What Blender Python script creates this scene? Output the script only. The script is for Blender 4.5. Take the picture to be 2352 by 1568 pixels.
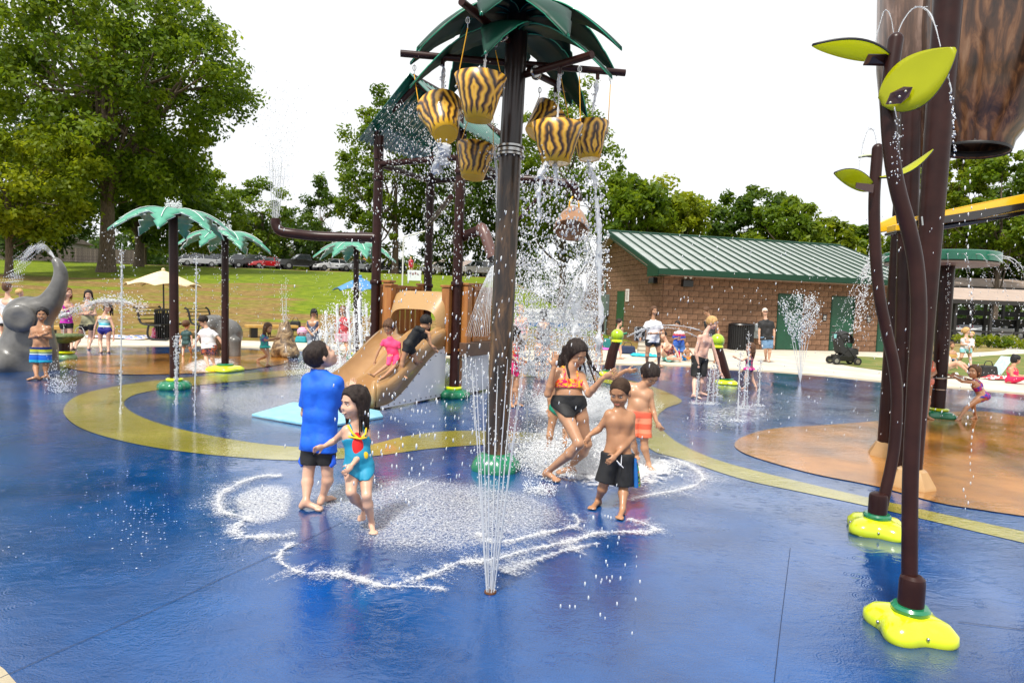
import bpy, bmesh, math, random
import numpy as np
from mathutils import Vector, Matrix
for _o in list(bpy.data.objects): bpy.data.objects.remove(_o)
SC = bpy.context.scene
COL = SC.collection
random.seed(7); RNG = np.random.default_rng(7)
R = math.radians
# ---------------------------------------------------------------- camera
CAM_H = 1.65; PITCH = R(3.39); ROLL = math.atan(0.036); FPX = 1470.0
def _basis():
    F = np.array([0, math.cos(PITCH), -math.sin(PITCH)]); R0 = np.array([1.0, 0, 0]); U0 = np.array([0, math.sin(PITCH), math.cos(PITCH)])
    c, s = math.cos(ROLL), math.sin(ROLL)
    return F, c*R0 + s*U0, -s*R0 + c*U0
CF, CR, CU = _basis()
CP = np.array([0, 0, CAM_H])
cam_d = bpy.data.cameras.new('camera'); cam = bpy.data.objects.new('camera', cam_d); COL.objects.link(cam)
cam_d.lens = 22.5; cam_d.sensor_width = 36.0; cam_d.clip_start = 0.05; cam_d.clip_end = 3000
M_ = Matrix.Identity(4)
for i in range(3):
    M_[i][0] = CR[i]; M_[i][1] = CU[i]; M_[i][2] = -CF[i]; M_[i][3] = CP[i]
cam.matrix_world = M_
SC.camera = cam
# ---------------------------------------------------------------- light: overcast bright sky, soft sun
SUN_EL, SUN_AZ = R(58), R(205)       # azimuth clockwise from +Y
world = bpy.data.worlds.new('World'); SC.world = world; world.use_nodes = True
wn = world.node_tree.nodes; wl = world.node_tree.links
bg = wn['Background']; bg.inputs[1].default_value = 0.105
sky = wn.new('ShaderNodeTexSky'); sky.sky_type = 'NISHITA'; sky.sun_disc = False; sky.sun_elevation = SUN_EL; sky.sun_rotation = SUN_AZ
sky.air_density = 1.0; sky.dust_density = 3.0
mx = wn.new('ShaderNodeMix'); mx.data_type = 'RGBA'; mx.inputs[0].default_value = 0.9
tcw = wn.new('ShaderNodeTexCoord'); nzw = wn.new('ShaderNodeTexNoise'); nzw.inputs['Scale'].default_value = 1.6; nzw.inputs['Detail'].default_value = 4
wl.new(tcw.outputs['Generated'], nzw.inputs['Vector'])
crw = wn.new('ShaderNodeValToRGB'); crw.color_ramp.elements[0].color = (8.2, 8.5, 9.0, 1); crw.color_ramp.elements[1].color = (9.6, 9.6, 9.5, 1)
crw.color_ramp.elements[0].position = .3; crw.color_ramp.elements[1].position = .7
wl.new(nzw.outputs['Fac'], crw.inputs['Fac'])
wl.new(sky.outputs[0], mx.inputs[6]); wl.new(crw.outputs[0], mx.inputs[7]); wl.new(mx.outputs[2], bg.inputs[0])
sun_d = bpy.data.lights.new('sun', 'SUN'); sun_d.energy = 4.2; sun_d.angle = R(8); sun_d.color = (1.0, .95, .87)
sun = bpy.data.objects.new('sun', sun_d); COL.objects.link(sun)
sd = Vector((math.sin(SUN_AZ)*math.cos(SUN_EL), math.cos(SUN_AZ)*math.cos(SUN_EL), math.sin(SUN_EL)))
sun.rotation_euler = sd.to_track_quat('Z', 'Y').to_euler()
SC.view_settings.view_transform = 'Standard'; SC.view_settings.look = 'None'; SC.view_settings.exposure = 0.27; SC.view_settings.gamma = 1.0
SC.render.engine = 'CYCLES'; SC.cycles.use_denoising = True; SC.cycles.max_bounces = 8; SC.cycles.transparent_max_bounces = 12
SC.cycles.caustics_reflective = False; SC.cycles.caustics_refractive = False; SC.cycles.sample_clamp_indirect = 4.0
# ---------------------------------------------------------------- picture -> place helpers (2352 x 1568 picture units)
def ray(x, y): return CF + CR*((x-1176)/FPX) + CU*((784-y)/FPX)
def W(x, y, dep): return CP + ray(x, y)*dep
def G(x, y, z=0.0):
    d = ray(x, y); t = (z-CAM_H)/d[2]; return CP + d*t
def GD(x, y, z=0.0): return (z-CAM_H)/ray(x, y)[2]
def WY(x, y, Y):                       # point of the picture ray at world Y
    d = ray(x, y); return CP + d*(Y/d[1])
# ---------------------------------------------------------------- materials
MATS = {}
def mat(name, col, rough=.5, metal=0., col2=None, scale=8., detail=4., bump=0., bscale=40., trans=0., spec=.5, coat=0., rnd=0., alpha=1., subs=0., c2pos=(.35,.65), stretch=None, rvar=0.):
    if name in MATS: return MATS[name]
    m = bpy.data.materials.new(name); m.use_nodes = True; nt = m.node_tree; n = nt.nodes; l = nt.links
    p = n['Principled BSDF']
    p.inputs['Base Color'].default_value = (*col, 1); p.inputs['Roughness'].default_value = rough; p.inputs['Metallic'].default_value = metal
    p.inputs['Specular IOR Level'].default_value = spec; p.inputs['Coat Weight'].default_value = coat; p.inputs['Coat Roughness'].default_value = .08
    p.inputs['Transmission Weight'].default_value = trans; p.inputs['Alpha'].default_value = alpha
    if subs: p.inputs['Subsurface Weight'].default_value = subs; p.inputs['Subsurface Scale'].default_value = .02
    tc = n.new('ShaderNodeTexCoord'); mp = n.new('ShaderNodeMapping'); l.new(tc.outputs['Object'], mp.inputs['Vector'])
    if stretch: mp.inputs['Scale'].default_value = stretch
    out = None
    if col2:
        nz = n.new('ShaderNodeTexNoise'); nz.inputs['Scale'].default_value = scale; nz.inputs['Detail'].default_value = detail; l.new(mp.outputs[0], nz.inputs['Vector'])
        cr = n.new('ShaderNodeValToRGB'); cr.color_ramp.elements[0].color = (*col, 1); cr.color_ramp.elements[1].color = (*col2, 1)
        cr.color_ramp.elements[0].position = c2pos[0]; cr.color_ramp.elements[1].position = c2pos[1]
        l.new(nz.outputs['Fac'], cr.inputs['Fac']); out = cr.outputs[0]
        if rvar:
            mr = n.new('ShaderNodeMapRange'); mr.inputs[3].default_value = max(0, rough-rvar); mr.inputs[4].default_value = rough+rvar
            l.new(nz.outputs['Fac'], mr.inputs[0]); l.new(mr.outputs[0], p.inputs['Roughness'])
    if rnd:
        oi = n.new('ShaderNodeObjectInfo'); hs = n.new('ShaderNodeHueSaturation'); mr = n.new('ShaderNodeMapRange')
        mr.inputs[3].default_value = 1-rnd; mr.inputs[4].default_value = 1+rnd; l.new(oi.outputs['Random'], mr.inputs[0]); l.new(mr.outputs[0], hs.inputs['Value'])
        if out is not None: l.new(out, hs.inputs['Color'])
        else: hs.inputs['Color'].default_value = (*col, 1)
        out = hs.outputs[0]
    if out is not None: l.new(out, p.inputs['Base Color'])
    if bump:
        nb = n.new('ShaderNodeTexNoise'); nb.inputs['Scale'].default_value = bscale; nb.inputs['Detail'].default_value = 5; l.new(mp.outputs[0], nb.inputs['Vector'])
        bp = n.new('ShaderNodeBump'); bp.inputs['Strength'].default_value = bump; bp.inputs['Distance'].default_value = .02
        l.new(nb.outputs['Fac'], bp.inputs['Height']); l.new(bp.outputs[0], p.inputs['Normal'])
    MATS[name] = m; return m
def prin(m): return m.node_tree.nodes['Principled BSDF']
# ---------------------------------------------------------------- object helpers
ORG = {}
def tag(o, label=None, cat=None, group=None, kind=None):
    if label: o['label'] = label
    if cat: o['category'] = cat
    if group: o['group'] = group
    if kind: o['kind'] = kind
    return o
def thing(name, label, cat, loc, group=None):
    o = bpy.data.objects.new(name, None); COL.objects.link(o); o.location = tuple(float(v) for v in loc); o.empty_display_size = .1
    ORG[o.name] = np.array(loc, float); return tag(o, label, cat, group)
def link_mesh(name, me, m, parent=None, org=None, smooth=False):
    for mm in (m if isinstance(m, (list, tuple)) else [m]): me.materials.append(mm)
    if smooth: me.polygons.foreach_set('use_smooth', np.ones(len(me.polygons), bool))
    o = bpy.data.objects.new(name, me); COL.objects.link(o)
    if parent is not None: o.parent = parent; ORG[o.name] = ORG[parent.name]
    else:
        o.location = tuple(float(v) for v in org) if org is not None else (0, 0, 0); ORG[o.name] = np.array(org if org is not None else (0, 0, 0), float)
    return o
def npmesh(name, V, F):
    """V (n,3) float, F (m,k) int: all faces with k corners."""
    me = bpy.data.meshes.new(name); V = np.asarray(V, np.float32); F = np.asarray(F, np.int32)
    me.vertices.add(len(V)); me.vertices.foreach_set('co', V.ravel())
    k = F.shape[1]; me.loops.add(F.size); me.loops.foreach_set('vertex_index', F.ravel())
    me.polygons.add(len(F)); me.polygons.foreach_set('loop_start', np.arange(0, F.size, k, dtype=np.int32))
    me.update(calc_edges=True); me.validate(); return me
def orth(d):
    d = np.asarray(d, float); d = d/np.linalg.norm(d); a = np.array([0, 0, 1.]) if abs(d[2]) < .9 else np.array([1., 0, 0])
    s = np.cross(d, a); s /= np.linalg.norm(s); return d, s, np.cross(s, d)
def A(*v): return np.array(v, float)
def unit(v): v = np.asarray(v, float); return v/(np.linalg.norm(v)+1e-12)
class MB:
    def __init__(s): s.v = []; s.f = []
    def add(s, vs, fs):
        b = len(s.v); s.v.extend([tuple(map(float, p)) for p in vs]); s.f.extend([tuple(b+i for i in f) for f in fs]); return s
    def box(s, c, h, ax=None, taper=1.):
        """centre c, half sizes h, axes ax (3 row vectors)"""
        ax = np.eye(3) if ax is None else np.asarray(ax); c = np.asarray(c, float); vs = []
        for k in (-1, 1):
            t = 1 if k < 0 else taper
            for i, j in ((-1, -1), (1, -1), (1, 1), (-1, 1)): vs.append(c + ax[0]*i*h[0]*t + ax[1]*j*h[1]*t + ax[2]*k*h[2])
        return s.add(vs, [(3, 2, 1, 0), (4, 5, 6, 7), (0, 1, 5, 4), (1, 2, 6, 5), (2, 3, 7, 6), (3, 0, 4, 7)])
    def tube(s, pts, rad, n=12, cap=True, flat=1.):
        pts = [np.asarray(p, float) for p in pts]; m = len(pts)
        if np.isscalar(rad): rad = [rad]*m
        d0, u, w = orth(pts[1]-pts[0]); vs = []; prev = d0
        for i, p in enumerate(pts):
            d = unit(pts[min(i+1, m-1)]-pts[max(i-1, 0)])
            ax = np.cross(prev, d); an = np.linalg.norm(ax)
            if an > 1e-6:
                Mr = np.array(Matrix.Rotation(math.atan2(an, float(np.dot(prev, d))), 3, Vector(ax/an))); u = Mr@u; w = Mr@w
            prev = d
            for k in range(n):
                a = 2*math.pi*k/n; vs.append(p + rad[i]*(u*math.cos(a) + w*flat*math.sin(a)))
        fs = [(i*n+k, i*n+(k+1) % n, (i+1)*n+(k+1) % n, (i+1)*n+k) for i in range(m-1) for k in range(n)]
        if cap: fs += [tuple(range(n-1, -1, -1)), tuple((m-1)*n+k for k in range(n))]
        return s.add(vs, fs)
    def cyl(s, a, b, r1, r2=None, n=14): return s.tube([a, b], [r1, r1 if r2 is None else r2], n)
    def lathe(s, c, prof, n=24, ax=None, sx=1., sy=1., cap=True, lobes=0, la=0.):
        """prof: (r, z) pairs along axis"""
        ax = np.eye(3) if ax is None else np.asarray(ax); c = np.asarray(c, float); vs = []
        for r, z in prof:
            for k in range(n):
                a = 2*math.pi*k/n; q = r*(1+la*math.cos(lobes*a)) if lobes else r
                vs.append(c + ax[0]*q*math.cos(a)*sx + ax[1]*q*math.sin(a)*sy + ax[2]*z)
        m = len(prof); fs = [(i*n+k, i*n+(k+1) % n, (i+1)*n+(k+1) % n, (i+1)*n+k) for i in range(m-1) for k in range(n)]
        if cap: fs += [tuple(range(n-1, -1, -1)), tuple((m-1)*n+k for k in range(n))]
        return s.add(vs, fs)
    def ball(s, c, r, n=12, m=8, sc=(1, 1, 1), ax=None):
        ax = np.eye(3) if ax is None else np.asarray(ax); c = np.asarray(c, float)
        vs = [c + ax[2]*r*sc[2]]
        for i in range(1, m):
            t = math.pi*i/m
            for k in range(n):
                a = 2*math.pi*k/n; vs.append(c + ax[0]*r*sc[0]*math.sin(t)*math.cos(a) + ax[1]*r*sc[1]*math.sin(t)*math.sin(a) + ax[2]*r*sc[2]*math.cos(t))
        vs.append(c - ax[2]*r*sc[2]); L = len(vs)-1
        fs = [(0, 1+k, 1+(k+1) % n) for k in range(n)]
        fs += [(1+(i-1)*n+k, 1+i*n+k, 1+i*n+(k+1) % n, 1+(i-1)*n+(k+1) % n) for i in range(1, m-1) for k in range(n)]
        fs += [(L, 1+(m-2)*n+(k+1) % n, 1+(m-2)*n+k) for k in range(n)]
        return s.add(vs, fs)
    def prism(s, poly, off):
        """poly: 3D points (planar), off: extrusion vector"""
        p = [np.asarray(q, float) for q in poly]; n = len(p); off = np.asarray(off, float)
        return s.add(p + [q+off for q in p], [tuple(range(n-1, -1, -1)), tuple(range(n, 2*n))] + [(i, (i+1) % n, n+(i+1) % n, n+i) for i in range(n)])
    def grid(s, P, closed=False):
        """P [i][j] points"""
        m, n = len(P), len(P[0]); vs = [q for r in P for q in r]
        return s.add(vs, [(i*n+j, i*n+j+1, (i+1)*n+j+1, (i+1)*n+j) for i in range(m-1) for j in range(n-1)])
    def build(s, name, m, parent=None, smooth=False, label=None, cat=None, group=None, kind=None, org=None, bevel=0., bseg=2, angle=40, thick=0.):
        V = np.array(s.v, float)
        if parent is not None: o0 = ORG[parent.name]
        elif org is not None: o0 = np.asarray(org, float)
        else: o0 = A((V[:, 0].min()+V[:, 0].max())/2, (V[:, 1].min()+V[:, 1].max())/2, V[:, 2].min())
        me = bpy.data.meshes.new(name); me.from_pydata([tuple(p) for p in V-o0], [], s.f); me.update()
        bm = bmesh.new(); bm.from_mesh(me); bmesh.ops.recalc_face_normals(bm, faces=bm.faces); bm.to_mesh(me); bm.free()
        o = link_mesh(name, me, m, parent, None if parent is not None else o0)
        if smooth:
            me.polygons.foreach_set('use_smooth', np.ones(len(me.polygons), bool))
            try: me.set_sharp_from_angle(angle=R(angle))
            except Exception: pass
        if thick:
            md = o.modifiers.new('thick', 'SOLIDIFY'); md.thickness = thick; md.offset = 0
        if bevel:
            md = o.modifiers.new('bevel', 'BEVEL'); md.width = bevel; md.segments = bseg; md.limit_method = 'ANGLE'; md.angle_limit = R(35)
        return tag(o, label, cat, group, kind)
def copy_tree(o, loc, label=None):
    c = o.copy(); COL.objects.link(c); ORG[c.name] = np.array(loc, float)
    if o.parent is None: c.location = tuple(loc)
    for ch in o.children:
        d = copy_child(ch, c)
    if label: c['label'] = label
    return c
def copy_child(ch, par):
    d = ch.copy(); COL.objects.link(d); d.parent = par; ORG[d.name] = ORG[par.name]
    for g in ch.children: copy_child(g, d)
    return d
def spline(pts, n=8, closed=False):
    P = [np.asarray(p, float) for p in pts]; out = []; m = len(P)
    rng = range(m if closed else m-1)
    for i in rng:
        p0 = P[(i-1) % m] if closed or i > 0 else P[0]; p1 = P[i]; p2 = P[(i+1) % m]; p3 = P[(i+2) % m] if closed or i+2 < m else P[-1]
        for k in range(n):
            t = k/n; out.append(.5*((2*p1)+(-p0+p2)*t+(2*p0-5*p1+4*p2-p3)*t*t+(-p0+3*p1-3*p2+p3)*t**3))
    if not closed: out.append(P[-1])
    return out
def lerp(a, b, t): return np.asarray(a, float)*(1-t)+np.asarray(b, float)*t
# ================================================================ terrain
def smooth(t): t = np.clip(t, 0, 1); return t*t*(3-2*t)
def hill(x, y):
    a = np.interp(y, [22, 25, 30, 40, 50, 62, 80, 95, 400], [0, .12, .75, 2.2, 3.3, 4.1, 4.85, 5.3, 5.6])
    edge = np.interp(y, [22, 40, 60, 90, 400], [1.5, 2.5, 3, 4, 4])
    return a*(1-smooth((x-edge+6)/12))
def terr_z(x, y): return float(hill(np.array(x), np.array(y)))
def build_terrain():
    ys = np.concatenate([np.arange(-30, 20, 5), np.arange(20, 60, 1.), np.arange(60, 110, 2.5), np.geomspace(110, 1500, 16)])
    xs = np.concatenate([-np.geomspace(1400, 62, 14), np.arange(-60, 60, 2.), np.geomspace(60, 1400, 14)])
    X, Y = np.meshgrid(xs, ys); Z = hill(X, Y) - .03 + np.where(Y > 24, .06*np.sin(X*.7)*np.sin(Y*.5), 0)*(hill(X, Y) > .2)
    V = np.stack([X, Y, Z], -1).reshape(-1, 3); n = len(xs)
    I, J = np.meshgrid(np.arange(len(ys)-1), np.arange(n-1), indexing='ij'); a = (I*n+J).ravel()
    me = npmesh('ground', V, np.stack([a, a+1, a+n+1, a+n], 1))
    m = bpy.data.materials.new('lawn'); m.use_nodes = True; nt = m.node_tree; N = nt.nodes; L = nt.links; p = N['Principled BSDF']; p.inputs['Roughness'].default_value = .9; p.inputs['Specular IOR Level'].default_value = .2
    tc = N.new('ShaderNodeTexCoord')
    def noise(sc, det=5, st=(1, 1, 1)):
        mp = N.new('ShaderNodeMapping'); mp.inputs['Scale'].default_value = st; L.new(tc.outputs['Object'], mp.inputs[0])
        q = N.new('ShaderNodeTexNoise'); q.inputs['Scale'].default_value = sc; q.inputs['Detail'].default_value = det; q.inputs['Roughness'].default_value = .65; L.new(mp.outputs[0], q.inputs['Vector']); return q.outputs['Fac']
    def ramp(f, els):
        c = N.new('ShaderNodeValToRGB'); e = c.color_ramp.elements; e[0].position, e[0].color = els[0][0], (*els[0][1], 1); e[1].position, e[1].color = els[-1][0], (*els[-1][1], 1)
        for po, co in els[1:-1]: q = e.new(po); q.color = (*co, 1)
        L.new(f, c.inputs[0]); return c.outputs[0]
    def mix(f, a, b):
        q = N.new('ShaderNodeMix'); q.data_type = 'RGBA'; L.new(f, q.inputs[0]); L.new(a, q.inputs[6]); L.new(b, q.inputs[7]); return q.outputs[2]
    green = ramp(noise(3.2, 6, (.5, 1.2, 1)), [(.3, (.06, .11, .004)), (.5, (.15, .21, .008)), (.72, (.26, .30, .014))])
    brown = ramp(noise(5, 6, (.6, 1.4, 1)), [(.3, (.10, .06, .02)), (.5, (.24, .15, .05)), (.75, (.40, .28, .11))])
    gm = N.new('ShaderNodeAttribute'); gm.attribute_name = 'dry'
    add = N.new('ShaderNodeMath'); add.operation = 'ADD'; L.new(gm.outputs['Fac'], add.inputs[0])
    nn = N.new('ShaderNodeMath'); nn.operation = 'MULTIPLY_ADD'; nn.inputs[1].default_value = 1.5; nn.inputs[2].default_value = -.75; L.new(noise(.55, 8, (.35, 1.3, 1)), nn.inputs[0]); L.new(nn.outputs[0], add.inputs[1])
    fac = ramp(add.outputs[0], [(.35, (0, 0, 0)), (.62, (1, 1, 1))])
    L.new(mix(fac, green, brown), p.inputs['Base Color'])
    b = N.new('ShaderNodeBump'); b.inputs['Strength'].default_value = .9; b.inputs['Distance'].default_value = .12; L.new(noise(9, 8, (1, 1, 1)), b.inputs['Height']); L.new(b.outputs[0], p.inputs['Normal'])
    # dryness: worn strip along the walk and above the lawn by the car park
    x = V[:, 0]; y = V[:, 1]; dry = np.full(len(V), .18)
    dry = np.where(y < 31, .62, dry)
    top = np.interp(x, [-60, -30, -16, -10, 0], [46, 52, 66, 56, 48])
    dry = np.where((y > 66) & (x > -46) & (y < 77), .95, dry)
    dry = np.where((y > 28) & (y < 42) & (x < -9.5-(y-28)*.32), .58, dry)
    at = me.attributes.new('dry', 'FLOAT', 'POINT'); at.data.foreach_set('value', dry.astype(np.float32))
    o = link_mesh('ground', me, m, smooth=True); tag(o, 'grass slope with green turf and worn brown patches rising behind the splash pad', kind='structure')
build_terrain()
def sheet(name, pts, z, m, label=None, n=6, closed=True, raw=False, thick=0., kind='structure'):
    """flat sheet whose outline is given in picture units on the ground plane"""
    P = [G(*p)[:2] for p in pts] if not raw else [np.asarray(p, float) for p in pts]
    P = spline(P, n, True) if n > 1 else P
    mb = bmesh.new(); vs = [mb.verts.new((float(p[0]), float(p[1]), 0)) for p in P]
    es = [mb.edges.new((vs[i], vs[(i+1) % len(vs)])) for i in range(len(vs))]
    bmesh.ops.triangle_fill(mb, edges=es, use_beauty=True)
    for f in mb.faces:
        if f.normal.z < 0: f.normal_flip()
    me = bpy.data.meshes.new(name); mb.to_mesh(me); mb.free()
    o = link_mesh(name, me, m, org=(0, 0, z)); return tag(o, label, kind=kind)
# wet pad material: thin water film over coloured concrete, rain rings, grain
def wet(name, c1, c2, grain=1., rings=True, rough=(.03, .30), dark=None, coat=1.0):
    m = bpy.data.materials.new(name); m.use_nodes = True; nt = m.node_tree; N = nt.nodes; L = nt.links; p = N['Principled BSDF']
    tc = N.new('ShaderNodeTexCoord').outputs['Object']
    def noise(sc, det=4, st=None, rg=.6, dist=0):
        v = tc
        if st: mp = N.new('ShaderNodeMapping'); mp.inputs['Scale'].default_value = st; L.new(tc, mp.inputs[0]); v = mp.outputs[0]
        q = N.new('ShaderNodeTexNoise'); q.inputs['Scale'].default_value = sc; q.inputs['Detail'].default_value = det; q.inputs['Roughness'].default_value = rg; q.inputs['Distortion'].default_value = dist; L.new(v, q.inputs['Vector']); return q.outputs['Fac']
    def mth(op, a, b=None, c=None):
        q = N.new('ShaderNodeMath'); q.operation = op
        for i, k in enumerate((a, b, c)):
            if k is None: continue
            if isinstance(k, (int, float)): q.inputs[i].default_value = k
            else: L.new(k, q.inputs[i])
        return q.outputs[0]
    def rng(f, a, b, c, d):
        q = N.new('ShaderNodeMapRange'); q.clamp = True; L.new(f, q.inputs[0])
        for i, k in enumerate((a, b, c, d)): q.inputs[i+1].default_value = k
        return q.outputs[0]
    cr = N.new('ShaderNodeValToRGB'); cr.color_ramp.elements[0].color = (*c1, 1); cr.color_ramp.elements[1].color = (*c2, 1); cr.color_ramp.elements[0].position = .37; cr.color_ramp.elements[1].position = .62
    L.new(mth('ADD', mth('MULTIPLY', noise(1.1, 5), .55), mth('MULTIPLY', noise(140, 2), .45)), cr.inputs[0]); L.new(cr.outputs[0], p.inputs['Base Color'])
    pud = noise(.55, 3, None, .5, .6)                       # where the film is deep enough to be smooth
    L.new(rng(pud, .40, .60, rough[1], rough[0]), p.inputs['Roughness'])
    p.inputs['IOR'].default_value = 1.36; p.inputs['Specular IOR Level'].default_value = .2; p.inputs['Coat Weight'].default_value = coat; p.inputs['Coat IOR'].default_value = 1.66; L.new(rng(pud, .40, .60, .10, .015), p.inputs['Coat Roughness'])
    gr = mth('MULTIPLY', noise(95, 3), rng(pud, .38, .6, .0014*grain, .0003*grain))
    rp = mth('MULTIPLY', noise(5, 3, (1, 1.8, 1), .5, 1.2), .0026)
    rp2 = mth('MULTIPLY', noise(26, 2, (1, 1.5, 1), .5, .8), rng(noise(.9, 2), .42, .62, .0002, .0022))
    h = mth('ADD', mth('ADD', gr, rp), rp2)
    if rings:
        for sc, fr, amp in ((3.0, 95, .00035), (6.5, 100, .0003)):
            v = N.new('ShaderNodeTexVoronoi'); v.voronoi_dimensions = '2D'; v.inputs['Scale'].default_value = sc; v.inputs['Randomness'].default_value = 1; L.new(tc, v.inputs['Vector'])
            dist = mth('DIVIDE', v.outputs['Distance'], sc)
            sep = N.new('ShaderNodeSeparateColor'); L.new(v.outputs['Color'], sep.inputs[0]); rr = rng(sep.outputs[0], 0, 1, .012, .06)
            env = mth('MAXIMUM', mth('SUBTRACT', 1, mth('DIVIDE', mth('ABSOLUTE', mth('SUBTRACT', dist, rr)), .03)), 0)
            gate = rng(sep.outputs[1], .62, .66, 0, 1)
            h = mth('ADD', h, mth('MULTIPLY', mth('MULTIPLY', mth('SINE', mth('MULTIPLY', dist, fr*4)), mth('MULTIPLY', env, gate)), amp))
    b = N.new('ShaderNodeBump'); b.inputs['Strength'].default_value = 1.0; b.inputs['Distance'].default_value = 1.0; L.new(h, b.inputs['Height']); L.new(b.outputs[0], p.inputs['Normal']); L.new(b.outputs[0], p.inputs['Coat Normal'])
    MATS[name] = m; return m
blue = wet('wet_blue_coating', (.0, .026, .115), (.0, .072, .27))
olive = wet('wet_olive_coating', (.20, .18, .025), (.36, .32, .06), rings=False)
orange = wet('wet_tan_coating', (.15, .055, .008), (.62, .26, .04), rings=False)
conc = mat('walk_concrete', (.50, .45, .36), .75, col2=(.62, .57, .47), scale=1.2, detail=8, bump=.25, bscale=60)
concd = mat('damp_concrete_kerb', (.30, .25, .17), .45, col2=(.42, .36, .25), scale=2.5, detail=8, bump=.2, bscale=60)
# far edge of the blue pad, left to right (picture units)
EDGE = [(-400, 792), (0, 797), (110, 798), (300, 797), (480, 796), (620, 803), (800, 812), (1000, 822), (1200, 831), (1382, 838), (1588, 843), (1665, 850), (1769, 855), (1894, 865), (2009, 877), (2164, 891), (2352, 907), (2700, 940)]
E3 = [G(*p)[:2] for p in EDGE]
near = [A(14, 1.0), A(14, -8), A(-16, -8), A(-16, 4)]
# concrete walk: wide apron on which building, benches and people stand
sheet('concrete_walk', [A(-26, 23.2), A(-17, 23.0), A(-10, 22.8), A(-5, 22.6), A(-1.5, 23.4), A(2, 27), A(3, 42), A(22, 42), A(40, 42), A(40, 8), A(26, -2), A(16, -14), A(-22, -14), A(-40, 10)], -.004, conc, 'pale concrete walk around the coloured splash pad', n=1, raw=True)
sheet('splash_pad', [tuple(p) for p in E3] + near, .004, blue, 'blue coated wet splash pad floor', n=1, raw=True)
# damp kerb band along the pad edge
band = []
for i, p in enumerate(E3):
    d = unit(E3[min(i+1, len(E3)-1)]-E3[max(i-1, 0)]); band.append((p, A(-d[1], d[0])))
mb = MB()
P0 = spline([A(*(p + n*.02), .0) for p, n in band], 5); P1 = spline([A(*(p + n*.55), .0) for p, n in band], 5)
mb.grid([[a, b] for a, b in zip(P0, P1)]); mb.build('kerb_band', concd, org=(0, 0, .008), label='damp tan concrete band edging the blue pad', kind='structure')
def ribbon(name, pts, m, z, label, n=6): return sheet(name, pts, z, m, label, n)
ribbon('olive_ribbon', [(148, 935), (190, 905), (300, 882), (420, 868), (560, 858), (700, 848), (800, 842), (802, 851), (700, 860), (560, 875), (450, 886), (370, 895), (310, 907), (285, 925), (300, 945), (350, 968), (430, 990), (520, 1008), (600, 1020), (690, 1028), (790, 1030), (860, 1020), (920, 1005), (1000, 993), (1070, 990), (1180, 992), (1280, 1000), (1300, 1012), (1180, 1018), (1000, 1030), (860, 1048), (700, 1058), (560, 1052), (420, 1038), (300, 1018), (200, 990), (155, 962)], olive, .008, 'olive green ribbon looping across the left of the blue pad')
ribbon('olive_ribbon', [(1180, 853), (1300, 856), (1400, 866), (1485, 884), (1564, 918), (1530, 938), (1511, 957), (1518, 982), (1539, 1004), (1568, 1023), (1650, 1058), (1800, 1098), (2000, 1145), (2352, 1222), (2500, 1252), (2500, 1280), (2352, 1248), (2000, 1165), (1850, 1133), (1700, 1100), (1567, 1056), (1500, 1036), (1474, 1004), (1470, 965), (1480, 940), (1475, 915), (1440, 893), (1380, 878), (1300, 868), (1180, 864)], olive, .008, 'olive green ribbon curving down the right of the blue pad')
ribbon('tan_patch', [(130, 838), (175, 822), (230, 817), (400, 812), (520, 805), (600, 806), (650, 818), (660, 833), (600, 845), (560, 850), (450, 858), (330, 861), (260, 860), (215, 857), (165, 848)], orange, .012, 'burnt orange patch of pad beside the elephant spray figure')
ribbon('tan_patch', [(1687, 1022), (1710, 1003), (1780, 985), (1900, 977), (2010, 968), (2120, 954), (2240, 945), (2352, 958), (2560, 985), (2620, 1100), (2560, 1215), (2352, 1187), (2250, 1172), (2150, 1155), (2010, 1118), (1870, 1090), (1760, 1060), (1705, 1040)], orange, .012, 'burnt orange patch of pad under the giant bucket stand')
sheet('pad_corner', [(-300, 1500), (-20, 1518), (10, 1540), (45, 1580), (60, 1640), (-300, 1700)], .008, concd, 'bare concrete corner at the near left of the pad', n=1)
# expansion joints: fine saw cuts drawn as thin dark strips
jm = mat('joint_dark', (.006, .02, .07), .5)
def joint(pts, w=.004, z=.0085):
    P = [np.append(G(*p)[:2], z) for p in pts]; mb = MB()
    for a, b in zip(P[:-1], P[1:]):
        d = unit(b-a); s = A(-d[1], d[0], 0)*w/2; mb.add([a-s, a+s, b+s, b-s], [(0, 1, 2, 3)])
    mb.build('joint_line', jm, kind='structure', label='thin saw cut joint in the blue pad')
joint([(0, 1560), (120, 1505), (350, 1405), (520, 1325), (660, 1262), (900, 1145)])
joint([(1778, 1568), (1795, 1420), (1815, 1260)]); joint([(2200, 1430), (2352, 1448)], .005)
# kerb of walk in the right lawn and the dry island, built on the walk
lawn2 = mat('island_turf', (.06, .13, .01), .95, col2=(.22, .19, .05), scale=1.4, detail=8, bump=.8, bscale=30)
dryg = mat('dry_island_turf', (.16, .14, .03), .95, col2=(.34, .24, .09), scale=1.2, detail=8, bump=.8, bscale=30)
sheet('lawn_island', [(1905, 826), (1935, 818), (2010, 820), (2110, 828), (2230, 838), (2300, 838), (2360, 836), (2360, 868), (2200, 862), (2100, 858), (2020, 850), (1940, 838)], .006, lawn2, 'green lawn strip between the walk and the curving path')
sheet('lawn_field', [(2060, 782), (2200, 788), (2295, 792), (2312, 800), (2290, 806), (2200, 809), (2060, 805)], .006, dryg, 'dry grass island inside the curving path')
sheet('lawn_field', [(2100, 818), (2200, 822), (2300, 815), (2420, 812), (2420, 838), (2300, 838), (2200, 838), (2100, 830)], .010, lawn2, 'patchy lawn where families sit by the curving path')
asph = mat('asphalt', (.045, .045, .05), .85, col2=(.07, .07, .075), scale=4, bump=.3)
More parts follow.
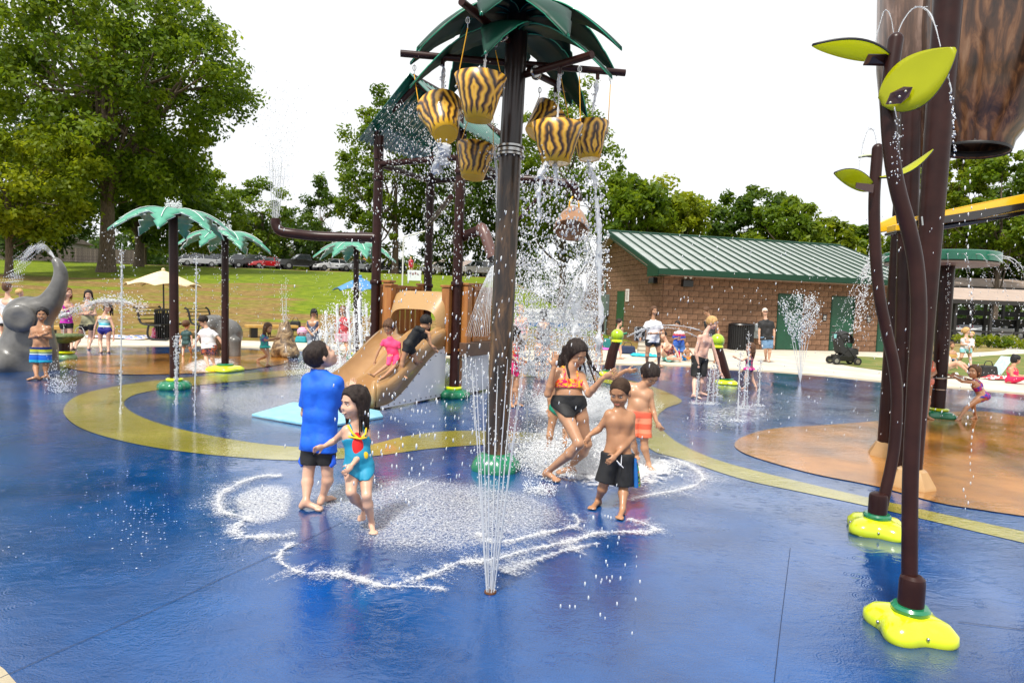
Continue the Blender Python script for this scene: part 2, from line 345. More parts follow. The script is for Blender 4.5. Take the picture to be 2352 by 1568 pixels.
sheet('parking_road', [A(17, 44), A(80, 44), A(80, 85), A(22, 85)], -.02+.03, asph, 'grey asphalt car park beyond the picnic lawn', n=1, raw=True)
# ================================================================ materials for spray features
brown = mat('brown_powder_coat', (.019, .0045, .0035), .34, col2=(.032, .009, .0065), scale=6, spec=.28, bump=.03, bscale=200)
brown_skylit = mat('brown_coat_skylit', (.13, .065, .055), .35)  # same brown coat, with the pinkish sky reflection put into the colour
steel = mat('wet_steel', (.45, .45, .44), .25, metal=1.)
dgreen = mat('palm_leaf_green', (.002, .030, .018), .45, col2=(.003, .045, .027), scale=3, spec=.25)
pgreen = mat('palm_leaf_rim', (.02, .35, .19), .3, coat=.5)
bgreen = mat('base_green', (.004, .16, .065), .25, col2=(.006, .20, .09), scale=5, coat=.8)
lime = mat('base_lime', (.62, .72, .004), .2, col2=(.70, .80, .01), scale=3, coat=.9)
teal = mat('leaf_teal', (.055, .26, .17), .45, col2=(.08, .33, .22), scale=5, coat=.15)
white_rim = mat('leaf_white_core', (.75, .80, .78), .35)
yellow = mat('banana_yellow', (.78, .42, .008), .3, col2=(.85, .50, .01), scale=3, coat=.7)
dark = mat('black_rubber', (.012, .012, .012), .5)
yrope = mat('yellow_cable_sleeve', (.75, .38, .01), .45)
def streak(name, stops, st=(5, 5, .8), sc=3., rough=.35, coat=.25, dist=.4):
    m = bpy.data.materials.new(name); m.use_nodes = True; nt = m.node_tree; N = nt.nodes; L = nt.links; p = N['Principled BSDF']
    p.inputs['Roughness'].default_value = rough; p.inputs['Coat Weight'].default_value = coat; p.inputs['Coat Roughness'].default_value = .07
    tc = N.new('ShaderNodeTexCoord'); mp = N.new('ShaderNodeMapping'); mp.inputs['Scale'].default_value = st; L.new(tc.outputs['Object'], mp.inputs[0])
    q = N.new('ShaderNodeTexNoise'); q.inputs['Scale'].default_value = sc; q.inputs['Detail'].default_value = 6; q.inputs['Roughness'].default_value = .62; q.inputs['Distortion'].default_value = dist; L.new(mp.outputs[0], q.inputs['Vector'])
    c = N.new('ShaderNodeValToRGB'); e = c.color_ramp.elements; e[0].position, e[0].color = stops[0][0], (*stops[0][1], 1); e[1].position, e[1].color = stops[-1][0], (*stops[-1][1], 1)
    for po, co in stops[1:-1]: k = e.new(po); k.color = (*co, 1)
    L.new(q.outputs['Fac'], c.inputs[0]); L.new(c.outputs[0], p.inputs['Base Color']); MATS[name] = m; return m
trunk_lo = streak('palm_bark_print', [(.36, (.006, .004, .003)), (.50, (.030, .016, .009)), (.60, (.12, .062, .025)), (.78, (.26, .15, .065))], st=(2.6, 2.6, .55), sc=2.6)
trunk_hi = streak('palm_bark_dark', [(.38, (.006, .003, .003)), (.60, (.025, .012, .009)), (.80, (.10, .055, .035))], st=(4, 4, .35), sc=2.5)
def print_mat(name):
    """banana print: curved finger shapes in yellow with dark brown outlines around the cup"""
    m = bpy.data.materials.new(name); m.use_nodes = True; nt = m.node_tree; N = nt.nodes; L = nt.links; p = N['Principled BSDF']
    p.inputs['Roughness'].default_value = .35; p.inputs['Coat Weight'].default_value = .2
    uv = N.new('ShaderNodeUVMap'); sep = N.new('ShaderNodeSeparateXYZ'); L.new(uv.outputs[0], sep.inputs[0])
    def mth(op, a, b=None):
        q = N.new('ShaderNodeMath'); q.operation = op
        for i, k in enumerate((a, b)):
            if k is None: continue
            if isinstance(k, (int, float)): q.inputs[i].default_value = k
            else: L.new(k, q.inputs[i])
        return q.outputs[0]
    u, v = sep.outputs[0], sep.outputs[1]
    nz = N.new('ShaderNodeTexNoise'); nz.inputs['Scale'].default_value = 2.6; nz.inputs['Detail'].default_value = 2; L.new(uv.outputs[0], nz.inputs['Vector'])
    vv = mth('SUBTRACT', v, .42); bend = mth('MULTIPLY', mth('MULTIPLY', vv, vv), 2.6)
    cell = mth('MULTIPLY', u, 3.0); tri = mth('ABSOLUTE', mth('SUBTRACT', mth('FRACT', cell), .5))       # mirror each bunch
    w = mth('ADD', mth('SUBTRACT', mth('MULTIPLY', tri, 5.0), mth('MULTIPLY', bend, 1.1)), mth('MULTIPLY', nz.outputs['Fac'], 2.0))
    s = mth('MULTIPLY', mth('FRACT', w), 1.0)
    c = N.new('ShaderNodeValToRGB'); e = c.color_ramp.elements
    e[0].position, e[0].color = 0, (.02, .010, .008, 1); e[1].position, e[1].color = 1., (.02, .010, .008, 1)
    for po, co in ((.07, (.06, .03, .015)), (.16, (.42, .22, .05)), (.30, (.84, .46, .02)), (.44, (.80, .46, .09)), (.56, (.74, .36, .015)), (.70, (.30, .14, .03)), (.84, (.07, .035, .015))): k = e.new(po); k.color = (*co, 1)
    L.new(s, c.inputs[0])
    mixn = N.new('ShaderNodeMix'); mixn.data_type = 'RGBA'
    r = N.new('ShaderNodeMapRange'); L.new(mth('ADD', v, mth('MULTIPLY', s, .12)), r.inputs[0]); r.inputs[1].default_value = .16; r.inputs[2].default_value = .24; L.new(r.outputs[0], mixn.inputs[0])
    mixn.inputs[6].default_value = (.82, .45, .008, 1); L.new(c.outputs[0], mixn.inputs[7]); L.new(mixn.outputs[2], p.inputs['Base Color']); MATS[name] = m; return m
bprint = print_mat('banana_print')
def post(mb, base, top, r, r2=None, n=18): mb.tube([base, top], [r, r2 if r2 else r], n)
def flower_base(par, c, r, h, m, ring_m, ring_r, lobes=6, la=.10, rot=0., steelbolt=True):
    ax = np.array(Matrix.Rotation(rot, 3, 'Z')).T
    MB().lathe(c, [(r*.96, .005), (r, h*.18), (r*.98, h*.5), (r*.80, h*.82), (r*.55, h*.95), (r*.3, h)], 64, ax, lobes=lobes, la=la).build('base_cover', m, par, smooth=True, angle=60)
    MB().lathe(c+A(0, 0, h*.93), [(ring_r, 0), (ring_r*1.12, h*.08), (ring_r*1.14, h*.22), (ring_r, h*.33), (ring_r*.6, h*.34)], 32).build('collar_ring', ring_m, par, smooth=True)
    if steelbolt:
        b = MB()
        for k in range(4):
            a = rot + math.pi*(k+.5)/2; b.ball(c+A(math.cos(a)*r*(1-la*.9), math.sin(a)*r*(1-la*.9), h*.42), .009, 8, 6)
        b.build('bolts', steel, par, smooth=True, kind='stuff')
def frond(par, c, az, length, width, z0, drop, m_top, m_rim, notch=6, depth=.16, curl=.25, rise=.06, jag=1., name='leaf', thick=.012, tipw=.02):
    """one leaf: starts at radius r0 from axis c, runs outwards and bows down, edges cut with notches"""
    d = A(math.cos(az), math.sin(az), 0); s = A(-math.sin(az), math.cos(az), 0); n = 44; P = []
    for i in range(n+1):
        t = i/n; r = .06 + length*math.sin(t*math.pi/2*.96)**.9 if False else .06+length*t
        z = z0 + rise*math.sin(t*math.pi*.9) - drop*t**1.7
        w = width*(math.sin(math.pi*min(.995, t*.95+.05))**.62)*(1-.62*t**1.5)
        f = (t*notch) % 1.0; w *= 1-depth*jag*(f**2.2) if t > .12 else 1
        row = []
        for j in (-1, -.55, 0, .55, 1):
            row.append(c + d*(r-abs(j)*width*.12*jag*(1-f)*.0) + s*(w*j) + A(0, 0, z - curl*width*abs(j)**1.6))
        P.append(row)
    mb = MB().grid(P); o = mb.build(name, [m_top, m_rim], par, smooth=True, angle=50)
    md = o.modifiers.new('plate', 'SOLIDIFY'); md.thickness = thick; md.offset = 0; md.material_offset_rim = 1
    return o
# ================================================================ banana palm with tipping buckets
pc = G(1138, 1078); pd = GD(1138, 1078)
palm = thing('palm_shower', 'tall palm with bark printed trunk and dark green leaves, carrying yellow buckets over the pad', 'spray palm', pc)
p_top = W(1190, 30, pd); p_col = W(1172, 352, pd)
up = unit(p_top-(pc+A(0, 0, .05)))
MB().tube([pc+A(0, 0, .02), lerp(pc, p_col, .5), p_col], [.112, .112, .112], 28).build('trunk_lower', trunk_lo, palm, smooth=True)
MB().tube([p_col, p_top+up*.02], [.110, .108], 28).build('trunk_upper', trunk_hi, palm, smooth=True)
MB().tube([p_top, p_top+up*.35], [.09, .09], 24).build('water_riser', brown, palm, smooth=True)
cb = MB()
ax3 = np.array([unit(np.cross(up, A(0, 1, 0))), unit(np.cross(up, np.cross(up, A(0, 1, 0)))), up])
for dz, rr, hh in ((-.03, .142, .02), (.012, .132, .03), (.05, .142, .02)): cb.lathe(p_col+up*dz, [(rr, -hh/2), (rr, hh/2)], 28, ax3)
for k in range(10): a = k*math.pi/5; cb.ball(p_col+up*-.05+ax3[0]*math.cos(a)*.128+ax3[1]*math.sin(a)*.128, .012, 6, 5)
cb.build('flange_collar', steel, palm, smooth=True)
MB().lathe(pc, [(.235, .005), (.24, .05), (.215, .10), (.17, .15), (.125, .17)], 60, lobes=9, la=.05).build('base_cover', bgreen, palm, smooth=True, angle=60)
apex = p_top - up*.02
for k in range(9):
    az = R(14+k*40); frond(palm, apex*1.0, az, 1.02, .34 if k % 2 else .30, .03-.012*(k % 3), .62 if k % 2 else .50, dgreen, pgreen, notch=5, depth=.09, curl=.10, rise=.10)
for k in range(5):
    frond(palm, apex-up*.17, R(40+k*72), .98, .25, 0, .60, dgreen, pgreen, notch=5, depth=.09, curl=.10, rise=.05)
# pipes that carry the buckets
def zpt(x, y, z, d): return W(x, y, d)
def arm(a, b, r=.034):
    d = unit(b-a); MB().tube([a, b], [r, r], 16).build('bucket_pipe', brown, palm, smooth=True)
    d_, u_, w_ = orth(d); axs = np.array([u_, w_, d])
    for q in (a+d*.15,): MB().lathe(q, [(r*1.6, -.015), (r*1.75, -.005), (r*1.75, .01), (r*1.6, .02)], 20, axs).build('pipe_coupling', steel, palm, smooth=True)
trA = W(1186, 150, pd)
aL = W(920, 123, 6.35); aR = W(1436, 168, 6.55)
MB().tube([aL, aR], [.034, .034], 16).build('bucket_pipe', brown, palm, smooth=True)
bN = W(1060, 4, 5.5); arm(W(1172, 97, pd-.05), bN)
cN = W(1360, 126, 5.68); arm(W(1205, 172, pd-.02), cN)
dN = W(1300, 205, 7.1); arm(W(1215, 162, pd+.06), dN)
eN = W(1090, 245, 7.15); arm(W(1165, 200, pd+.06), eN)
def nozzle(p, l=.09): MB().tube([p, p-A(0, 0, .03), p-A(0, 0, l)], [.028, .020, .018], 12).build('spout', brown, palm, smooth=True)
NOZ = {}
for nm, a, b, t in (('l', aL, aR, .185), ('r', aL, aR, .875), ('b', W(1172, 97, pd-.05), bN, .5), ('c', W(1205, 172, pd-.02), cN, .55), ('d', W(1215, 162, pd+.06), dN, .7), ('e', W(1165, 200, pd+.06), eN, .7)):
    NOZ[nm] = lerp(a, b, t); nozzle(NOZ[nm])
def bucket(label, cx, cy, dep, rtop, rbot, h, tilt=(0, 0), hangs=(), yaw=0., group='banana print buckets of the palm'):
    """centre of the rim at picture (cx,cy); tilt: lean of the axis (screen-right, towards camera)"""
    c = W(cx, cy, dep); axz = unit(A(tilt[0], tilt[1], 1)); ax0 = unit(np.cross(A(0, 1, 0), axz)); ax1 = np.cross(axz, ax0)
    ca, sa = math.cos(yaw), math.sin(yaw); AX = np.array([ca*ax0+sa*ax1, -sa*ax0+ca*ax1, axz])
    t = thing('hanging_bucket', label, 'bucket', c-axz*h, group)
    n = 48; prof = [(rbot, -h), (lerp(rbot, rtop, .3), -h*.7), (lerp(rbot, rtop, .62), -h*.36), (rtop, 0)]
    vs, fs, uvs = [], [], []
    for r, z in prof:
        for k in range(n+1): a = 2*math.pi*k/n; vs.append(c + AX[0]*r*math.cos(a) + AX[1]*r*math.sin(a) + AX[2]*z - ORG[t.name])
    me = bpy.data.meshes.new('cup'); fs = [(i*(n+1)+k, i*(n+1)+k+1, (i+1)*(n+1)+k+1, (i+1)*(n+1)+k) for i in range(3) for k in range(n)]
    me.from_pydata([tuple(v) for v in vs], [], fs); uvl = me.uv_layers.new(name='UVMap')
    for pl in me.polygons:
        for li, vi in zip(pl.loop_indices, pl.vertices): uvl.data[li].uv = ((vi % (n+1))/n, 1+prof[vi//(n+1)][1]/h)
    o = link_mesh('cup', me, [bprint, yellow], t, smooth=True); md = o.modifiers.new('wall', 'SOLIDIFY'); md.thickness = .012; md.material_offset = 1; md.material_offset_rim = 1; md.offset = -1
    MB().lathe(c, [(rbot*.98, -h+.004), (rbot*.98, -h+.03)], 32, AX).build('cup_bottom', yellow, t)
    for hx, hy, hd, side in hangs:            # cable from pipe point to the bucket side
        top = W(hx, hy, hd); bot = c + A(side*rtop*.90, -.02, 0) - AX[2]*h*.25
        MB().tube([top-A(0, 0, .10), bot], .0045, 6).build('cable', yrope, t)
        e = MB(); n_ = 14; e.tube([top+A(.016*math.cos(a), 0, -.035+.028*math.sin(a)) for a in [2*math.pi*i/n_ for i in range(n_+1)]], .004, 6); e.tube([top, top-A(0, 0, .1)], .003, 5); e.build('eye_hook', steel, t, smooth=True)
        MB().ball(bot, .014, 8, 6).build('shackle', steel, t, smooth=True)
    return c, AX
bucket('yellow banana print bucket hanging highest, left of the trunk top', 1104, 177, 5.72, .235, .118, .385, (.02, .0), [(1075, 38, 5.6, -1), (1139, 92, 6.0, 1)], .3)
bucket('yellow banana print bucket tipped towards the camera so its bottom shows, farthest left', 1010, 250, 6.3, .225, .115, .40, (-.30, .75), [(952, 148, 6.36, -1), (1066, 160, 6.4, 1)], .9)
bucket('smaller looking banana print bucket hanging lowest left of the trunk', 1094, 338, 6.85, .215, .12, .34, (.08, .15), [(1075, 258, 7.0, -1), (1133, 232, 6.9, 1)], 1.6)
bucket('banana print bucket in front on the right side of the trunk', 1280, 287, 5.75, .235, .125, .345, (0, .0), [(1332, 150, 5.72, 1)], 2.2)
bucket('banana print bucket at the right edge, half behind the front one', 1353, 285, 6.5, .205, .105, .36, (-.05, .05), [(1403, 172, 6.53, 1), (1290, 158, 6.5, -1)], 2.9)
bucket('banana print bucket tipped over and spilling, behind the right hand pair', 1268, 258, 7.0, .20, .11, .34, (.75, .30), [(1240, 200, 7.0, -1)], 3.6)
# ================================================================ climbing tower with slide
th = R(27); U_ = A(-math.cos(th), math.sin(th), 0); V_ = A(math.sin(th), math.cos(th), 0); Z_ = A(0, 0, 1)
T0 = G(1042, 912)
def T(u, w, z): return T0 + U_*u + V_*w + Z_*z
TWD, TDP = 1.75, 1.66
tower = thing('slide_tower', 'brown post play tower with green gabled roof over a twin tan slide', 'play structure', T(.87, .8, 0))
wood = mat('brown_recycled_planks', (.30, .105, .022), .5, col2=(.40, .16, .035), scale=2.5, detail=6, bump=.25, bscale=14, stretch=(6, 6, 1), coat=.3, rnd=.14)
wpanel = mat('white_panel', (.78, .79, .80), .3, col2=(.70, .72, .74), scale=3, coat=.4)
corr = mat('green_corrugated', (.010, .11, .075), .22, col2=(.015, .15, .10), scale=4, coat=.8)
tan = mat('tan_polyethylene', (.34, .185, .07), .32, col2=(.42, .24, .095), scale=3, coat=.6, bump=.03, bscale=60)
tan_lt = mat('tan_hood', (.42, .25, .10), .4)
HT = 4.18
for (u, w) in ((0, 0), (TWD, 0), (TWD, TDP), (0, TDP)):
    MB().tube([T(u, w, .02), T(u, w, HT+.4 if w == 0 else HT+.05)], .085, 20).build('tower_post', brown, tower, smooth=True)
    for z in (1.95, HT-.35): MB().lathe(T(u, w, z), [(.10, -.04), (.108, -.03), (.108, .03), (.10, .04)], 20).build('post_clamp', brown, tower, smooth=True)
    if w == 0 and u == 0: flower_base(tower, T(u, w, 0), .27, .15, bgreen, lime, .13, 8, .06)
    else: flower_base(tower, T(u, w, 0), .22, .12, bgreen, lime, .12, 8, .06)
for a, b in (((0, 0), (TWD, 0)), ((TWD, 0), (TWD, TDP)), ((0, 0), (0, TDP)), ((0, TDP), (TWD, TDP))):
    MB().tube([T(*a, HT-.1), T(*b, HT-.1)], .055, 14).build('tie_beam', brown, tower, smooth=True)
# gable roof: ridge runs front to back, corrugations run down the slope
RZ, EZ, OV = HT+1.30, HT+.28, .22
for sgn, lab in ((-1, 'right'), (1, 'left')):
    n = 60; P = []
    for i in range(n+1):
        w = -OV-.1 + (TDP+2*OV)*i/n; k = .018*math.sin(i*math.pi/2*1.0)
        P.append([T(TWD/2 + sgn*t*(TWD/2+OV), w, lerp(RZ, EZ, t)+k) for t in np.linspace(0, 1, 3)])
    o = MB().grid(P).build('roof_sheet', corr, tower, smooth=True, angle=80); md = o.modifiers.new('sheet', 'SOLIDIFY'); md.thickness = .012
    for w in (-.06, TDP+.02):
        MB().tube([T(TWD/2, w, RZ-.10), T(TWD/2+sgn*(TWD/2+.02), w, EZ+.30), T(TWD/2+sgn*TWD/2, w, HT-.02)], .055, 12).build('rafter', brown, tower, smooth=True)
MB().tube([T(TWD/2, -OV, RZ-.03), T(TWD/2, TDP+OV, RZ-.03)], .05, 12).build('ridge_beam', brown, tower, smooth=True)
MB().tube([T(TWD*.1, 0, HT-.75), T(TWD*.95, TDP*.9, HT-1.0)], .05, 12).build('brace_pipe', brown, tower, smooth=True)
# deck
DZ = .95
MB().box(T(TWD/2+.0, 1.15, DZ-.12), (TWD/2+.22, 1.15, .12), np.array([U_, V_, Z_])).build('deck', mat('deck_brown', (.10, .055, .035), .5, col2=(.14, .08, .05), scale=6, bump=.1), tower, bevel=.01)
for u0, w0, u1, w1 in ((-.02, .12, -.02, 1.15), (-.02, 1.22, -.02, 2.25)):
    a, b = T(u0, w0, .03), T(u1, w1, .03); d = unit(b-a); s = A(-d[1], d[0], 0)
    MB().box(lerp(a, b, .5)+Z_*.38, (np.linalg.norm(b-a)/2, .012, .38), np.array([d, s, Z_])).build('side_panel', wpanel, tower, bevel=.004)
    b_ = MB()
    for t in (.04, .35, .66, .96):
        for z in (.04, .72): b_.ball(lerp(a, b, t)+Z_*z-s*.016, .012, 6, 5)
    b_.build('panel_bolts', steel, tower, kind='stuff')
def wpost(u, w, z0, z1, r=.075):
    MB().box(T(u, w, (z0+z1)/2), (r, r, (z1-z0)/2), np.array([U_, V_, Z_])).build('timber_post', wood, tower, bevel=.012)
    MB().box(T(u, w, z1+.022), (r*1.25, r*1.25, .02), np.array([U_, V_, Z_])).build('post_cap', wood, tower, bevel=.006)
for u, w, z0, z1 in ((.12, -.10, DZ-.2, 1.88), (-.12, .12, DZ-.25, 1.93), (.0, .06, 0, .8), (1.34, -.10, DZ-.2, 1.88), (1.52, .08, 0, 1.95), (-.15, 1.6, 0, 1.95), (1.85, 1.6, 0, 1.95), (.9, TDP+.6, 0, 2.0)):
    wpost(u, w, z0, z1)
def railing(u0, w0, u1, w1, n, z0=DZ+.05, z1=1.86):
    a, b = T(u0, w0, 0), T(u1, w1, 0); d = unit(b-a); s = A(-d[1], d[0], 0); L_ = np.linalg.norm(b-a); sp = L_/n
    me = None
    for k in range(n):
        c = lerp(a, b, (k+.5)/n)+Z_*(z0+z1)/2
        if me is None:
            o = MB().box(c, (sp*.36, .016, (z1-z0)/2), np.array([d, s, Z_])).build('slat', wood, tower, bevel=.004); base = o; me = c
        else:
            o = base.copy(); COL.objects.link(o); ORG[o.name] = ORG[tower.name]; o.location = tuple(c-me); o.parent = tower
    for z in (z1+.03, z0): MB().box(lerp(a, b, .5)+Z_*z, (L_/2, .03, .035), np.array([d, s, Z_])).build('rail', wood, tower, bevel=.004)
railing(.05, TDP+.55, TWD, TDP+.55, 13); railing(-.18, .25, -.18, 1.5, 9); railing(TWD+.1, .2, TWD+.1, 1.55, 8)
# hood over the slide mouth: bent plate with an arched opening
def hood():
    n = 28; uA, uB = .08, 1.26; z0, zt = DZ+.05, 1.80; P = []
    prof = []
    for i in range(n+1):
        t = i/n; u = lerp(uA, uB, t); prof.append(u)
    outer, inner = [], []
    for i in range(n+1):
        a = math.pi*i/n; cu = (uA+uB)/2; ru = (uB-uA)/2
        s_ = math.copysign(abs(math.cos(a))**.30, math.cos(a)); k_ = abs(math.sin(a))**.30
        outer.append((cu-ru*s_, z0+(zt-z0)*k_)); s2 = math.copysign(abs(math.cos(a))**.45, math.cos(a)); k2 = abs(math.sin(a))**.45
        inner.append((cu-(ru-.10)*s2, z0+(zt-z0-.30)*k2))
    rows = []
    for (uo, zo), (ui, zi) in zip(outer, inner):
        rows.append([T(uo, -.02, zo), T(uo, -.10, zo), T(lerp(uo, ui, .55), -.24, lerp(zo, zi, .6)), T(ui, -.32, zi), T(ui, -.22, zi)])
    o = MB().grid(rows).build('slide_hood', tan_lt, tower, smooth=True, angle=50, thick=.02)
hood()
# twin slide bed
def slide():
    n = 26; rows = []; prof_u = [.1+(q-.1)*.80 for q in (1.50, 1.47, 1.42, 1.36, 1.15, .93, .84, .81, .78, .69, .47, .26, .20, .15, .12)]
    hgt = [.0, .26, .27, .10, .02, .08, .20, .22, .20, .08, .02, .10, .27, .26, .0]
    side = []
    for i in range(n+1):
        t = i/n; w = -.15-t*1.80
        z = DZ*(1-smooth(t*1.04)) * 1.0 + .16*t + .02; z = lerp(DZ, .17, float(smooth(np.array(t*1.03))))
        rows.append([T(u, w, z+h) for u, h in zip(prof_u, hgt)])
    MB().grid(rows).build('slide_bed', tan, tower, smooth=True, angle=75, thick=.018)
    for u, s in ((.114, -1), (1.222, 1)):
        P = []
        for r_, i in zip(rows, range(n+1)):
            zt = r_[13][2] if s < 0 else r_[1][2]; w = -.15-(i/n)*1.80
            P.append([T(u, w, zt-.02), T(u+.03*s, w, zt-.10), T(u, w, max(zt-.42, .06))])
        MB().grid(P).build('slide_side', tan, tower, smooth=True, thick=.02)
    r_ = rows[-1]; MB().grid([r_, [np.array([p[0], p[1], 0])+A(0, 0, .05)-V_*.03 for p in r_]]).build('slide_toe', tan, tower, smooth=True, thick=.02)
    # white skirt below the slide on the near side
    P = []
    for i in range(n+1):
        t = i/n; w = -.15-t*1.7; zt = rows[i][13][2]-.36
        P.append([T(.10, w, .03), T(.10, w, max(zt, .035))])
    MB().grid(P).build('slide_skirt', wpanel, tower, thick=.015)
    P = [[T(1.24, -.15-i/n*1.7, .03), T(1.24, -.15-i/n*1.7, max(rows[i][1][2]-.36, .035))] for i in range(n+1)]
    MB().grid(P).build('slide_skirt', wpanel, tower, thick=.015)
    b_ = MB()
    for i in range(0, 12): b_.ball(T(.085, -.15-i*.14, .07), .010, 6, 5)
    for i in range(0, 11):
        zt = rows[int(i*2.2)][13][2]-.42
        if zt > .12: b_.ball(T(.085, -.15-i*.155, zt), .010, 6, 5)
    b_.build('panel_bolts', dark, tower, kind='stuff')
    return rows
SLR = slide()
matm = mat('landing_mat_blue', (.22, .50, .62), .35, col2=(.30, .60, .70), scale=6, bump=.1)
mt = [G(*q) for q in ((578, 958), (672, 930), (800, 935), (872, 950), (880, 962), (770, 982), (690, 978))]
MB().prism([A(p[0], p[1], .012) for p in mt], A(0, 0, .035)).build('landing_mat', matm, label='light blue landing mat at the foot of the tan slide', cat='mat', bevel=.008)
# big pipes of the tower
hp = [T(TWD, 0, 0)*A(1, 1, 0)+A(0, 0, WY(850, 545, T(TWD, 0, 0)[1])[2])]
e = 11.9
MB().tube(spline([hp[0], W(740, 543, e-.2), W(670, 536, e-.3), W(645, 531, e-.3), W(634, 518, e-.3), W(633, 503, e-.3)], 6), .088, 20).build('spray_pipe', brown, tower, smooth=True)
MB().lathe(W(832, 545, e-.05), [(.115, -.04), (.115, .04)], 20, np.array([A(0, 1, 0), A(0, 0, 1), A(1, 0, 0)])).build('pipe_coupling', brown, tower, smooth=True)
PIPE_OUT = W(633, 500, e-.3)
MB().tube([W(1052, 548, 11.0), W(1108, 526, 10.7)], .085, 18).build('spray_pipe', brown, tower, smooth=True)
MB().tube(spline([W(1104, 524, 10.7), W(1113, 535, 10.6), W(1132, 592, 10.5)], 5), [.095]*11, 18).build('spray_head', brown_skylit, tower, smooth=True)
MB().tube([W(1132, 590, 10.5), W(1135, 600, 10.5)], [.08, .075], 18).build('nozzle_ring', dark, tower)
MB().tube(spline([W(1165, 410, 11.2), W(1240, 414, 11.1), W(1295, 420, 11.0), W(1318, 430, 11.0), W(1326, 450, 11.0), W(1327, 462, 11.0)], 6), .075, 18).build('spray_pipe', brown, tower, smooth=True)
MB().tube([W(1172, 525, 11.2), W(1250, 440, 11.1)], .03, 10).build('brace_pipe', brown, tower, smooth=True)
# brown tipping bucket at the end of that pipe
cbm = mat('coconut_brown', (.22, .10, .04), .35, col2=(.34, .17, .075), scale=5, coat=.5)
ct = thing('tipping_bucket', 'brown coconut shaped bucket tipped mouth down under the bent pipe', 'bucket', W(1322, 545, 11.0))
cpos = W(1318, 478, 11.0); axz = unit(A(-.12, -.55, -1)); a0 = unit(np.cross(A(0, 1, 0), axz)); AX = np.array([a0, np.cross(axz, a0), axz])
MB().lathe(cpos, [(.03, -.02), (.11, .03), (.20, .15), (.27, .30), (.305, .44), (.31, .47), (.29, .47), (.2, .30), (.05, .15)], 30, AX).build('bucket_shell', cbm, ct, smooth=True, angle=50)
for dx in (-.09, .09): MB().tube(spline([cpos+A(dx, 0, -.05), cpos+A(dx*.8, -.05, .10), cpos+A(dx*.3, 0, .19)], 5), .016, 8).build('yellow_handle', yellow, ct, smooth=True)
# ================================================================ three small palms on the left
def small_palm(label, bx, by, tx, ty, lime_base, leaf_r, s=1.0, r=.075):
    b = G(bx, by); d = GD(bx, by); t = thing('spray_palm', label, 'spray palm', b, 'small teal leaved spray palms')
    tp = W(tx, ty, d); MB().tube([b+A(0, 0, .02), tp], [r, r*.95], 20).build('trunk', brown, t, smooth=True)
    if lime_base: flower_base(t, b, .30*s, .13, lime, bgreen, .15, 4, .12, .5)
    else: flower_base(t, b, .26*s, .15, bgreen, lime, .12, 9, .06)
    MB().lathe(tp, [(.12, -.06), (.13, 0), (.11, .05), (.05, .07)], 24).build('crown_cap', brown, t, smooth=True)
    for k in range(8):
        frond(t, tp, R(20+k*45+bx), leaf_r, .25*leaf_r/.8*1.1, .02, leaf_r*.42, teal, white_rim, notch=6, depth=.5, curl=.12, rise=leaf_r*.10, thick=.016)
        c_ = tp; az = R(20+k*45+bx); dd = A(math.cos(az), math.sin(az), 0)
        MB().tube([c_+dd*(.08+leaf_r*.8*q)+A(0, 0, .035+leaf_r*.10*math.sin(q*.8*math.pi*.9)-leaf_r*.42*(q*.8)**1.7) for q in np.linspace(0, 1, 7)], .006, 5).build('leaf_vein', white_rim, t)
    # water bubbling over the cap
    return t, tp, d
SP = []
SP.append(small_palm('nearest small palm with teal leaves and dark brown trunk on a green base', 401, 893, 398, 488, False, .92))
SP.append(small_palm('middle small teal palm standing on a lime base at the edge of the orange patch', 517, 852, 517, 537, True, .92, 1.15))
SP.append(small_palm('farthest small teal palm half hidden behind the tower post', 818, 826, 818, 562, False, 1.05))
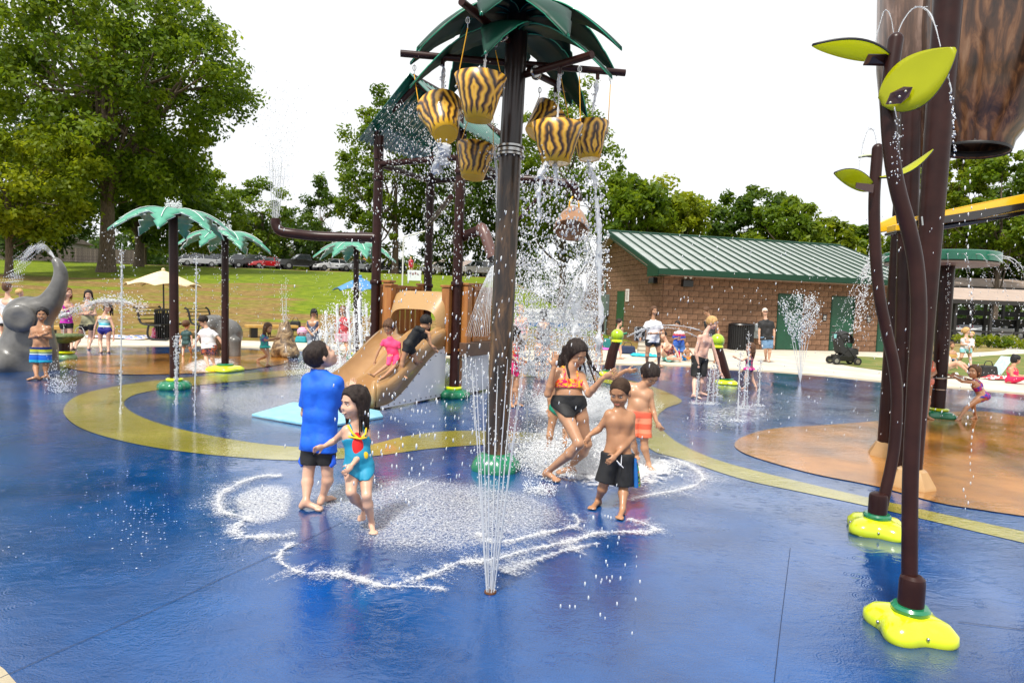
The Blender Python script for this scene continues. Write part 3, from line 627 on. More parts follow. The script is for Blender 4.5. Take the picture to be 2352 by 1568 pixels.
# ================================================================ distance-field modelling: organic bodies as one continuous skin
class Field:
    def __init__(s, lo, hi, h):
        s.lo = np.asarray(lo, float); s.h = h; s.n = np.maximum(4, np.ceil((np.asarray(hi)-s.lo)/h).astype(int)+1)
        s.ax = [(s.lo[i]+np.arange(s.n[i])*h).astype(np.float32) for i in range(3)]
        s.P = None
    def new(s): return np.full(tuple(s.n), .5, np.float32)
    def sub(s, lo, hi):
        a = np.clip(np.floor((np.asarray(lo)-s.lo)/s.h).astype(int), 0, s.n-1); b = np.clip(np.ceil((np.asarray(hi)-s.lo)/s.h).astype(int)+1, 1, s.n)
        sl = tuple(slice(a[i], max(b[i], a[i]+1)) for i in range(3))
        return sl, s.ax[0][sl[0]][:, None, None], s.ax[1][sl[1]][None, :, None], s.ax[2][sl[2]][None, None, :]
    def _put(s, g, sl, d, k):
        a = g[sl]
        if k > 0:
            hh = np.clip(.5+.5*(a-d)/k, 0, 1); g[sl] = a*(1-hh)+d*hh-k*hh*(1-hh)
        else: g[sl] = np.minimum(a, d)
    def cone(s, g, a, b, ra, rb=None, k=.02):
        rb = ra if rb is None else rb; a = np.asarray(a, float); b = np.asarray(b, float); m = max(ra, rb)+k+3*s.h+.03
        sl, X, Y, Z = s.sub(np.minimum(a, b)-m, np.maximum(a, b)+m)
        ba = b-a; L2 = float(ba@ba)+1e-12
        px, py, pz = X-a[0], Y-a[1], Z-a[2]
        t = np.clip((px*ba[0]+py*ba[1]+pz*ba[2])/L2, 0, 1)
        d = np.sqrt((px-ba[0]*t)**2+(py-ba[1]*t)**2+(pz-ba[2]*t)**2) - (ra+(rb-ra)*t); s._put(g, sl, d, k)
    def ell(s, g, c, r, Rm=None, k=.02, op='u'):
        c = np.asarray(c, float); r = np.asarray(r, float); Rm = np.eye(3) if Rm is None else Rm; m = r.max()+k+3*s.h+.03
        sl, X, Y, Z = s.sub(c-m, c+m); px, py, pz = X-c[0], Y-c[1], Z-c[2]
        q = [(px*Rm[i][0]+py*Rm[i][1]+pz*Rm[i][2])/r[i] for i in range(3)]
        k0 = np.sqrt(q[0]**2+q[1]**2+q[2]**2); k1 = np.sqrt((q[0]/r[0])**2+(q[1]/r[1])**2+(q[2]/r[2])**2)+1e-9
        d = k0*(k0-1)/k1
        if op == 'u': s._put(g, sl, d, k)
        else:
            a = g[sl]; hh = np.clip(.5-.5*(a+d)/k, 0, 1); g[sl] = a*(1-hh)+(-d)*hh+k*hh*(1-hh)
    def plane(s, p, n):
        n = unit(n); return ((s.ax[0][:, None, None]-p[0])*n[0]+(s.ax[1][None, :, None]-p[1])*n[1]+(s.ax[2][None, None, :]-p[2])*n[2]).astype(np.float32)
    def mesh(s, g, name, org):
        """surface nets"""
        i0 = g < 0
        c = i0[:-1, :-1, :-1].astype(np.int8)
        tot = np.zeros_like(c)
        for dx in (0, 1):
            for dy in (0, 1):
                for dz in (0, 1): tot += i0[dx:dx+c.shape[0], dy:dy+c.shape[1], dz:dz+c.shape[2]]
        act = np.argwhere((tot > 0) & (tot < 8))
        if len(act) == 0: return None
        idx = np.full(c.shape, -1, np.int32); idx[tuple(act.T)] = np.arange(len(act))
        acc = np.zeros((len(act), 3)); cnt = np.zeros(len(act))
        co = [(dx, dy, dz) for dx in (0, 1) for dy in (0, 1) for dz in (0, 1)]
        for a_ in range(8):
            for b_ in range(a_+1, 8):
                A_, B_ = co[a_], co[b_]
                if sum(abs(A_[i]-B_[i]) for i in range(3)) != 1: continue
                va = g[act[:, 0]+A_[0], act[:, 1]+A_[1], act[:, 2]+A_[2]]; vb = g[act[:, 0]+B_[0], act[:, 1]+B_[1], act[:, 2]+B_[2]]
                m = (va < 0) != (vb < 0); t = np.where(m, va/np.where(m, va-vb, 1), 0)
                for i in range(3): acc[:, i] += m*(A_[i]+t*(B_[i]-A_[i]))
                cnt += m
        V = (act+acc/cnt[:, None])*s.h+s.lo-np.asarray(org)
        Fs = []
        for axn in range(3):
            o1, o2 = [(1, 2), (2, 0), (0, 1)][axn]
            sh = [slice(1, -1)]*3; sh[axn] = slice(0, -1); sh2 = list(sh); sh2[axn] = slice(1, None)
            a = i0[tuple(sh)]; b = i0[tuple(sh2)]
            e = np.argwhere(a != b)
            if len(e) == 0: continue
            inside = a[tuple(e.T)]; base = e.copy(); off = np.array([1, 1, 1]); off[axn] = 0; base = base+off
            def ix(d1, d2):
                q = base.copy(); q[:, o1] -= d1; q[:, o2] -= d2; ok = (q >= 0).all(1) & (q < np.array(c.shape)).all(1); r_ = np.full(len(q), -1); qq = q[ok]; r_[ok] = idx[tuple(qq.T)]; return r_
            q = np.stack([ix(0, 0), ix(1, 0), ix(1, 1), ix(0, 1)], 1); q[~inside] = q[~inside][:, ::-1]; q = q[(q >= 0).all(1)]; Fs.append(q)
        return npmesh(name, V, np.concatenate(Fs))
def sdf_obj(fl, g, name, m, parent=None, org=None, label=None, cat=None, smooth_it=1, **kw):
    o0 = ORG[parent.name] if parent is not None else org; me = fl.mesh(g, name, o0)
    if me is None: return None
    if smooth_it:
        n = len(me.vertices); V = np.empty(n*3, np.float32); me.vertices.foreach_get('co', V); V = V.reshape(-1, 3).astype(float)
        E = np.empty(len(me.edges)*2, np.int32); me.edges.foreach_get('vertices', E); E = E.reshape(-1, 2)
        deg = np.bincount(E.ravel(), minlength=n).astype(float); deg[deg == 0] = 1
        for it in range(smooth_it):
            for lam in (.5, -.48):
                S = np.zeros_like(V)
                for i in range(3): S[:, i] = np.bincount(E[:, 0], V[E[:, 1], i], n)+np.bincount(E[:, 1], V[E[:, 0], i], n)
                V = V+lam*(S/deg[:, None]-V)
        me.vertices.foreach_set('co', V.astype(np.float32).ravel()); me.update()
    o = link_mesh(name, me, m, parent, org, smooth=True); return tag(o, label, cat, **kw)
# ================================================================ elephants and stump spout
grey = mat('elephant_grey', (.075, .072, .066), .38, col2=(.15, .145, .135), scale=3, detail=8, coat=.3, bump=.25, bscale=18)
def elephant_front():
    D = GD(60, 852); o = G(60, 852); t = thing('elephant_spray', 'large grey elephant figure with raised trunk spraying water on the left of the pad', 'spray figure', o)
    w = lambda x, y, d=0.: W(x, y, D+d)
    f = Field(w(-120, 880, -.5)-A(0, .6, .3), w(210, 580, .9)+A(.2, .6, .2), .028); g = f.new()
    f.ell(g, w(15, 840, .35), (.92, .75, .55), k=.1)
    f.cone(g, w(60, 745, .25), w(40, 840, .3), .22, .52, .12)
    f.ell(g, w(100, 852, .25), (.26, .30, .40), k=.10)
    f.ell(g, w(-10, 838, -.1), (.50, .40, .34), k=.06)
    f.ell(g, w(66, 722, .2), (.40, .38, .36), k=.1); f.cone(g, w(66, 735, .2), w(70, 800, .25), .36, .46, .15)
    tp = spline([w(86, 718, .15), w(112, 700, .15), w(130, 668, .15), w(139, 640, .15), w(138, 618, .15), w(128, 598, .15)], 6)
    rr = np.interp(np.linspace(0, 1, len(tp)), [0, .2, .45, .7, 1], [.30, .20, .125, .095, .055])
    for i in range(len(tp)-1): f.cone(g, tp[i], tp[i+1], rr[i], rr[i+1], .05)
    f.cone(g, w(92, 740, .1), w(96, 765, .0), .2, .08, .1)
    Re = np.array([unit(A(.93, .36, 0)), unit(A(-.36, .93, 0)), A(0, 0, 1)])
    f.ell(g, w(44, 731, -.30), (.26, .09, .27), Re, k=.05); f.ell(g, w(45, 732, -.40), (.205, .07, .215), Re, k=.02, op='s')
    sdf_obj(f, g, 'elephant_body', grey, t)
    return w(128, 596, .15)
EL_TIP = elephant_front()
def elephant_small():
    D = GD(505, 818); o = G(505, 818); t = thing('elephant_spray', 'small wet grey elephant figure seen from behind beside the middle palm', 'spray figure', o)
    w = lambda x, y, d=0.: W(x, y, D+d); f = Field(w(440, 840, -.7)-A(.2, .4, .2), w(575, 705, .8)+A(.2, .5, .2), .026); g = f.new()
    f.ell(g, w(517, 768, .3), (.42, .55, .43), k=.08)
    for x, d in ((490, -.05), (540, .0), (492, .6), (538, .62)): f.cone(g, w(x, 785, d), w(x, 816, d), .15, .14, .08)
    f.ell(g, w(484, 748, -.15), (.22, .22, .24), k=.08); f.ell(g, w(466, 772, -.1), (.11, .11, .22), k=.06)
    f.ell(g, w(492, 733, .0), (.26, .10, .12), k=.05); f.ell(g, w(502, 740, .1), (.20, .10, .10), k=.05)
    sdf_obj(f, g, 'elephant_body', grey, t)
elephant_small()
stm = streak('stump_print', [(.32, (.03, .02, .012)), (.45, (.10, .06, .03)), (.55, (.26, .17, .08)), (.72, (.42, .33, .20))], st=(1, 1, 1), sc=5.5, rough=.5, coat=.3, dist=1.2)
def stump():
    D = GD(652, 820); o = G(652, 820); t = thing('stump_spout', 'mottled brown tree stump spout with a water jet on top', 'spray stump', o)
    w = lambda x, y, d=0.: W(x, y, D+d); f = Field(w(600, 840, -.6)-A(.1, .3, .1), w(710, 735, .6)+A(.1, .3, .1), .024); g = f.new()
    f.cone(g, w(652, 800), w(655, 765), .31, .20, .05)
    for x, y, d, r in ((634, 812, -.1, .14), (660, 815, -.25, .15), (676, 812, -.1, .14), (640, 808, .2, .15), (668, 806, .2, .15), (645, 775, -.12, .10), (664, 770, -.1, .09)): f.cone(g, w(x, y, d), w(x*.6+653*.4, y-28, d*.5), r, r*.8, .04)
    sdf_obj(f, g, 'stump_shell', stm, t); MB().cyl(w(655, 758), w(655, 752), .05, .05).build('jet_nozzle', steel, t)
    return w(655, 752)
STUMP_TOP = stump()
# ================================================================ leaf stalks at the right
def plate_leaf(par, pts_c, halfw, side, bend, m_under, thick=.012, plate=True):
    """curved leaf plate: centre line points, half widths, side vector"""
    P = []
    for c, w in zip(pts_c, halfw): P.append([c + side*w*j - A(0, 0, bend*w*(j*j)) for j in np.linspace(-1, 1, 7)])
    o = MB().grid(P).build('leaf', [m_under, dark], par, smooth=True, angle=60); md = o.modifiers.new('plate', 'SOLIDIFY'); md.thickness = thick; md.material_offset_rim = 1; md.offset = 0
    return o
limeleaf = mat('leaf_lime', (.50, .52, .004), .3, col2=(.60, .62, .006), scale=4, coat=.5)
def add_translucent(m, col, f=.5):
    nt = m.node_tree; tr_ = nt.nodes.new('ShaderNodeBsdfTranslucent'); tr_.inputs[0].default_value = (*col, 1); mx_ = nt.nodes.new('ShaderNodeMixShader'); mx_.inputs[0].default_value = f
    nt.links.new(prin(m).outputs[0], mx_.inputs[1]); nt.links.new(tr_.outputs[0], mx_.inputs[2]); nt.links.new(mx_.outputs[0], nt.nodes['Material Output'].inputs[0])
add_translucent(limeleaf, (.75, .78, .01), .55)
pb = mat('bracket_dark_brown', (.05, .018, .014), .3, coat=.4)
def stalk(label, base, D, path, r, sleeve, cap_r, rot):
    t = thing('leaf_stalk', label, 'spray post', base, 'lime leaved spray stalks')
    flower_base(t, base, cap_r, .12, lime, bgreen, r*2.1, 4, .17, rot)
    pts = spline([W(x, y, D) for x, y in path], 7); MB().tube(pts, r, 20).build('stalk_pipe', brown, t, smooth=True)
    a, b = sleeve; MB().lathe(base, [(r*1.6, .10), (r*1.6, .27), (r*1.5, .295), (r*1.05, .31)], 24).build('sleeve', brown, t, smooth=True)
    MB().ball(pts[-1], r, 16, 8).build('pipe_cap', brown, t, smooth=True)
    return t
b1 = G(2087, 1452); D1 = GD(2087, 1452)
st1 = stalk('nearest lime leaved spray stalk, standing in front at the lower right', b1, D1, [(2088, 1400), (2089, 1320), (2091, 1100), (2101, 900), (2110, 740), (2105, 620), (2088, 530), (2063, 440), (2047, 350), (2040, 240), (2047, 160), (2057, 92)], .0385, (0, 0), .192, .75)
def leafpts(A0, A1, n=14, arch=0.): return [lerp(A0, A1, t)+A(0, 0, arch*math.sin(math.pi*t)) for t in np.linspace(0, 1, n)]
lw = lambda w, n=14: [max(.004, w*math.sin(math.pi*(t**.85))**.8) for t in np.linspace(.02, .985, n)]
# left leaf seen edge on from below; right leaf facing the camera
plate_leaf(st1, leafpts(W(2046, 131, D1), W(1866, 104, D1), 14, .03), lw(.075), unit(A(.05, 1, -.30)), .25, limeleaf)
MB().prism([W(2046, 122, D1)+A(0, -.01, -.008), W(1985, 122, D1)+A(0, -.04, -.02), W(1990, 130, D1)+A(0, .03, -.03), W(2046, 136, D1)+A(0, .03, -.02)], A(0, 0, -.006)).build('leaf_bracket', pb, st1)
sd1 = unit(A(.48, .35, -.85))
plate_leaf(st1, leafpts(W(2022, 232, D1-.02), W(2196, 112, D1-.25), 16, .02), lw(.135, 16), unit(A(-.28, .30, .80)), .30, limeleaf)
br = [W(2034, 240, D1-.09), W(2045, 214, D1-.11), W(2075, 199, D1-.13), W(2094, 200, D1-.14), W(2085, 222, D1-.13), W(2066, 238, D1-.10)]
MB().prism(br, A(0, -.010, -.004)).build('leaf_bracket', pb, st1)
bb = MB()
for x, y in ((2045, 236), (2066, 222), (2080, 210)): bb.ball(W(x, y, D1-.15), .007, 8, 6)
bb.build('bracket_bolts', steel, st1, kind='stuff')
MB().tube([W(2110, 500, D1)+A(-.01, -.04, 0), W(2112, 520, D1)+A(-.01, -.04, 0)], .005, 6).build('joint_screw', steel, st1)
b2 = G(2012, 1222); D2 = GD(2012, 1222)
st2 = stalk('second lime leaved spray stalk, farther back and left of the nearest one', b2, D2, [(2022, 1185), (2031, 1140), (2052, 1040), (2060, 930), (2055, 850), (2036, 760), (2020, 680), (2011, 580), (2008, 460), (2016, 342)], .041, (0, 0), .21, .35)
plate_leaf(st2, leafpts(W(2010, 428, D2), W(1916, 398, D2-.1), 12, .02), lw(.085, 12), unit(A(.25, .55, -.75)), .2, limeleaf)
MB().prism([W(2006, 424, D2-.08), W(1966, 420, D2-.1), W(1964, 432, D2-.1), W(2004, 444, D2-.08)], A(0, -.008, 0)).build('leaf_bracket', pb, st2)
plate_leaf(st2, leafpts(W(2020, 408, D2-.05), W(2144, 344, D2-.1), 14, -.04), lw(.06, 14), unit(A(-.1, .95, .25)), .2, limeleaf)
plate_leaf(st2, leafpts(W(2014, 362, D2), W(1972, 362, D2+.12), 10, .02), lw(.05, 10), unit(A(0, .96, .2)), .2, mat('leaf_lime_pale', (.45, .50, .30), .3))
# ================================================================ giant bucket stand
st = thing('bucket_stand', 'towering brown tripod stand carrying the giant bucket at the right edge', 'play structure', G(2080, 1080))
tb = mat('tan_footing', (.42, .25, .10), .35, col2=(.50, .31, .14), scale=4, coat=.5)
def leg(px, py, tx, ty, td, r0, r1, foot=True, fr=.33):
    b = G(px, py); tp = W(tx, ty, td); MB().tube([b+A(0, 0, .02), lerp(b, tp, .33), tp], [r0, lerp(r0, r1, .33), r1], 28).build('stand_leg', brown, st, smooth=True)
    if foot: MB().lathe(b, [(fr, .004), (fr*.98, .04), (fr*.62, .17), (fr*.5, .185), (.1, .19)], 8).build('footing', tb, st, smooth=True, angle=25)
    return b, tp
leg(2092, 1118, 2182, -60, 6.0, .085, .125, fr=.215)
leg(2036, 1048, 2094, 150, 7.3, .105, .095, fr=.20)
leg(2072, 1085, 2092, 260, 6.9, .10, .10, foot=False)
leg(2480, 1150, 2400, -100, 6.6, .12, .11, fr=.3)
leg(2560, 990, 2440, -60, 8.6, .12, .11, fr=.3)
bw = streak('giant_bucket_bark', [(.32, (.012, .008, .006)), (.48, (.07, .032, .016)), (.58, (.17, .075, .03)), (.75, (.30, .17, .09))], st=(3.2, 3.2, .5), sc=2.6, rough=.3, coat=.35, dist=.8)
gb = thing('giant_bucket', 'giant dark brown bark printed tipping bucket hanging above the right edge', 'bucket', W(2238, 345, 7.4))
gc = W(2238, 345, 7.4); gax = unit(A(.10, -.0, 1)); g0 = unit(np.cross(A(0, 1, 0), gax)); GX = np.array([g0, np.cross(gax, g0), gax])
MB().lathe(gc, [(.335, 0), (.35, .02), (.36, .10), (.45, .28), (.56, .55), (.66, .95), (.74, 1.4), (.80, 1.9), (.84, 2.4), (.80, 2.45)], 56, GX, cap=False).build('bucket_shell', bw, gb, smooth=True, angle=60, thick=.02)
MB().lathe(gc, [(.30, .06), (.345, .0), (.35, -.01), (.355, .03)], 40, GX, cap=False).build('bucket_rim', dark, gb, smooth=True, thick=.012)
MB().lathe(gc, [(.33, .30), (.30, .31)], 40, GX).build('bucket_floor', dark, gb)
MB().lathe(W(2130, 150, 8.0), [(.3, -1.2), (.45, -.7), (.55, 0), (.6, 1.0)], 40, cap=False).build('inner_shell', streak('giant_bucket_pale', [(.3, (.02, .01, .007)), (.5, (.09, .045, .025)), (.7, (.24, .15, .11))], st=(3, 3, .5)), gb, smooth=True, thick=.02)
# yellow banana shaped chutes crossing the stand
ch = thing('banana_chute', 'pair of yellow chutes with black trim crossing the giant bucket stand', 'chute', W(2180, 500, 6.6))
blk = mat('chute_black', (.014, .010, .008), .25, coat=.6)
def trough(pts, r, name):
    P = [[p + A(0, math.cos(a)*r*1.2, math.sin(a)*r*.9) for a in np.linspace(math.pi*1.02, math.pi*1.98, 9)] for p in pts]
    o = MB().grid(P).build(name, [yellow, blk], ch, smooth=True, angle=60); md = o.modifiers.new('wall', 'SOLIDIFY'); md.thickness = .02; md.material_offset_rim = 1
def beam_plate(poly, dep, name, m, off=.05): MB().prism([W(x, y, dep+dd) for x, y, dd in poly], A(.02, off, 0)).build(name, m, ch, bevel=.006)
beam_plate([(2104, 497, 0), (2240, 468, .1), (2360, 444, .2), (2360, 470, .2), (2240, 492, .1), (2104, 508, 0)], 6.3, 'upper_chute', yellow, .22)
beam_plate([(2106, 506, 0), (2240, 484, .1), (2360, 464, .2), (2360, 478, .2), (2240, 504, .1), (2106, 520, 0)], 6.26, 'upper_trim', blk, .24)
beam_plate([(2021, 512, 0), (2058, 495, 0), (2062, 527, 0), (2021, 533, 0)], 6.75, 'chute_mouth', yellow, .20)
beam_plate([(2058, 515, 0), (2130, 498, 0), (2210, 495, .05), (2215, 506, .05), (2130, 524, 0), (2058, 530, 0)], 6.45, 'lower_chute', yellow, .2)
beam_plate([(2242, 492, 0), (2360, 468, .1), (2360, 482, .1), (2255, 502, 0)], 6.4, 'lower_chute', yellow, .2)
beam_plate([(2058, 530, 0), (2130, 523, 0), (2215, 507, .05), (2360, 482, .1), (2360, 492, .1), (2215, 519, .05), (2110, 536, 0), (2058, 536, 0)], 6.42, 'lower_trim', blk, .24)
# ================================================================ green disc rain tree
rb = G(2152, 958); RD = GD(2152, 958)
rt = thing('rain_tree', 'green disc shower tree on a dark brown post ringed by thin falling jets', 'spray post', rb)
MB().tube([rb+A(0, 0, .03), W(2176, 606, RD)], [.11, .115], 24).build('post', brown, rt, smooth=True)
flower_base(rt, rb, .27, .13, bgreen, lime, .15, 4, .14, .4)
rc = W(2158, 605, RD); disc_r = .84
rgreen = mat('disc_green', (.006, .16, .085), .3, coat=.6)
MB().lathe(rc, [(disc_r*.9, -.005), (disc_r, .01), (disc_r, .155), (disc_r*.98, .165), (.2, .17)], 64, cap=True).build('disc', rgreen, rt, smooth=True, angle=40)
MB().lathe(rc, [(disc_r*.97, -.035), (disc_r*.97, -.006)], 64).build('under_plate', mat('plate_tan', (.35, .27, .2), .5), rt)
MB().tube([W(2150, 868, RD-.12), W(2215, 868, RD-.3)], .012, 8).build('crank_bar', steel, rt, smooth=True)
for y in (868, 893): MB().lathe(W(2155, y, RD), [(.122, -.008), (.124, .008)], 24).build('strap', steel, rt)
# ================================================================ ball cannons
def cannon(label, bx, by, cx, cy, lean, lim, D=None):
    b = G(bx, by); D = GD(bx, by); t = thing('ball_cannon', label, 'water cannon', b, 'lime ball water cannons')
    c = W(cx, cy, D); flower_base(t, b, .26, .11, lime, bgreen, .14, 4, .14, .6)
    MB().tube([b+A(0, 0, .06), lerp(b, c, .6)+A(-.02, 0, 0), c-A(0, 0, .12)], [.13, .12, .10], 20).build('post', brown, t, smooth=True)
    MB().ball(c, .155, 28, 16).build('ball', mat('ball_lime', (.36, .55, .008), .25, coat=.8), t, smooth=True)
    MB().lathe(c-A(0, 0, .13), [(.12, -.04), (.14, -.02), (.13, .03)], 20).build('ball_collar', lime, t, smooth=True)
    d = unit(A(1, -.1, .28)) if lim else unit(A(-1, -.2, .2)); MB().cyl(c+d*.12, c+d*.24, .03, .025).build('muzzle', bgreen, t)
    return c+d*.24
CN1 = cannon('lime ball water cannon in front of the brick building, left one', 1397, 862, 1418, 770, 0, True)
CN2 = cannon('lime ball water cannon right behind the pale skinned boy', 1668, 882, 1648, 782, 0, False)
# mossy table spout
mb_ = G(147, 826); MD = GD(147, 826)
tf = thing('table_spout', 'round mossy green table spout on a brown stem beside the elephant', 'spray post', mb_)
moss = mat('mossy_green', (.05, .09, .02), .6, col2=(.16, .20, .07), scale=14, bump=.5, bscale=30)
MB().lathe(W(147, 776, MD), [(.10, -.12), (.22, -.08), (.36, .0), (.40, .05), (.385, .085), (.30, .09), (.05, .07)], 40).build('table_top', moss, tf, smooth=True)
MB().cyl(mb_+A(0, 0, .05), W(147, 782, MD), .115, .115, 20).build('stem', brown, tf, smooth=True)
flower_base(tf, mb_, .25, .16, mat('base_pale_green', (.20, .34, .16), .5, coat=.3), lime, .2, 8, .05)
# ================================================================ people
def skin(name, c, c2): return mat(name, c, .42, col2=c2, scale=7, detail=6, spec=.45, coat=.15, subs=.05, bump=.04, bscale=90)
SK = {'fair': skin('skin_fair', (.58, .33, .22), (.66, .40, .28)), 'tan': skin('skin_tan', (.42, .215, .115), (.50, .27, .155)), 'olive': skin('skin_olive', (.35, .165, .08), (.43, .215, .11)), 'pink': skin('skin_pink', (.62, .36, .27), (.70, .44, .34))}
def cloth(name, c, c2=None, **k): return mat('cloth_'+name, c, k.pop('rough', .7), col2=c2 or tuple(min(1, v*1.25+.004) for v in c), scale=k.pop('scale', 12), bump=k.pop('bump', .15), bscale=35, **k)
def hairm(name, c): return mat('hair_'+name, c, .5, spec=.3, col2=tuple(min(1, v*1.9+.006) for v in c), scale=30, bump=.5, bscale=60, stretch=(3, 3, .8))
HR = {'dark': hairm('dark_brown', (.012, .006, .004)), 'brown': hairm('brown', (.07, .032, .014)), 'blond': hairm('blond', (.38, .23, .09)), 'black': hairm('black', (.006, .005, .005)), 'grey': hairm('grey', (.45, .42, .38)), 'buzz': mat('hair_buzz_brown', (.030, .017, .011), .75, col2=(.06, .036, .024), scale=20, spec=.15), 'auburn': hairm('auburn', (.10, .028, .012))}
eye_w = mat('eye_white', (.75, .73, .70), .2); eye_d = mat('eye_dark', (.02, .012, .008), .15); lip = mat('lips', (.42, .12, .09), .35); brow_m = mat('eyebrow', (.03, .016, .009), .7); mouth_m = mat('mouth_dark', (.10, .02, .02), .5); tooth = mat('teeth', (.75, .72, .66), .3)
def bands(name, stops, axis=2, noise=.0, rough=.6):
    """cloth with colour bands along the garment's own height (0 bottom .. 1 top)"""
    m = bpy.data.materials.new('cloth_'+name); m.use_nodes = True; nt = m.node_tree; N = nt.nodes; L = nt.links; p = N['Principled BSDF']; p.inputs['Roughness'].default_value = rough
    tc = N.new('ShaderNodeTexCoord'); s = N.new('ShaderNodeSeparateXYZ'); L.new(tc.outputs['Generated'], s.inputs[0]); f = s.outputs[axis]
    if noise:
        q = N.new('ShaderNodeTexNoise'); q.inputs['Scale'].default_value = 9; L.new(tc.outputs['Generated'], q.inputs[0])
        a = N.new('ShaderNodeMath'); a.operation = 'MULTIPLY_ADD'; a.inputs[1].default_value = noise; L.new(q.outputs['Fac'], a.inputs[0]); L.new(f, a.inputs[2]); f = a.outputs[0]
    c = N.new('ShaderNodeValToRGB'); c.color_ramp.interpolation = 'CONSTANT' if not noise else 'LINEAR'; e = c.color_ramp.elements
    e[0].position, e[0].color = stops[0][0], (*stops[0][1], 1); e[1].position, e[1].color = stops[-1][0], (*stops[-1][1], 1)
    for po, co in stops[1:-1]: k = e.new(po); k.color = (*co, 1)
    L.new(f, c.inputs[0]); L.new(c.outputs[0], p.inputs['Base Color']); return m
def blotch(name, cols, scale=9., rough=.6):
    m = bpy.data.materials.new('cloth_'+name); m.use_nodes = True; nt = m.node_tree; N = nt.nodes; L = nt.links; p = N['Principled BSDF']; p.inputs['Roughness'].default_value = rough
    tc = N.new('ShaderNodeTexCoord'); v = N.new('ShaderNodeTexNoise'); v.inputs['Scale'].default_value = scale; v.inputs['Detail'].default_value = 2; v.inputs['Distortion'].default_value = 1.2; L.new(tc.outputs['Object'], v.inputs['Vector'])
    c = N.new('ShaderNodeValToRGB'); c.color_ramp.interpolation = 'CONSTANT'; e = c.color_ramp.elements; n = len(cols)
    e[0].position, e[0].color = 0, (*cols[0], 1); e[1].position, e[1].color = .66, (*cols[-1], 1)
    for i, co in enumerate(cols[1:-1]): k = e.new(.34+.32*(i+.5)/(n-1)); k.color = (*co, 1)
    L.new(v.outputs['Fac'], c.inputs[0]); L.new(c.outputs[0], p.inputs['Base Color']); return m
def jn(v, D):
    """joint spec (x, y[, dd]) in picture units at depth D+dd"""
    return W(v[0], v[1], D+(v[2] if len(v) > 2 else 0.))
def person(label, H, hd, head=(0, 0, 0), nk=None, sh=None, el=None, wr=None, hip=None, kn=None, an=None, toe=None, D=None, ground=True, tone='tan', hair=None, hairstyle='short', wear=(), vox=None, fat=1., face=True, name='person', group=None, hh=None, hand=None, curl=.6, bodyyaw=None, extra=None, smile=False, D2=None, reach=(None, None)):
    """hd: head centre; pairs are (picture-left, picture-right)"""
    if D is None:
        ds = [GD(a[0], a[1], .06) for a in an if len(a) < 3]; D = float(np.mean(ds))
    hh = .190+.038*H if H > .9 else .205
    P = {}
    hc = jn(hd, D); NK = jn(nk, D); S = [jn(v, D) for v in sh]; E = [jn(v, D) for v in el]; Wr = [jn(v, D) for v in wr]; Hp = [jn(v, D) for v in hip]; K = [jn(v, D) for v in kn]
    An = []; To = []
    _sm = (S[0]+S[1])/2; _pm = (Hp[0]+Hp[1])/2; S = [lerp(v, _sm, .15) for v in S]; Hp = [lerp(v, _pm, .16) for v in Hp]
    for i in (0, 1):
        a = an[i]; t_ = toe[i]
        if len(a) < 3 and ground:
            p = G(a[0], a[1], .045*H+.01); q = G(t_[0], t_[1], .015)
            if len(t_) > 2: q = q+A(0, t_[2], 0)
            dq = q-p; dq[2] = 0; L0 = np.linalg.norm(dq); q = p+unit(dq)*min(max(L0, .11*H), .135*H); q[2] = .014*H/1.2
            An.append(p); To.append(q)
        else: An.append(jn(a, D)); To.append(jn(t_, D))
    org = A((An[0][0]+An[1][0])/2, (An[0][1]+An[1][1])/2, min(To[0][2], To[1][2], An[0][2], An[1][2])-.02)
    t = thing(name, label, name if name != 'person' else 'person', org, group)
    if vox is None: vox = .0075 if D < 8 else (.011 if D < 17 else .015)
    allp = np.array([hc, NK]+S+E+Wr+Hp+K+An+To); mg = .14*H
    f = Field(allp.min(0)-mg, allp.max(0)+mg+A(0, 0, .02), vox)
    T_, Ar, Lg, Hd = f.new(), f.new(), f.new(), f.new(); r = H*fat
    up = unit((S[0]+S[1])/2-(Hp[0]+Hp[1])/2); sv = unit(S[1]-S[0]); fw = unit(np.cross(sv, up))      # fw: towards the camera when sv points right
    by = head[0] if bodyyaw is None else bodyyaw
    fdir = A(math.sin(R(by)), -math.cos(R(by)), 0); 
    if fw@fdir < 0: fw = -fw
    pm = (Hp[0]+Hp[1])/2; sm = (S[0]+S[1])/2; ch = [lerp(S[i], sm, .46)-up*.055*H for i in (0, 1)]; wa = [lerp(pm, sm, .42)+(lerp(S[i], sm, 0)-sm)*.38 for i in (0, 1)]
    hpi = [lerp(Hp[i], pm, .18) for i in (0, 1)]
    for i in (0, 1):
        f.cone(T_, ch[i], wa[i], .058*r, .048*r, .018*H); f.cone(T_, wa[i], hpi[i]+up*.01*H, .048*r, .057*r, .018*H)
        f.cone(T_, sm-up*.02*H, S[i]-up*.015*H, .040*r, .031*r, .018*H)
        f.ell(T_, hpi[i]-fw*.025*H-up*.012*H, (.050*r, .050*r, .056*r), k=.02*H)
    f.cone(T_, ch[0], ch[1], .057*r, .057*r, .015*H)
    f.cone(T_, wa[0], wa[1], .048*r, .048*r, .012*H); f.ell(T_, lerp(pm, sm, .28)+fw*.012*H, (.062*r, .058*r, .075*r), k=.02*H)
    f.cone(T_, hpi[0], hpi[1], .056*r, .056*r, .012*H)
    f.cone(T_, sm-up*.01*H, NK, .033*r, .029*r, .02*H)
    for i in (0, 1): f.cone(T_, lerp(sm, NK, .45), lerp(sm, S[i], .72)-up*.002*H, .026*r, .022*r, .03*H)
    hv = unit(hc-NK); f.cone(Hd, NK-hv*.01*H, hc-hv*hh*.12, .030*r, .031*r, .01*H)
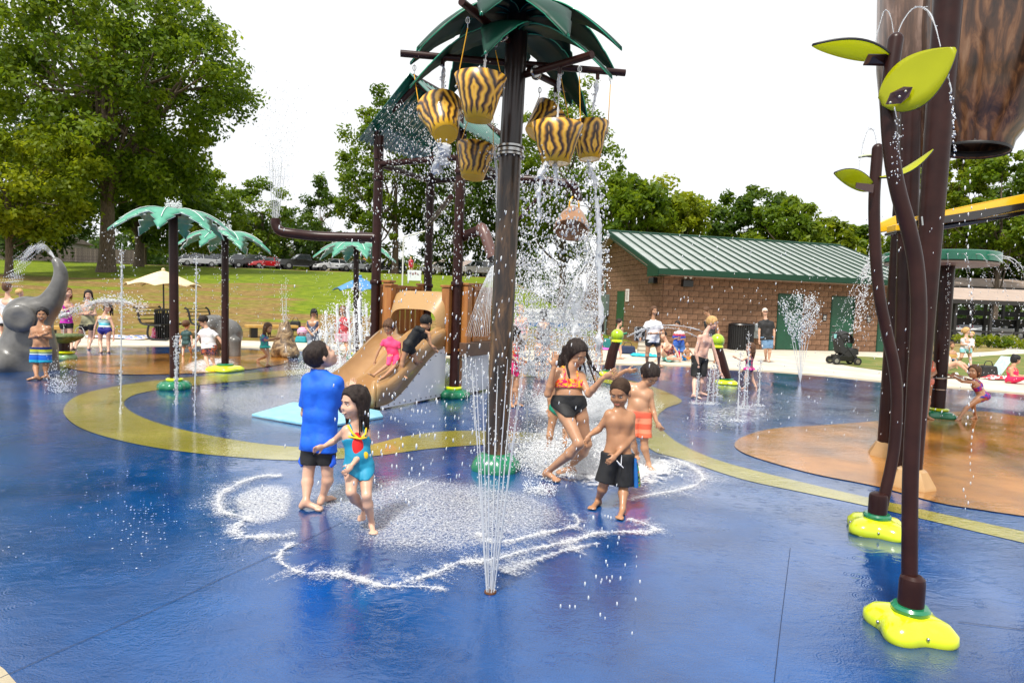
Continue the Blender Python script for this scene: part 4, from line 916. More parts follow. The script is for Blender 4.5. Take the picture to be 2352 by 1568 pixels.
    for i in (0, 1):
        f.cone(Ar, S[i]-up*.005*H, E[i], .027*r, .021*r, .012*H); f.ell(Ar, S[i]-up*.014*H, (.030*r,)*3, k=.012*H)
        mid = lerp(E[i], Wr[i], .3); f.cone(Ar, E[i], mid, .021*r, .0215*r, .008*H); f.cone(Ar, mid, Wr[i], .0215*r, .0145*r, .008*H)
        # hand
        fd = unit(Wr[i]-E[i]) if hand is None or hand[i] is None else unit(jn(hand[i], D)-Wr[i])
        sd = unit(np.cross(fd, A(.25*(1 if i else -1), 1, .3))); pn = np.cross(fd, sd)
        if pn@(sm-Wr[i]) < 0: pn = -pn
        L_ = .052*H; f.ell(Ar, Wr[i]+fd*L_*.62, (.030*H, .022*H, .012*H), np.array([fd, sd, pn]), k=.008*H)
        fr = max(.0052*H, vox*.62)
        for j, (o_, ln) in enumerate(((-1.5, .8), (-.5, .98), (.5, 1.), (1.5, .9))):
            a = Wr[i]+fd*L_*1.05+sd*o_*.0108*H; c1 = R(28*curl*1.6); b = a+(fd*math.cos(c1)+pn*math.sin(c1)+sd*o_*.06)*.024*H*ln; c2 = R(75*curl*1.1)
            c = b+(fd*math.cos(c2)+pn*math.sin(c2))*.022*H*ln; f.cone(Ar, a, b, fr, fr*.95, .003); f.cone(Ar, b, c, fr*.95, fr*.8, .003)
        sg = 1 if (i == 0) == (by < 90 and by > -90) else -1
        a = Wr[i]+fd*L_*.35+sd*sg*.014*H; b = a+(fd*.7+sd*sg*.7+pn*.3)*.024*H; c = b+(fd*.85+sd*sg*.2+pn*.45)*.02*H
        f.cone(Ar, a, b, fr*1.2, fr*1.05, .006); f.cone(Ar, b, c, fr*1.05, fr*.85, .004)
        # leg
        f.cone(Lg, Hp[i]-up*.0*H, lerp(Hp[i], K[i], .35), .052*r, .046*r, .012*H); f.cone(Lg, lerp(Hp[i], K[i], .35), K[i], .046*r, .0315*r, .015*H)
        kd = unit(K[i]-Hp[i]); sd_ = unit(An[i]-K[i]); back = unit(kd-sd_*(kd@sd_)) if np.linalg.norm(np.cross(kd, sd_)) > .12 else -fw
        if np.linalg.norm(np.cross(kd, sd_)) <= .12: back = -fw
        cm = lerp(K[i], An[i], .3)+back*.010*H; f.cone(Lg, K[i], cm, .030*r, .0325*r, .012*H); f.cone(Lg, cm, An[i], .0325*r, .0175*r, .012*H)
        td = unit(To[i]-An[i]); ft = unit(To[i]-An[i]*A(1, 1, 0)-A(0, 0, To[i][2])) if ground and len(an[i]) < 3 else td
        heel = An[i]-ft*.024*H - (A(0, 0, .024*H) if ground and len(an[i]) < 3 else unit(An[i]-K[i])*-.018*H*1.0)
        if ground and len(an[i]) < 3: heel[2] = .022*H
        f.cone(Lg, An[i], heel, .0185*r, .0195*H, .01*H); ball = lerp(heel, To[i], .72); 
        if ground and len(an[i]) < 3: ball[2] = .017*H
        f.cone(Lg, lerp(An[i], heel, .4), ball, .019*H, .0165*H, .015*H)
        fs_ = unit(np.cross(ft, A(0, 0, 1) if abs(ft[2]) < .8 else fw))
        for j in range(5):
            o_ = (j-2)*.0105*H*(1 if i else -1); a = ball+fs_*o_; b = a+ft*(.026-.004*abs(j-1))*H-A(0, 0, .003*H); f.cone(Lg, a, b, .0085*H if j else .0105*H, .007*H if j else .009*H, .004*H)
    # head in its own frame
    yw, pt, rl = [R(v) for v in head]; F_ = A(math.sin(yw)*math.cos(pt), -math.cos(yw)*math.cos(pt), math.sin(pt)); S_ = A(math.cos(yw), math.sin(yw), 0); U2 = np.cross(F_, S_); U2 = U2 if U2[2] > 0 or abs(pt) > 1.4 else -U2
    if rl: S_, U2 = S_*math.cos(rl)+U2*math.sin(rl), -S_*math.sin(rl)+U2*math.cos(rl)
    RM = np.array([S_, F_, U2]); h1 = hh
    def hp(x, y, z): return hc+(S_*x+F_*y+U2*z)*h1
    f.ell(Hd, hp(0, -.06, .12), (.335*h1, .41*h1, .37*h1), RM, .03*h1); f.ell(Hd, hp(0, .09, -.15), (.275*h1, .29*h1, .30*h1), RM, .07*h1)
    f.ell(Hd, hp(0, .23, -.36), (.11*h1, .10*h1, .09*h1), RM, .08*h1)
    for s_ in (-1, 1):
        f.ell(Hd, hp(.15*s_, .24, -.13), (.11*h1,)*3, RM, .08*h1); f.ell(Hd, hp(.345*s_, -.03, -.03), (.045*h1, .085*h1, .125*h1), RM, .02*h1)
        if face: f.ell(Hd, hp(.14*s_, .375, .015), (.085*h1, .05*h1, .055*h1), RM, .05*h1, 's')
    f.cone(Hd, hp(-.13, .315, .10), hp(.13, .315, .10), .04*h1, .04*h1, .05*h1)
    f.cone(Hd, hp(0, .35, .02), hp(0, .395, -.10), .028*h1, .042*h1, .04*h1); f.cone(Hd, hp(-.035, .365, -.12), hp(.035, .365, -.12), .030*h1, .030*h1, .03*h1)
    f.cone(Hd, hp(-.07, .34, -.27), hp(.07, .34, -.27), .035*h1, .035*h1, .03*h1)
    B = np.minimum(T_, 9.); 
    def smn(a, b, k): q = np.clip(.5+.5*(b-a)/k, 0, 1); return b*(1-q)+a*q-k*q*(1-q)
    B = smn(T_, Ar, .016*H); B = smn(B, Lg, .014*H); B = smn(B, Hd, .012*H)
    sdf_obj(f, B, 'body', SK[tone], t)
    if face and h1 > .12 and D < 30:
        for s_ in (-1, 1):
            MB().ball(hp(.135*s_, .322, .012), .044*h1, 10, 7, (1, .55, .45), RM).build('eye', eye_w, t, smooth=True)
            MB().ball(hp(.135*s_, .338, .012), .022*h1, 8, 6, (1, .6, .95), RM).build('pupil', eye_d, t, smooth=True)
            MB().tube([hp(.05*s_, .375, .095), hp(.13*s_, .375, .12), hp(.22*s_, .315, .095)], .011*h1, 6).build('eyebrow', brow_m, t, smooth=True)
        if smile:
            MB().tube([hp(-.12, .345, -.245), hp(-.06, .385, -.275), hp(.06, .385, -.275), hp(.12, .345, -.245)], [.008*h1, .02*h1, .02*h1, .008*h1], 8).build('mouth', mouth_m, t, smooth=True)
            MB().tube([hp(-.08, .385, -.255), hp(0, .405, -.265), hp(.08, .385, -.255)], .009*h1, 6).build('teeth', tooth, t, smooth=True)
        else: MB().tube([hp(-.10, .345, -.265), hp(-.03, .383, -.262), hp(.03, .383, -.262), hp(.10, .345, -.265)], [.010*h1, .022*h1, .022*h1, .010*h1], 8).build('lips', lip, t, smooth=True)
    # hair
    if hair:
        g = f.new(); th_ = .016*h1 if hairstyle in ('buzz',) else .065*h1
        if hairstyle != 'buzz' or True:
            f.ell(g, hp(0, -.075, .135), (.335*h1+th_, .405*h1+th_, .365*h1+th_*1.1), RM, .02*h1)
        if hairstyle in ('long', 'longwet', 'pony', 'bun', 'bob'):
            f.ell(g, hp(0, -.16, -.05), (.32*h1+th_, .30*h1+th_, .40*h1), RM, .05*h1)
        cut = f.plane(hp(0, .215, .13), F_*1.0-U2*.55)                 # open the face
        g = np.maximum(g, cut); cut2 = f.plane(hp(0, -.02, -.10 if hairstyle in ('short', 'buzz') else -.5), -U2*.9+F_*.5)
        g = np.maximum(g, cut2)
        g = g + ((np.sin(f.ax[0]*150/ (h1/.2))[:, None, None]+np.sin(f.ax[1]*140/(h1/.2))[None, :, None])*np.sin(f.ax[2]*45/(h1/.2))[None, None, :]*.0030*h1/.2).astype(np.float32)*(hairstyle != 'buzz')
        rr = np.random.default_rng(int(abs(hd[0]*7)))
        down = A(0, 0, -1.)
        if hairstyle in ('long', 'longwet', 'bob'):
            L = {'long': .95, 'longwet': 1.1, 'bob': .45}[hairstyle]
            for k in range(9 if hairstyle != 'longwet' else 14):
                a = math.pi*(k/(8 if hairstyle != 'longwet' else 13))*1.15-math.pi*.075; x0, y0 = math.cos(a)*.36, -math.sin(a)*.36-.04
                p0 = hp(x0, y0, .05); p1 = hp(x0*1.05, y0*1.05, -.35); p2 = p1+down*h1*L*(.55+.25*rr.random())+S_*rr.normal()*.06*h1
                rw = .085*h1 if hairstyle != 'longwet' else .05*h1
                f.cone(g, p0, p1, rw, rw, .05*h1); f.cone(g, p1, p2, rw, rw*.35, .03*h1)
        if hairstyle == 'pony': f.cone(g, hp(0, -.42, .22), hp(0, -.62, .05), .08*h1, .10*h1, .02*h1); f.cone(g, hp(0, -.62, .05), hp(0, -.62, .05)+down*h1*.55, .10*h1, .03*h1, .02*h1)
        if hairstyle == 'bun': f.ell(g, hp(0, -.36, .42), (.16*h1,)*3, RM, .02*h1)
        if extra:
            for (a, b, ra, rb) in extra: f.cone(g, jn(a, D), jn(b, D), ra, rb, .01)
        sdf_obj(f, g, 'hair', HR[hair], t)
    # clothes
    TL = lambda z: f.plane(lerp(pm, sm, z), up)            # signed height along the torso
    wrink = ((np.sin(f.ax[0]*31)[:, None, None]+np.sin(f.ax[2]*26+1.)[None, None, :])*np.sin(f.ax[1]*23)[None, :, None]*.0035).astype(np.float32)
    for it in wear:
        k, m = it[0], it[1]; op = it[2] if len(it) > 2 else {}
        if k == 'tee':
            g = f.new(); e_ = op.get('loose', .016)*.62*H/1.2; sl = op.get('sleeve', .62); hem = op.get('hem', -.16)
            for i in (0, 1):
                f.cone(g, ch[i], wa[i]+(wa[i]-lerp(pm, sm, .42))*.25, .058*r+e_, .052*r+e_, .02*H); he = hpi[i]-up*.06*H; f.cone(g, wa[i], he+(he-pm)*.18, .052*r+e_, .060*r+e_*1.2, .02*H); f.cone(g, sm-up*.02*H, S[i]-up*.012*H, .040*r+e_*.5, .033*r+e_*.4, .02*H)
            f.cone(g, ch[0], ch[1], .057*r+e_, .057*r+e_, .02*H); f.cone(g, wa[0], wa[1], .052*r+e_, None, .02*H); f.cone(g, hpi[0], hpi[1], .057*r+e_, None, .02*H)
            g = np.maximum(np.minimum(g+wrink*op.get('wr', 1.), T_-.009*H), -TL(hem))
            q = f.new()
            for i in (0, 1):
                eE = lerp(S[i], E[i], sl); s1 = f.new(); f.cone(s1, S[i]-up*.006*H, lerp(S[i], E[i], sl*1.15), .034*r, .032*r+e_*.8, .01); s1 = np.maximum(s1, f.plane(eE, E[i]-S[i])); q = np.minimum(q, s1)
            g = smn(g, q, .014*H); g = np.maximum(g, f.plane(NK+up*.010*H, unit(up+hv*.15))); g = np.maximum(g, -(f.new()*0+1)*0+g)
            n_ = f.new(); f.ell(n_, NK+hv*.006*H+fw*.01*H, (.043*r, .043*r, .030*r), k=0.0); g = np.maximum(g, -n_)
            if op.get('cut_hd', 1): pass
            sdf_obj(f, g, 'shirt', m, t)
        elif k in ('tank', 'onepiece', 'swimtop'):
            g = T_-op.get('t', .007)*H; top = op.get('top', .80); bot = op.get('bottom', -.14 if k == 'tank' else .18)
            neck = TL(top); sc = f.new(); f.ell(sc, lerp(pm, sm, 1.0)+fw*.03*H, (.075*r, .16*r, .10*r), np.array([sv, fw, up]), k=0)
            if k in ('onepiece', 'swimtop'):
                for i in (0, 1):
                    ow = unit(ch[i]-ch[1-i]); g = np.maximum(g, f.plane(ch[i]+ow*.034*r+up*.012*H, ow*.80+up*.60))
            if k == 'tank': g = np.maximum(g+wrink, -TL(bot)); g = np.maximum(g, TL(1.02)); g = np.maximum(g, -sc)
            elif k == 'swimtop': g = np.maximum(np.maximum(g, -TL(bot)), neck)
            else:
                lo = np.maximum(g, neck)
                st_ = f.new()
                for i in (0, 1): f.cone(st_, lerp(S[i], sm, .45)+up*.03*H, lerp(S[i], sm, .5)-up*.14*H, .0, .0, 0); 
                st_ = st_-.014*H; lo = np.minimum(lo, np.maximum(np.maximum(g, TL(1.1)), st_-.02*H*0))
                g = lo
                lg = np.minimum(T_, Lg)-.007*H
                crot = pm-up*.085*H; w_ = f.plane(crot, up)
                leg = f.new()*0+9
                region = -w_
                for i in (0, 1): region = np.maximum(region, -f.plane(crot+(Hp[i]-pm)*.55-up*.0*H, up*.80-unit(Hp[i]-pm)*.62))
                low = np.maximum(np.maximum(lg, region), TL(.3)); g = np.minimum(np.maximum(g, -TL(.12)), low)
            if k in ('onepiece', 'swimtop') and D < 20:
                for s_ in (-1, 1):
                    q_ = [lerp(pm, sm, top-.02)+sv*s_*.045*H+fw*.058*r, lerp(pm, sm, .95)+sv*s_*.042*H+fw*.052*r, sm+up*.034*H+sv*s_*.040*H+fw*.01*H, sm+up*.02*H+sv*s_*.040*H-fw*.05*r, lerp(pm, sm, .80)+sv*s_*.035*H-fw*.064*r]
                    MB().tube(spline(q_, 4), .0065*H, 6).build('strap', m, t, smooth=True)
            sdf_obj(f, g, {'tank': 'tank_top', 'onepiece': 'swimsuit', 'swimtop': 'bikini_top'}[k], m, t)
        elif k == 'brief':
            crot = pm-up*.085*H; region = -f.plane(crot, up)
            for i in (0, 1): region = np.maximum(region, -f.plane(crot+(Hp[i]-pm)*.5, up*.80-unit(Hp[i]-pm)*.62))
            g = np.maximum(np.maximum(np.minimum(T_, Lg)-.007*H, region), TL(op.get('waist', .12))); sdf_obj(f, g, op.get('n', 'swim_brief'), m, t)
        elif k == 'shorts':
            fr_ = op.get('len', .75); lo = op.get('loose', .014)*.62*H/1.2; g = f.new()
            for i in (0, 1):
                q = f.new(); en = lerp(Hp[i], K[i], fr_); en2 = lerp(Hp[i], K[i], fr_*1.12)
                if fr_ > 1: en = lerp(K[i], An[i], fr_-1); en2 = lerp(K[i], An[i], fr_-.9); f.cone(q, Hp[i], K[i], .058*r+lo, .045*r+lo, .01); f.cone(q, K[i], en2, .045*r+lo, .042*r+lo*1.5, .01); q = np.maximum(q, f.plane(en, An[i]-K[i]))
                else: f.cone(q, Hp[i]+up*.01*H, en2, .054*r+lo, .044*r+lo*1.5, .01); q = np.maximum(q, f.plane(en, K[i]-Hp[i]))
                g = np.minimum(g, q) if i else q
            q = f.new(); f.cone(q, hpi[0], hpi[1], .058*r+lo*.7, None, .01); f.cone(q, wa[0]*.35+hpi[0]*.65, wa[1]*.35+hpi[1]*.65, .056*r+lo*.6, None, .02*H)
            g = smn(g, np.minimum(q, T_-.006*H), .02*H)+wrink*1.2; g = np.maximum(g, TL(op.get('waist', .07))); sdf_obj(f, g, op.get('n', 'shorts'), m, t)
        elif k == 'skirt':
            g = f.new(); e_ = op.get('len', .1)
            for i in (0, 1): f.cone(g, hpi[i], lerp(Hp[i], K[i], e_), .064*r+.01, .07*r+.03, .04)
            g = np.maximum(np.maximum(g, TL(.15)), f.plane(lerp(pm, (K[0]+K[1])/2, e_), -up)); sdf_obj(f, g, 'skirt', m, t)
    P.update(dict(t=t, hp=hp, S=S, E=E, W=Wr, K=K, A=An, T=To, D=D, H=H, pm=pm, sm=sm, up=up, fw=fw, Hp=Hp, sv=sv, h1=h1, F_=F_, S_=S_, U2=U2)); return P
black_c = cloth('black', (.008, .008, .009)); white_c = cloth('white', (.74, .74, .76), (.66, .66, .70)); blue_tee = cloth('blue_tee', (.004, .10, .62), (.006, .13, .72))
royal = cloth('royal_trim', (.004, .07, .50))
# 1 boy in blue tee seen from behind, looking up
b1 = person('boy in a bright blue tee and black shorts seen from behind, looking up', 1.36, (739, 818), head=(118, 36, 0), nk=(729, 850), sh=((703, 868, .03), (780, 875, -.05)), el=((699, 950, .10), (787, 940, .06)), wr=((742, 930, .26), (800, 896, .20)), hand=((760, 910, .3), (812, 880, .28)), hip=((714, 1012, .03), (752, 1014, -.03)), kn=((708, 1088), (752, 1085)), an=((703, 1150), (741, 1140)), toe=((722, 1168), (774, 1140)), tone='fair', hair='dark', bodyyaw=160,
  wear=[('tee', blue_tee, dict(hem=-.15, loose=.020, sleeve=.78, wr=1.5)), ('shorts', black_c, dict(len=.72, loose=.008, waist=-.02))])
for i in (0, 1):
    h_, k_ = b1['Hp'][i], b1['K'][i]; o_ = b1['sv']*(-.075 if i == 0 else .075)*(1 if b1['sv'][0] > 0 else -1)
    MB().tube([lerp(h_, k_, .38)+o_*.9+A(0, -.02, 0), lerp(h_, k_, .62)+o_*.95+A(0, -.03, 0), lerp(h_, k_, .74)+o_*.6+A(0, -.045, 0)], [.010, .022, .014], 8).build('side_trim', royal, b1['t'], smooth=True)
# 2 little girl in a colourful swimsuit
swim = blotch('teal_swimsuit', [(.005, .22, .36), (.01, .26, .42), (.02, .20, .34)], 5)
g2 = person('little girl in a teal swimsuit with yellow straps, in front of the boy in blue', 1.08, (813, 925), head=(-42, -4, 0), nk=(817, 966), sh=((793, 984, -.02), (842, 985, .05)), el=((768, 1012, .05), (838, 1030, .03)), wr=((746, 1024, -.02), (810, 1066, -.12)), hand=((732, 1028, -.04), (795, 1082, -.16)), hip=((806, 1072, -.03), (843, 1070, .03)), kn=((806, 1130, -.12), (842, 1138, -.10)), an=((838, 1168, .12), (854, 1200)), toe=((828, 1196, .06), (858, 1226)), tone='fair', hair='dark', hairstyle='longwet', bodyyaw=-30, curl=.75, smile=True,
  wear=[('onepiece', swim, dict(top=.78))], D=GD(855, 1204, .05))
def patch_on(P, name, m, pts, r, off=.075): MB().tube([P['pm']*(1-z)+P['sm']*z + P['sv']*x + P['fw']*(off+y) for x, y, z in pts], r, 8).build(name, m, P['t'], smooth=True)
yel_c = cloth('yellow_strap', (.75, .50, .01)); red_c = cloth('red_print', (.62, .01, .01))
# straps and a plain red shape printed on the front
for s_ in (-1, 1): patch_on(g2, 'strap', yel_c, [(.062*s_, -.115, 1.02), (.060*s_, -.055, 1.08), (.058*s_, -.018, 1.02), (.045*s_, .004, .88), (.015*s_, .010, .78)], .007, .075)
patch_on(g2, 'neck_trim', yel_c, [(-.07, -.03, .80), (-.03, .008, .77), (.0, .012, .75), (.03, .008, .77), (.07, -.03, .80)], .007, .078)
MB().ball(g2['pm']*.45+g2['sm']*.55+g2['sv']*-.012+g2['fw']*.062, .066, 16, 10, (.62, .30, 1.5), np.array([g2['sv'], g2['fw'], g2['up']])).build('front_print', red_c, g2['t'], smooth=True)
MB().ball(g2['pm']*.68+g2['sm']*.32+g2['sv']*.012+g2['fw']*.066, .050, 16, 10, (.9, .35, .8), np.array([g2['sv'], g2['fw'], g2['up']])).build('front_print', yel_c, g2['t'], smooth=True)
# 3 teenage girl under the falling water
bik = blotch('bright_bikini', [(.75, .04, .01), (.80, .35, .01), (.70, .01, .12), (.85, .45, .01), (.25, .01, .25)], 14)
g3 = person('teenage girl in a red bikini top and black bottoms, hunched under falling water', 1.52, (1325, 812), head=(35, -28, 8), nk=(1312, 842), sh=((1275, 852, .0), (1338, 862, .05)), el=((1258, 905, -.08), (1352, 905, -.1)), wr=((1272, 845, -.14), (1385, 868, -.22)), hand=((1276, 815, -.16), (1410, 855, -.26)), hip=((1282, 925, .0), (1330, 925, .0)), kn=((1330, 1018, -.22), (1348, 1020, .05)), an=((1258, 1082), (1310, 1070)), toe=((1286, 1106), (1302, 1085)), tone='tan', hair='dark', hairstyle='longwet', curl=.2, bodyyaw=20,
  wear=[('swimtop', bik, dict(top=.80, bottom=.50, t=.010)), ('brief', black_c, dict(waist=.26))], smile=True, D=GD(1285, 1092, .05),
  extra=[((1340, 800, .02), (1366, 850, .0), .022, .012), ((1352, 825, .0), (1388, 875, -.1), .012, .004), ((1350, 830, -.02), (1374, 900, -.1), .012, .004), ((1298, 800, .05), (1285, 860, .08), .03, .014), ((1300, 820, .0), (1310, 885, -.08), .022, .008)])
# 4 short haired boy in black board shorts
k4 = person('buzz cut boy in long black board shorts with bright side panel, holding his drawstring', 1.17, (1424, 902), head=(-28, -20, 0), nk=(1422, 936), sh=((1396, 948, -.02), (1452, 952, .02)), el=((1376, 985, .02), (1452, 1004, .0)), wr=((1355, 998, -.05), (1416, 1044, -.12)), hand=((1343, 1018, -.07), (1402, 1058, -.16)), hip=((1400, 1046, .0), (1436, 1050, .0)), kn=((1388, 1108, .0), (1432, 1116, .0)), an=((1374, 1146), (1430, 1166)), toe=((1352, 1172), (1418, 1196)), tone='olive', hair='buzz', hairstyle='buzz', bodyyaw=-20, fat=1.06,
  wear=[('shorts', black_c, dict(len=.98, loose=.024, waist=.10))])
for i, (m_, nm) in enumerate(((cloth('board_blue', (.005, .10, .34)), 'side_stripe'), (blotch('board_print', [(.02, .30, .03), (.60, .03, .02), (.03, .35, .10), (.01, .02, .02), (.05, .12, .40)], 30), 'side_panel_print'))):
    hp_, kn_ = k4['Hp'][1], k4['K'][1]; o_ = .105 if i else .088; fo = .012 if i else .05
    MB().tube([lerp(hp_, kn_, t_)+k4['sv']*(o_-.01+.012*t_)+k4['fw']*(fo) for t_ in (-.02, .35, .7, .97)], [.010, .016+.008*i, .018+.016*i, .018+.018*i], 10).build(nm, m_, k4['t'], smooth=True)
MB().tube(spline([k4['pm']+k4['up']*.03+k4['fw']*.09, k4['pm']+k4['up']*-.05+k4['fw']*.11-k4['sv']*.01, k4['W'][1]+A(0, -.03, -.04), k4['W'][1]+A(.05, -.05, -.09)], 5), .0035, 6).build('drawstring', white_c, k4['t'])
# 5 boy in coral shorts behind
coral = bands('coral_plaid', [(0, (.80, .16, .07)), (.2, (.88, .30, .16)), (.35, (.78, .13, .06)), (.55, (.86, .28, .15)), (.75, (.76, .12, .06)), (1, (.85, .25, .12))])
k5 = person('boy in coral shorts with bent head and one raised arm, behind the buzz cut boy', 1.24, (1492, 862), head=(30, -45, 0), nk=(1480, 882), sh=((1442, 882, .05), (1496, 900, .0)), el=((1408, 868, .1), (1500, 942, -.02)), wr=((1438, 850, .0), (1508, 968, -.08)), hand=((1458, 852, -.03), (1518, 984, -.1)), hip=((1448, 950, .0), (1480, 948, .0)), kn=((1452, 1010), (1480, 1014)), an=((1462, 1040, .12), (1490, 1062)), toe=((1462, 1055, .0), (1499, 1080)), tone='tan', hair='dark', wear=[('shorts', coral, dict(len=.85, loose=.022))], bodyyaw=30, D=GD(1490, 1066, .05))
# 6 child behind the teenager, mostly hidden by spray
person('child in green swim bottoms almost hidden behind the teenage girl and the spray', 1.2, (1296, 838), head=(170, 0, 0), nk=(1292, 862), sh=((1268, 872), (1312, 872)), el=((1262, 908), (1316, 908)), wr=((1262, 935), (1318, 935)), hip=((1272, 935), (1304, 935)), kn=((1265, 985), (1300, 988)), an=((1258, 1030), (1296, 1034)), toe=((1250, 1040), (1300, 1046)), tone='tan', hair='dark', hairstyle='bob', wear=[('brief', cloth('green_brief', (.01, .25, .15)))], face=False)
# 7, 8 children on the slide
pink = cloth('hot_pink', (.80, .05, .16))
SD = float(np.dot(T(.9, -1.1, .7)-CP, CF))
person('toddler in a pink swimsuit sitting on the tan slide, holding both rims', .92, (893, 752), head=(-20, -35, 0), nk=(894, 770), sh=((879, 782), (918, 788)), el=((868, 808), (920, 815)), wr=((862, 826), (917, 838)), hand=((858, 838), (914, 850)), hip=((896, 815, .05), (915, 818, .05)), kn=((892, 836, -.22), (905, 842, -.2)), an=((858, 862, -.42), (880, 866, -.4)), toe=((845, 856, -.5), (868, 872, -.5)), D=9.95, ground=False, tone='tan', hair='brown', hairstyle='bun', wear=[('tee', pink, dict(hem=.0, loose=.006, sleeve=.45)), ('brief', pink, {})], bodyyaw=-20)
person('boy in a black tee crawling up the tan slide next to the toddler', 1.15, (978, 742), head=(150, -40, 0), nk=(968, 752), sh=((958, 752, -.15), (975, 765, .15)), el=((985, 765, -.1), (986, 785, .1)), wr=((990, 792, -.1), (995, 800, .1)), hand=((1000, 800, -.1), (1004, 806, .1)), hip=((938, 790, -.12), (942, 795, .06)), kn=((925, 826, -.1), (955, 828, .1)), an=((923, 862, -.1), (962, 838, .3)), toe=((938, 868, -.12), (968, 828, .2)), D=10.0, ground=False, tone='tan', hair='black', wear=[('tee', black_c, dict(hem=-.1, loose=.02)), ('shorts', black_c, dict(len=.5))], face=False, bodyyaw=120)
# 9 pale boy in black shorts
person('pale skinned blond boy in black board shorts standing sideways by the ground jets', 1.42, (1636, 742), head=(62, -18, 0), nk=(1622, 762), sh=((1606, 772, -.12), (1634, 778, .12)), el=((1598, 808, -.12), (1645, 818, .12)), wr=((1604, 836, -.12), (1655, 855, .1)), hand=((1604, 856, -.12), (1664, 876, .1)), hip=((1598, 822, -.05), (1618, 824, .06)), kn=((1596, 868, -.05), (1612, 868, .05)), an=((1594, 906), (1609, 900)), toe=((1614, 916), (1628, 908)), tone='pink', hair='blond', wear=[('shorts', black_c, dict(len=.92, loose=.022))], bodyyaw=62)
# 10 small girl running through the ground jets
person('small girl in a dark flowered swimsuit running through the ground jets', .98, (1723, 800), head=(-75, -5, 0), nk=(1724, 812), sh=((1716, 820, -.08), (1726, 820, .08)), el=((1704, 828, -.1), (1722, 842, .1)), wr=((1692, 822, -.1), (1708, 850, .1)), hip=((1719, 846, -.05), (1723, 846, .05)), kn=((1712, 868, -.05), (1728, 868, .05)), an=((1712, 888), (1736, 888, .0)), toe=((1702, 892), (1738, 896, .0)), tone='fair', hair='brown', hairstyle='long', wear=[('onepiece', blotch('navy_flower', [(.01, .02, .10), (.5, .02, .10), (.01, .10, .16), (.02, .02, .08)], 16), {}), ('skirt', cloth('magenta', (.6, .02, .25)), dict(len=.15))], bodyyaw=-70)
# 11 boy with arms folded
s11 = bands('surf_stripes', [(0, (.02, .45, .62)), (.22, (.005, .12, .60)), (.50, (.004, .02, .20)), (.54, (.60, .75, .80)), (.60, (.01, .10, .10)), (.65, (.35, .42, .16)), (.74, (.62, .62, .02)), (.84, (.004, .02, .12)), (1., (.004, .02, .12))])
person('boy with folded arms in striped blue and yellow shorts in front of the elephant', 1.42, (97, 722), head=(28, -6, 0), nk=(93, 742), sh=((74, 754), (114, 752)), el=((70, 775), (116, 775)), wr=((98, 768, -.2), (90, 772, -.24)), hand=((112, 765, -.2), (74, 768, -.22)), hip=((83, 800), (105, 800)), kn=((82, 836), (105, 836)), an=((84, 864), (106, 862)), toe=((70, 872), (92, 870)), tone='olive', hair='black', wear=[('shorts', s11, dict(len=.9, loose=.03))], bodyyaw=0, smile=True)
# 12-15 left women and girl
s12 = bands('wave_stripes', [(0, (.02, .02, .22)), (.38, (.02, .02, .22)), (.42, (.65, .72, .72)), (.52, (.03, .40, .50)), (.62, (.30, .55, .60)), (.72, (.60, .68, .60)), (.80, (.02, .12, .16)), (.86, (.62, .72, .02)), (1, (.62, .72, .02))])
person('girl in a yellow, turquoise and navy striped swimsuit beside the two women', 1.36, (248, 706), head=(20, -25, 0), nk=(241, 720), sh=((226, 728), (254, 728)), el=((219, 750), (261, 752)), wr=((216, 770), (261, 774)), hip=((230, 758), (251, 758)), kn=((230, 782), (249, 782)), an=((232, 804), (249, 804)), toe=((233, 808), (252, 808)), tone='fair', hair='dark', hairstyle='long', wear=[('onepiece', s12, dict(top=.86))], bodyyaw=0)
person('woman with folded arms in a sage tank top and black shorts', 1.66, (203, 677), head=(30, -8, 0), nk=(201, 693), sh=((186, 703), (217, 702)), el=((184, 722), (219, 722)), wr=((205, 718, -.25), (198, 722, -.3)), hip=((191, 748), (214, 748)), kn=((183, 774), (208, 776)), an=((173, 796), (204, 796)), toe=((166, 799), (210, 799)), tone='fair', hair='dark', hairstyle='bob', wear=[('tank', cloth('sage', (.26, .25, .14)), dict(bottom=-.05)), ('shorts', black_c, dict(len=.38, loose=.012))], bodyyaw=10, fat=1.05)
person('woman in a magenta tank top and black shorts, half turned, behind the elephant trunk', 1.62, (156, 672), head=(70, 0, 0), nk=(154, 687), sh=((143, 696, -.1), (162, 697, .1)), el=((142, 716, -.15), (166, 716, .1)), wr=((162, 708, -.25), (168, 708, -.1)), hip=((146, 745, -.05), (160, 745, .05)), kn=((147, 772), (162, 772)), an=((148, 797), (164, 797)), toe=((155, 800), (171, 800)), tone='fair', hair='auburn', hairstyle='long', wear=[('tank', cloth('magenta_top', (.50, .01, .36)), dict(bottom=-.1)), ('shorts', black_c, dict(len=.38, loose=.012))], bodyyaw=60)
person('woman in a pale grey tank top carrying a child at the left edge', 1.72, (18, 660), head=(150, 0, 0), nk=(17, 677), sh=((2, 688), (35, 690)), el=((-2, 712), (43, 706)), wr=((6, 728, -.1), (50, 690, .15)), hip=((5, 738), (28, 738)), kn=((3, 762), (22, 764)), an=((0, 786), (16, 788)), toe=((-4, 790), (20, 792)), tone='fair', hair='brown', hairstyle='bun', wear=[('tank', cloth('pale_grey', (.55, .56, .58)), dict(bottom=-.12)), ('shorts', black_c, dict(len=.42, loose=.015))], face=False, bodyyaw=160)
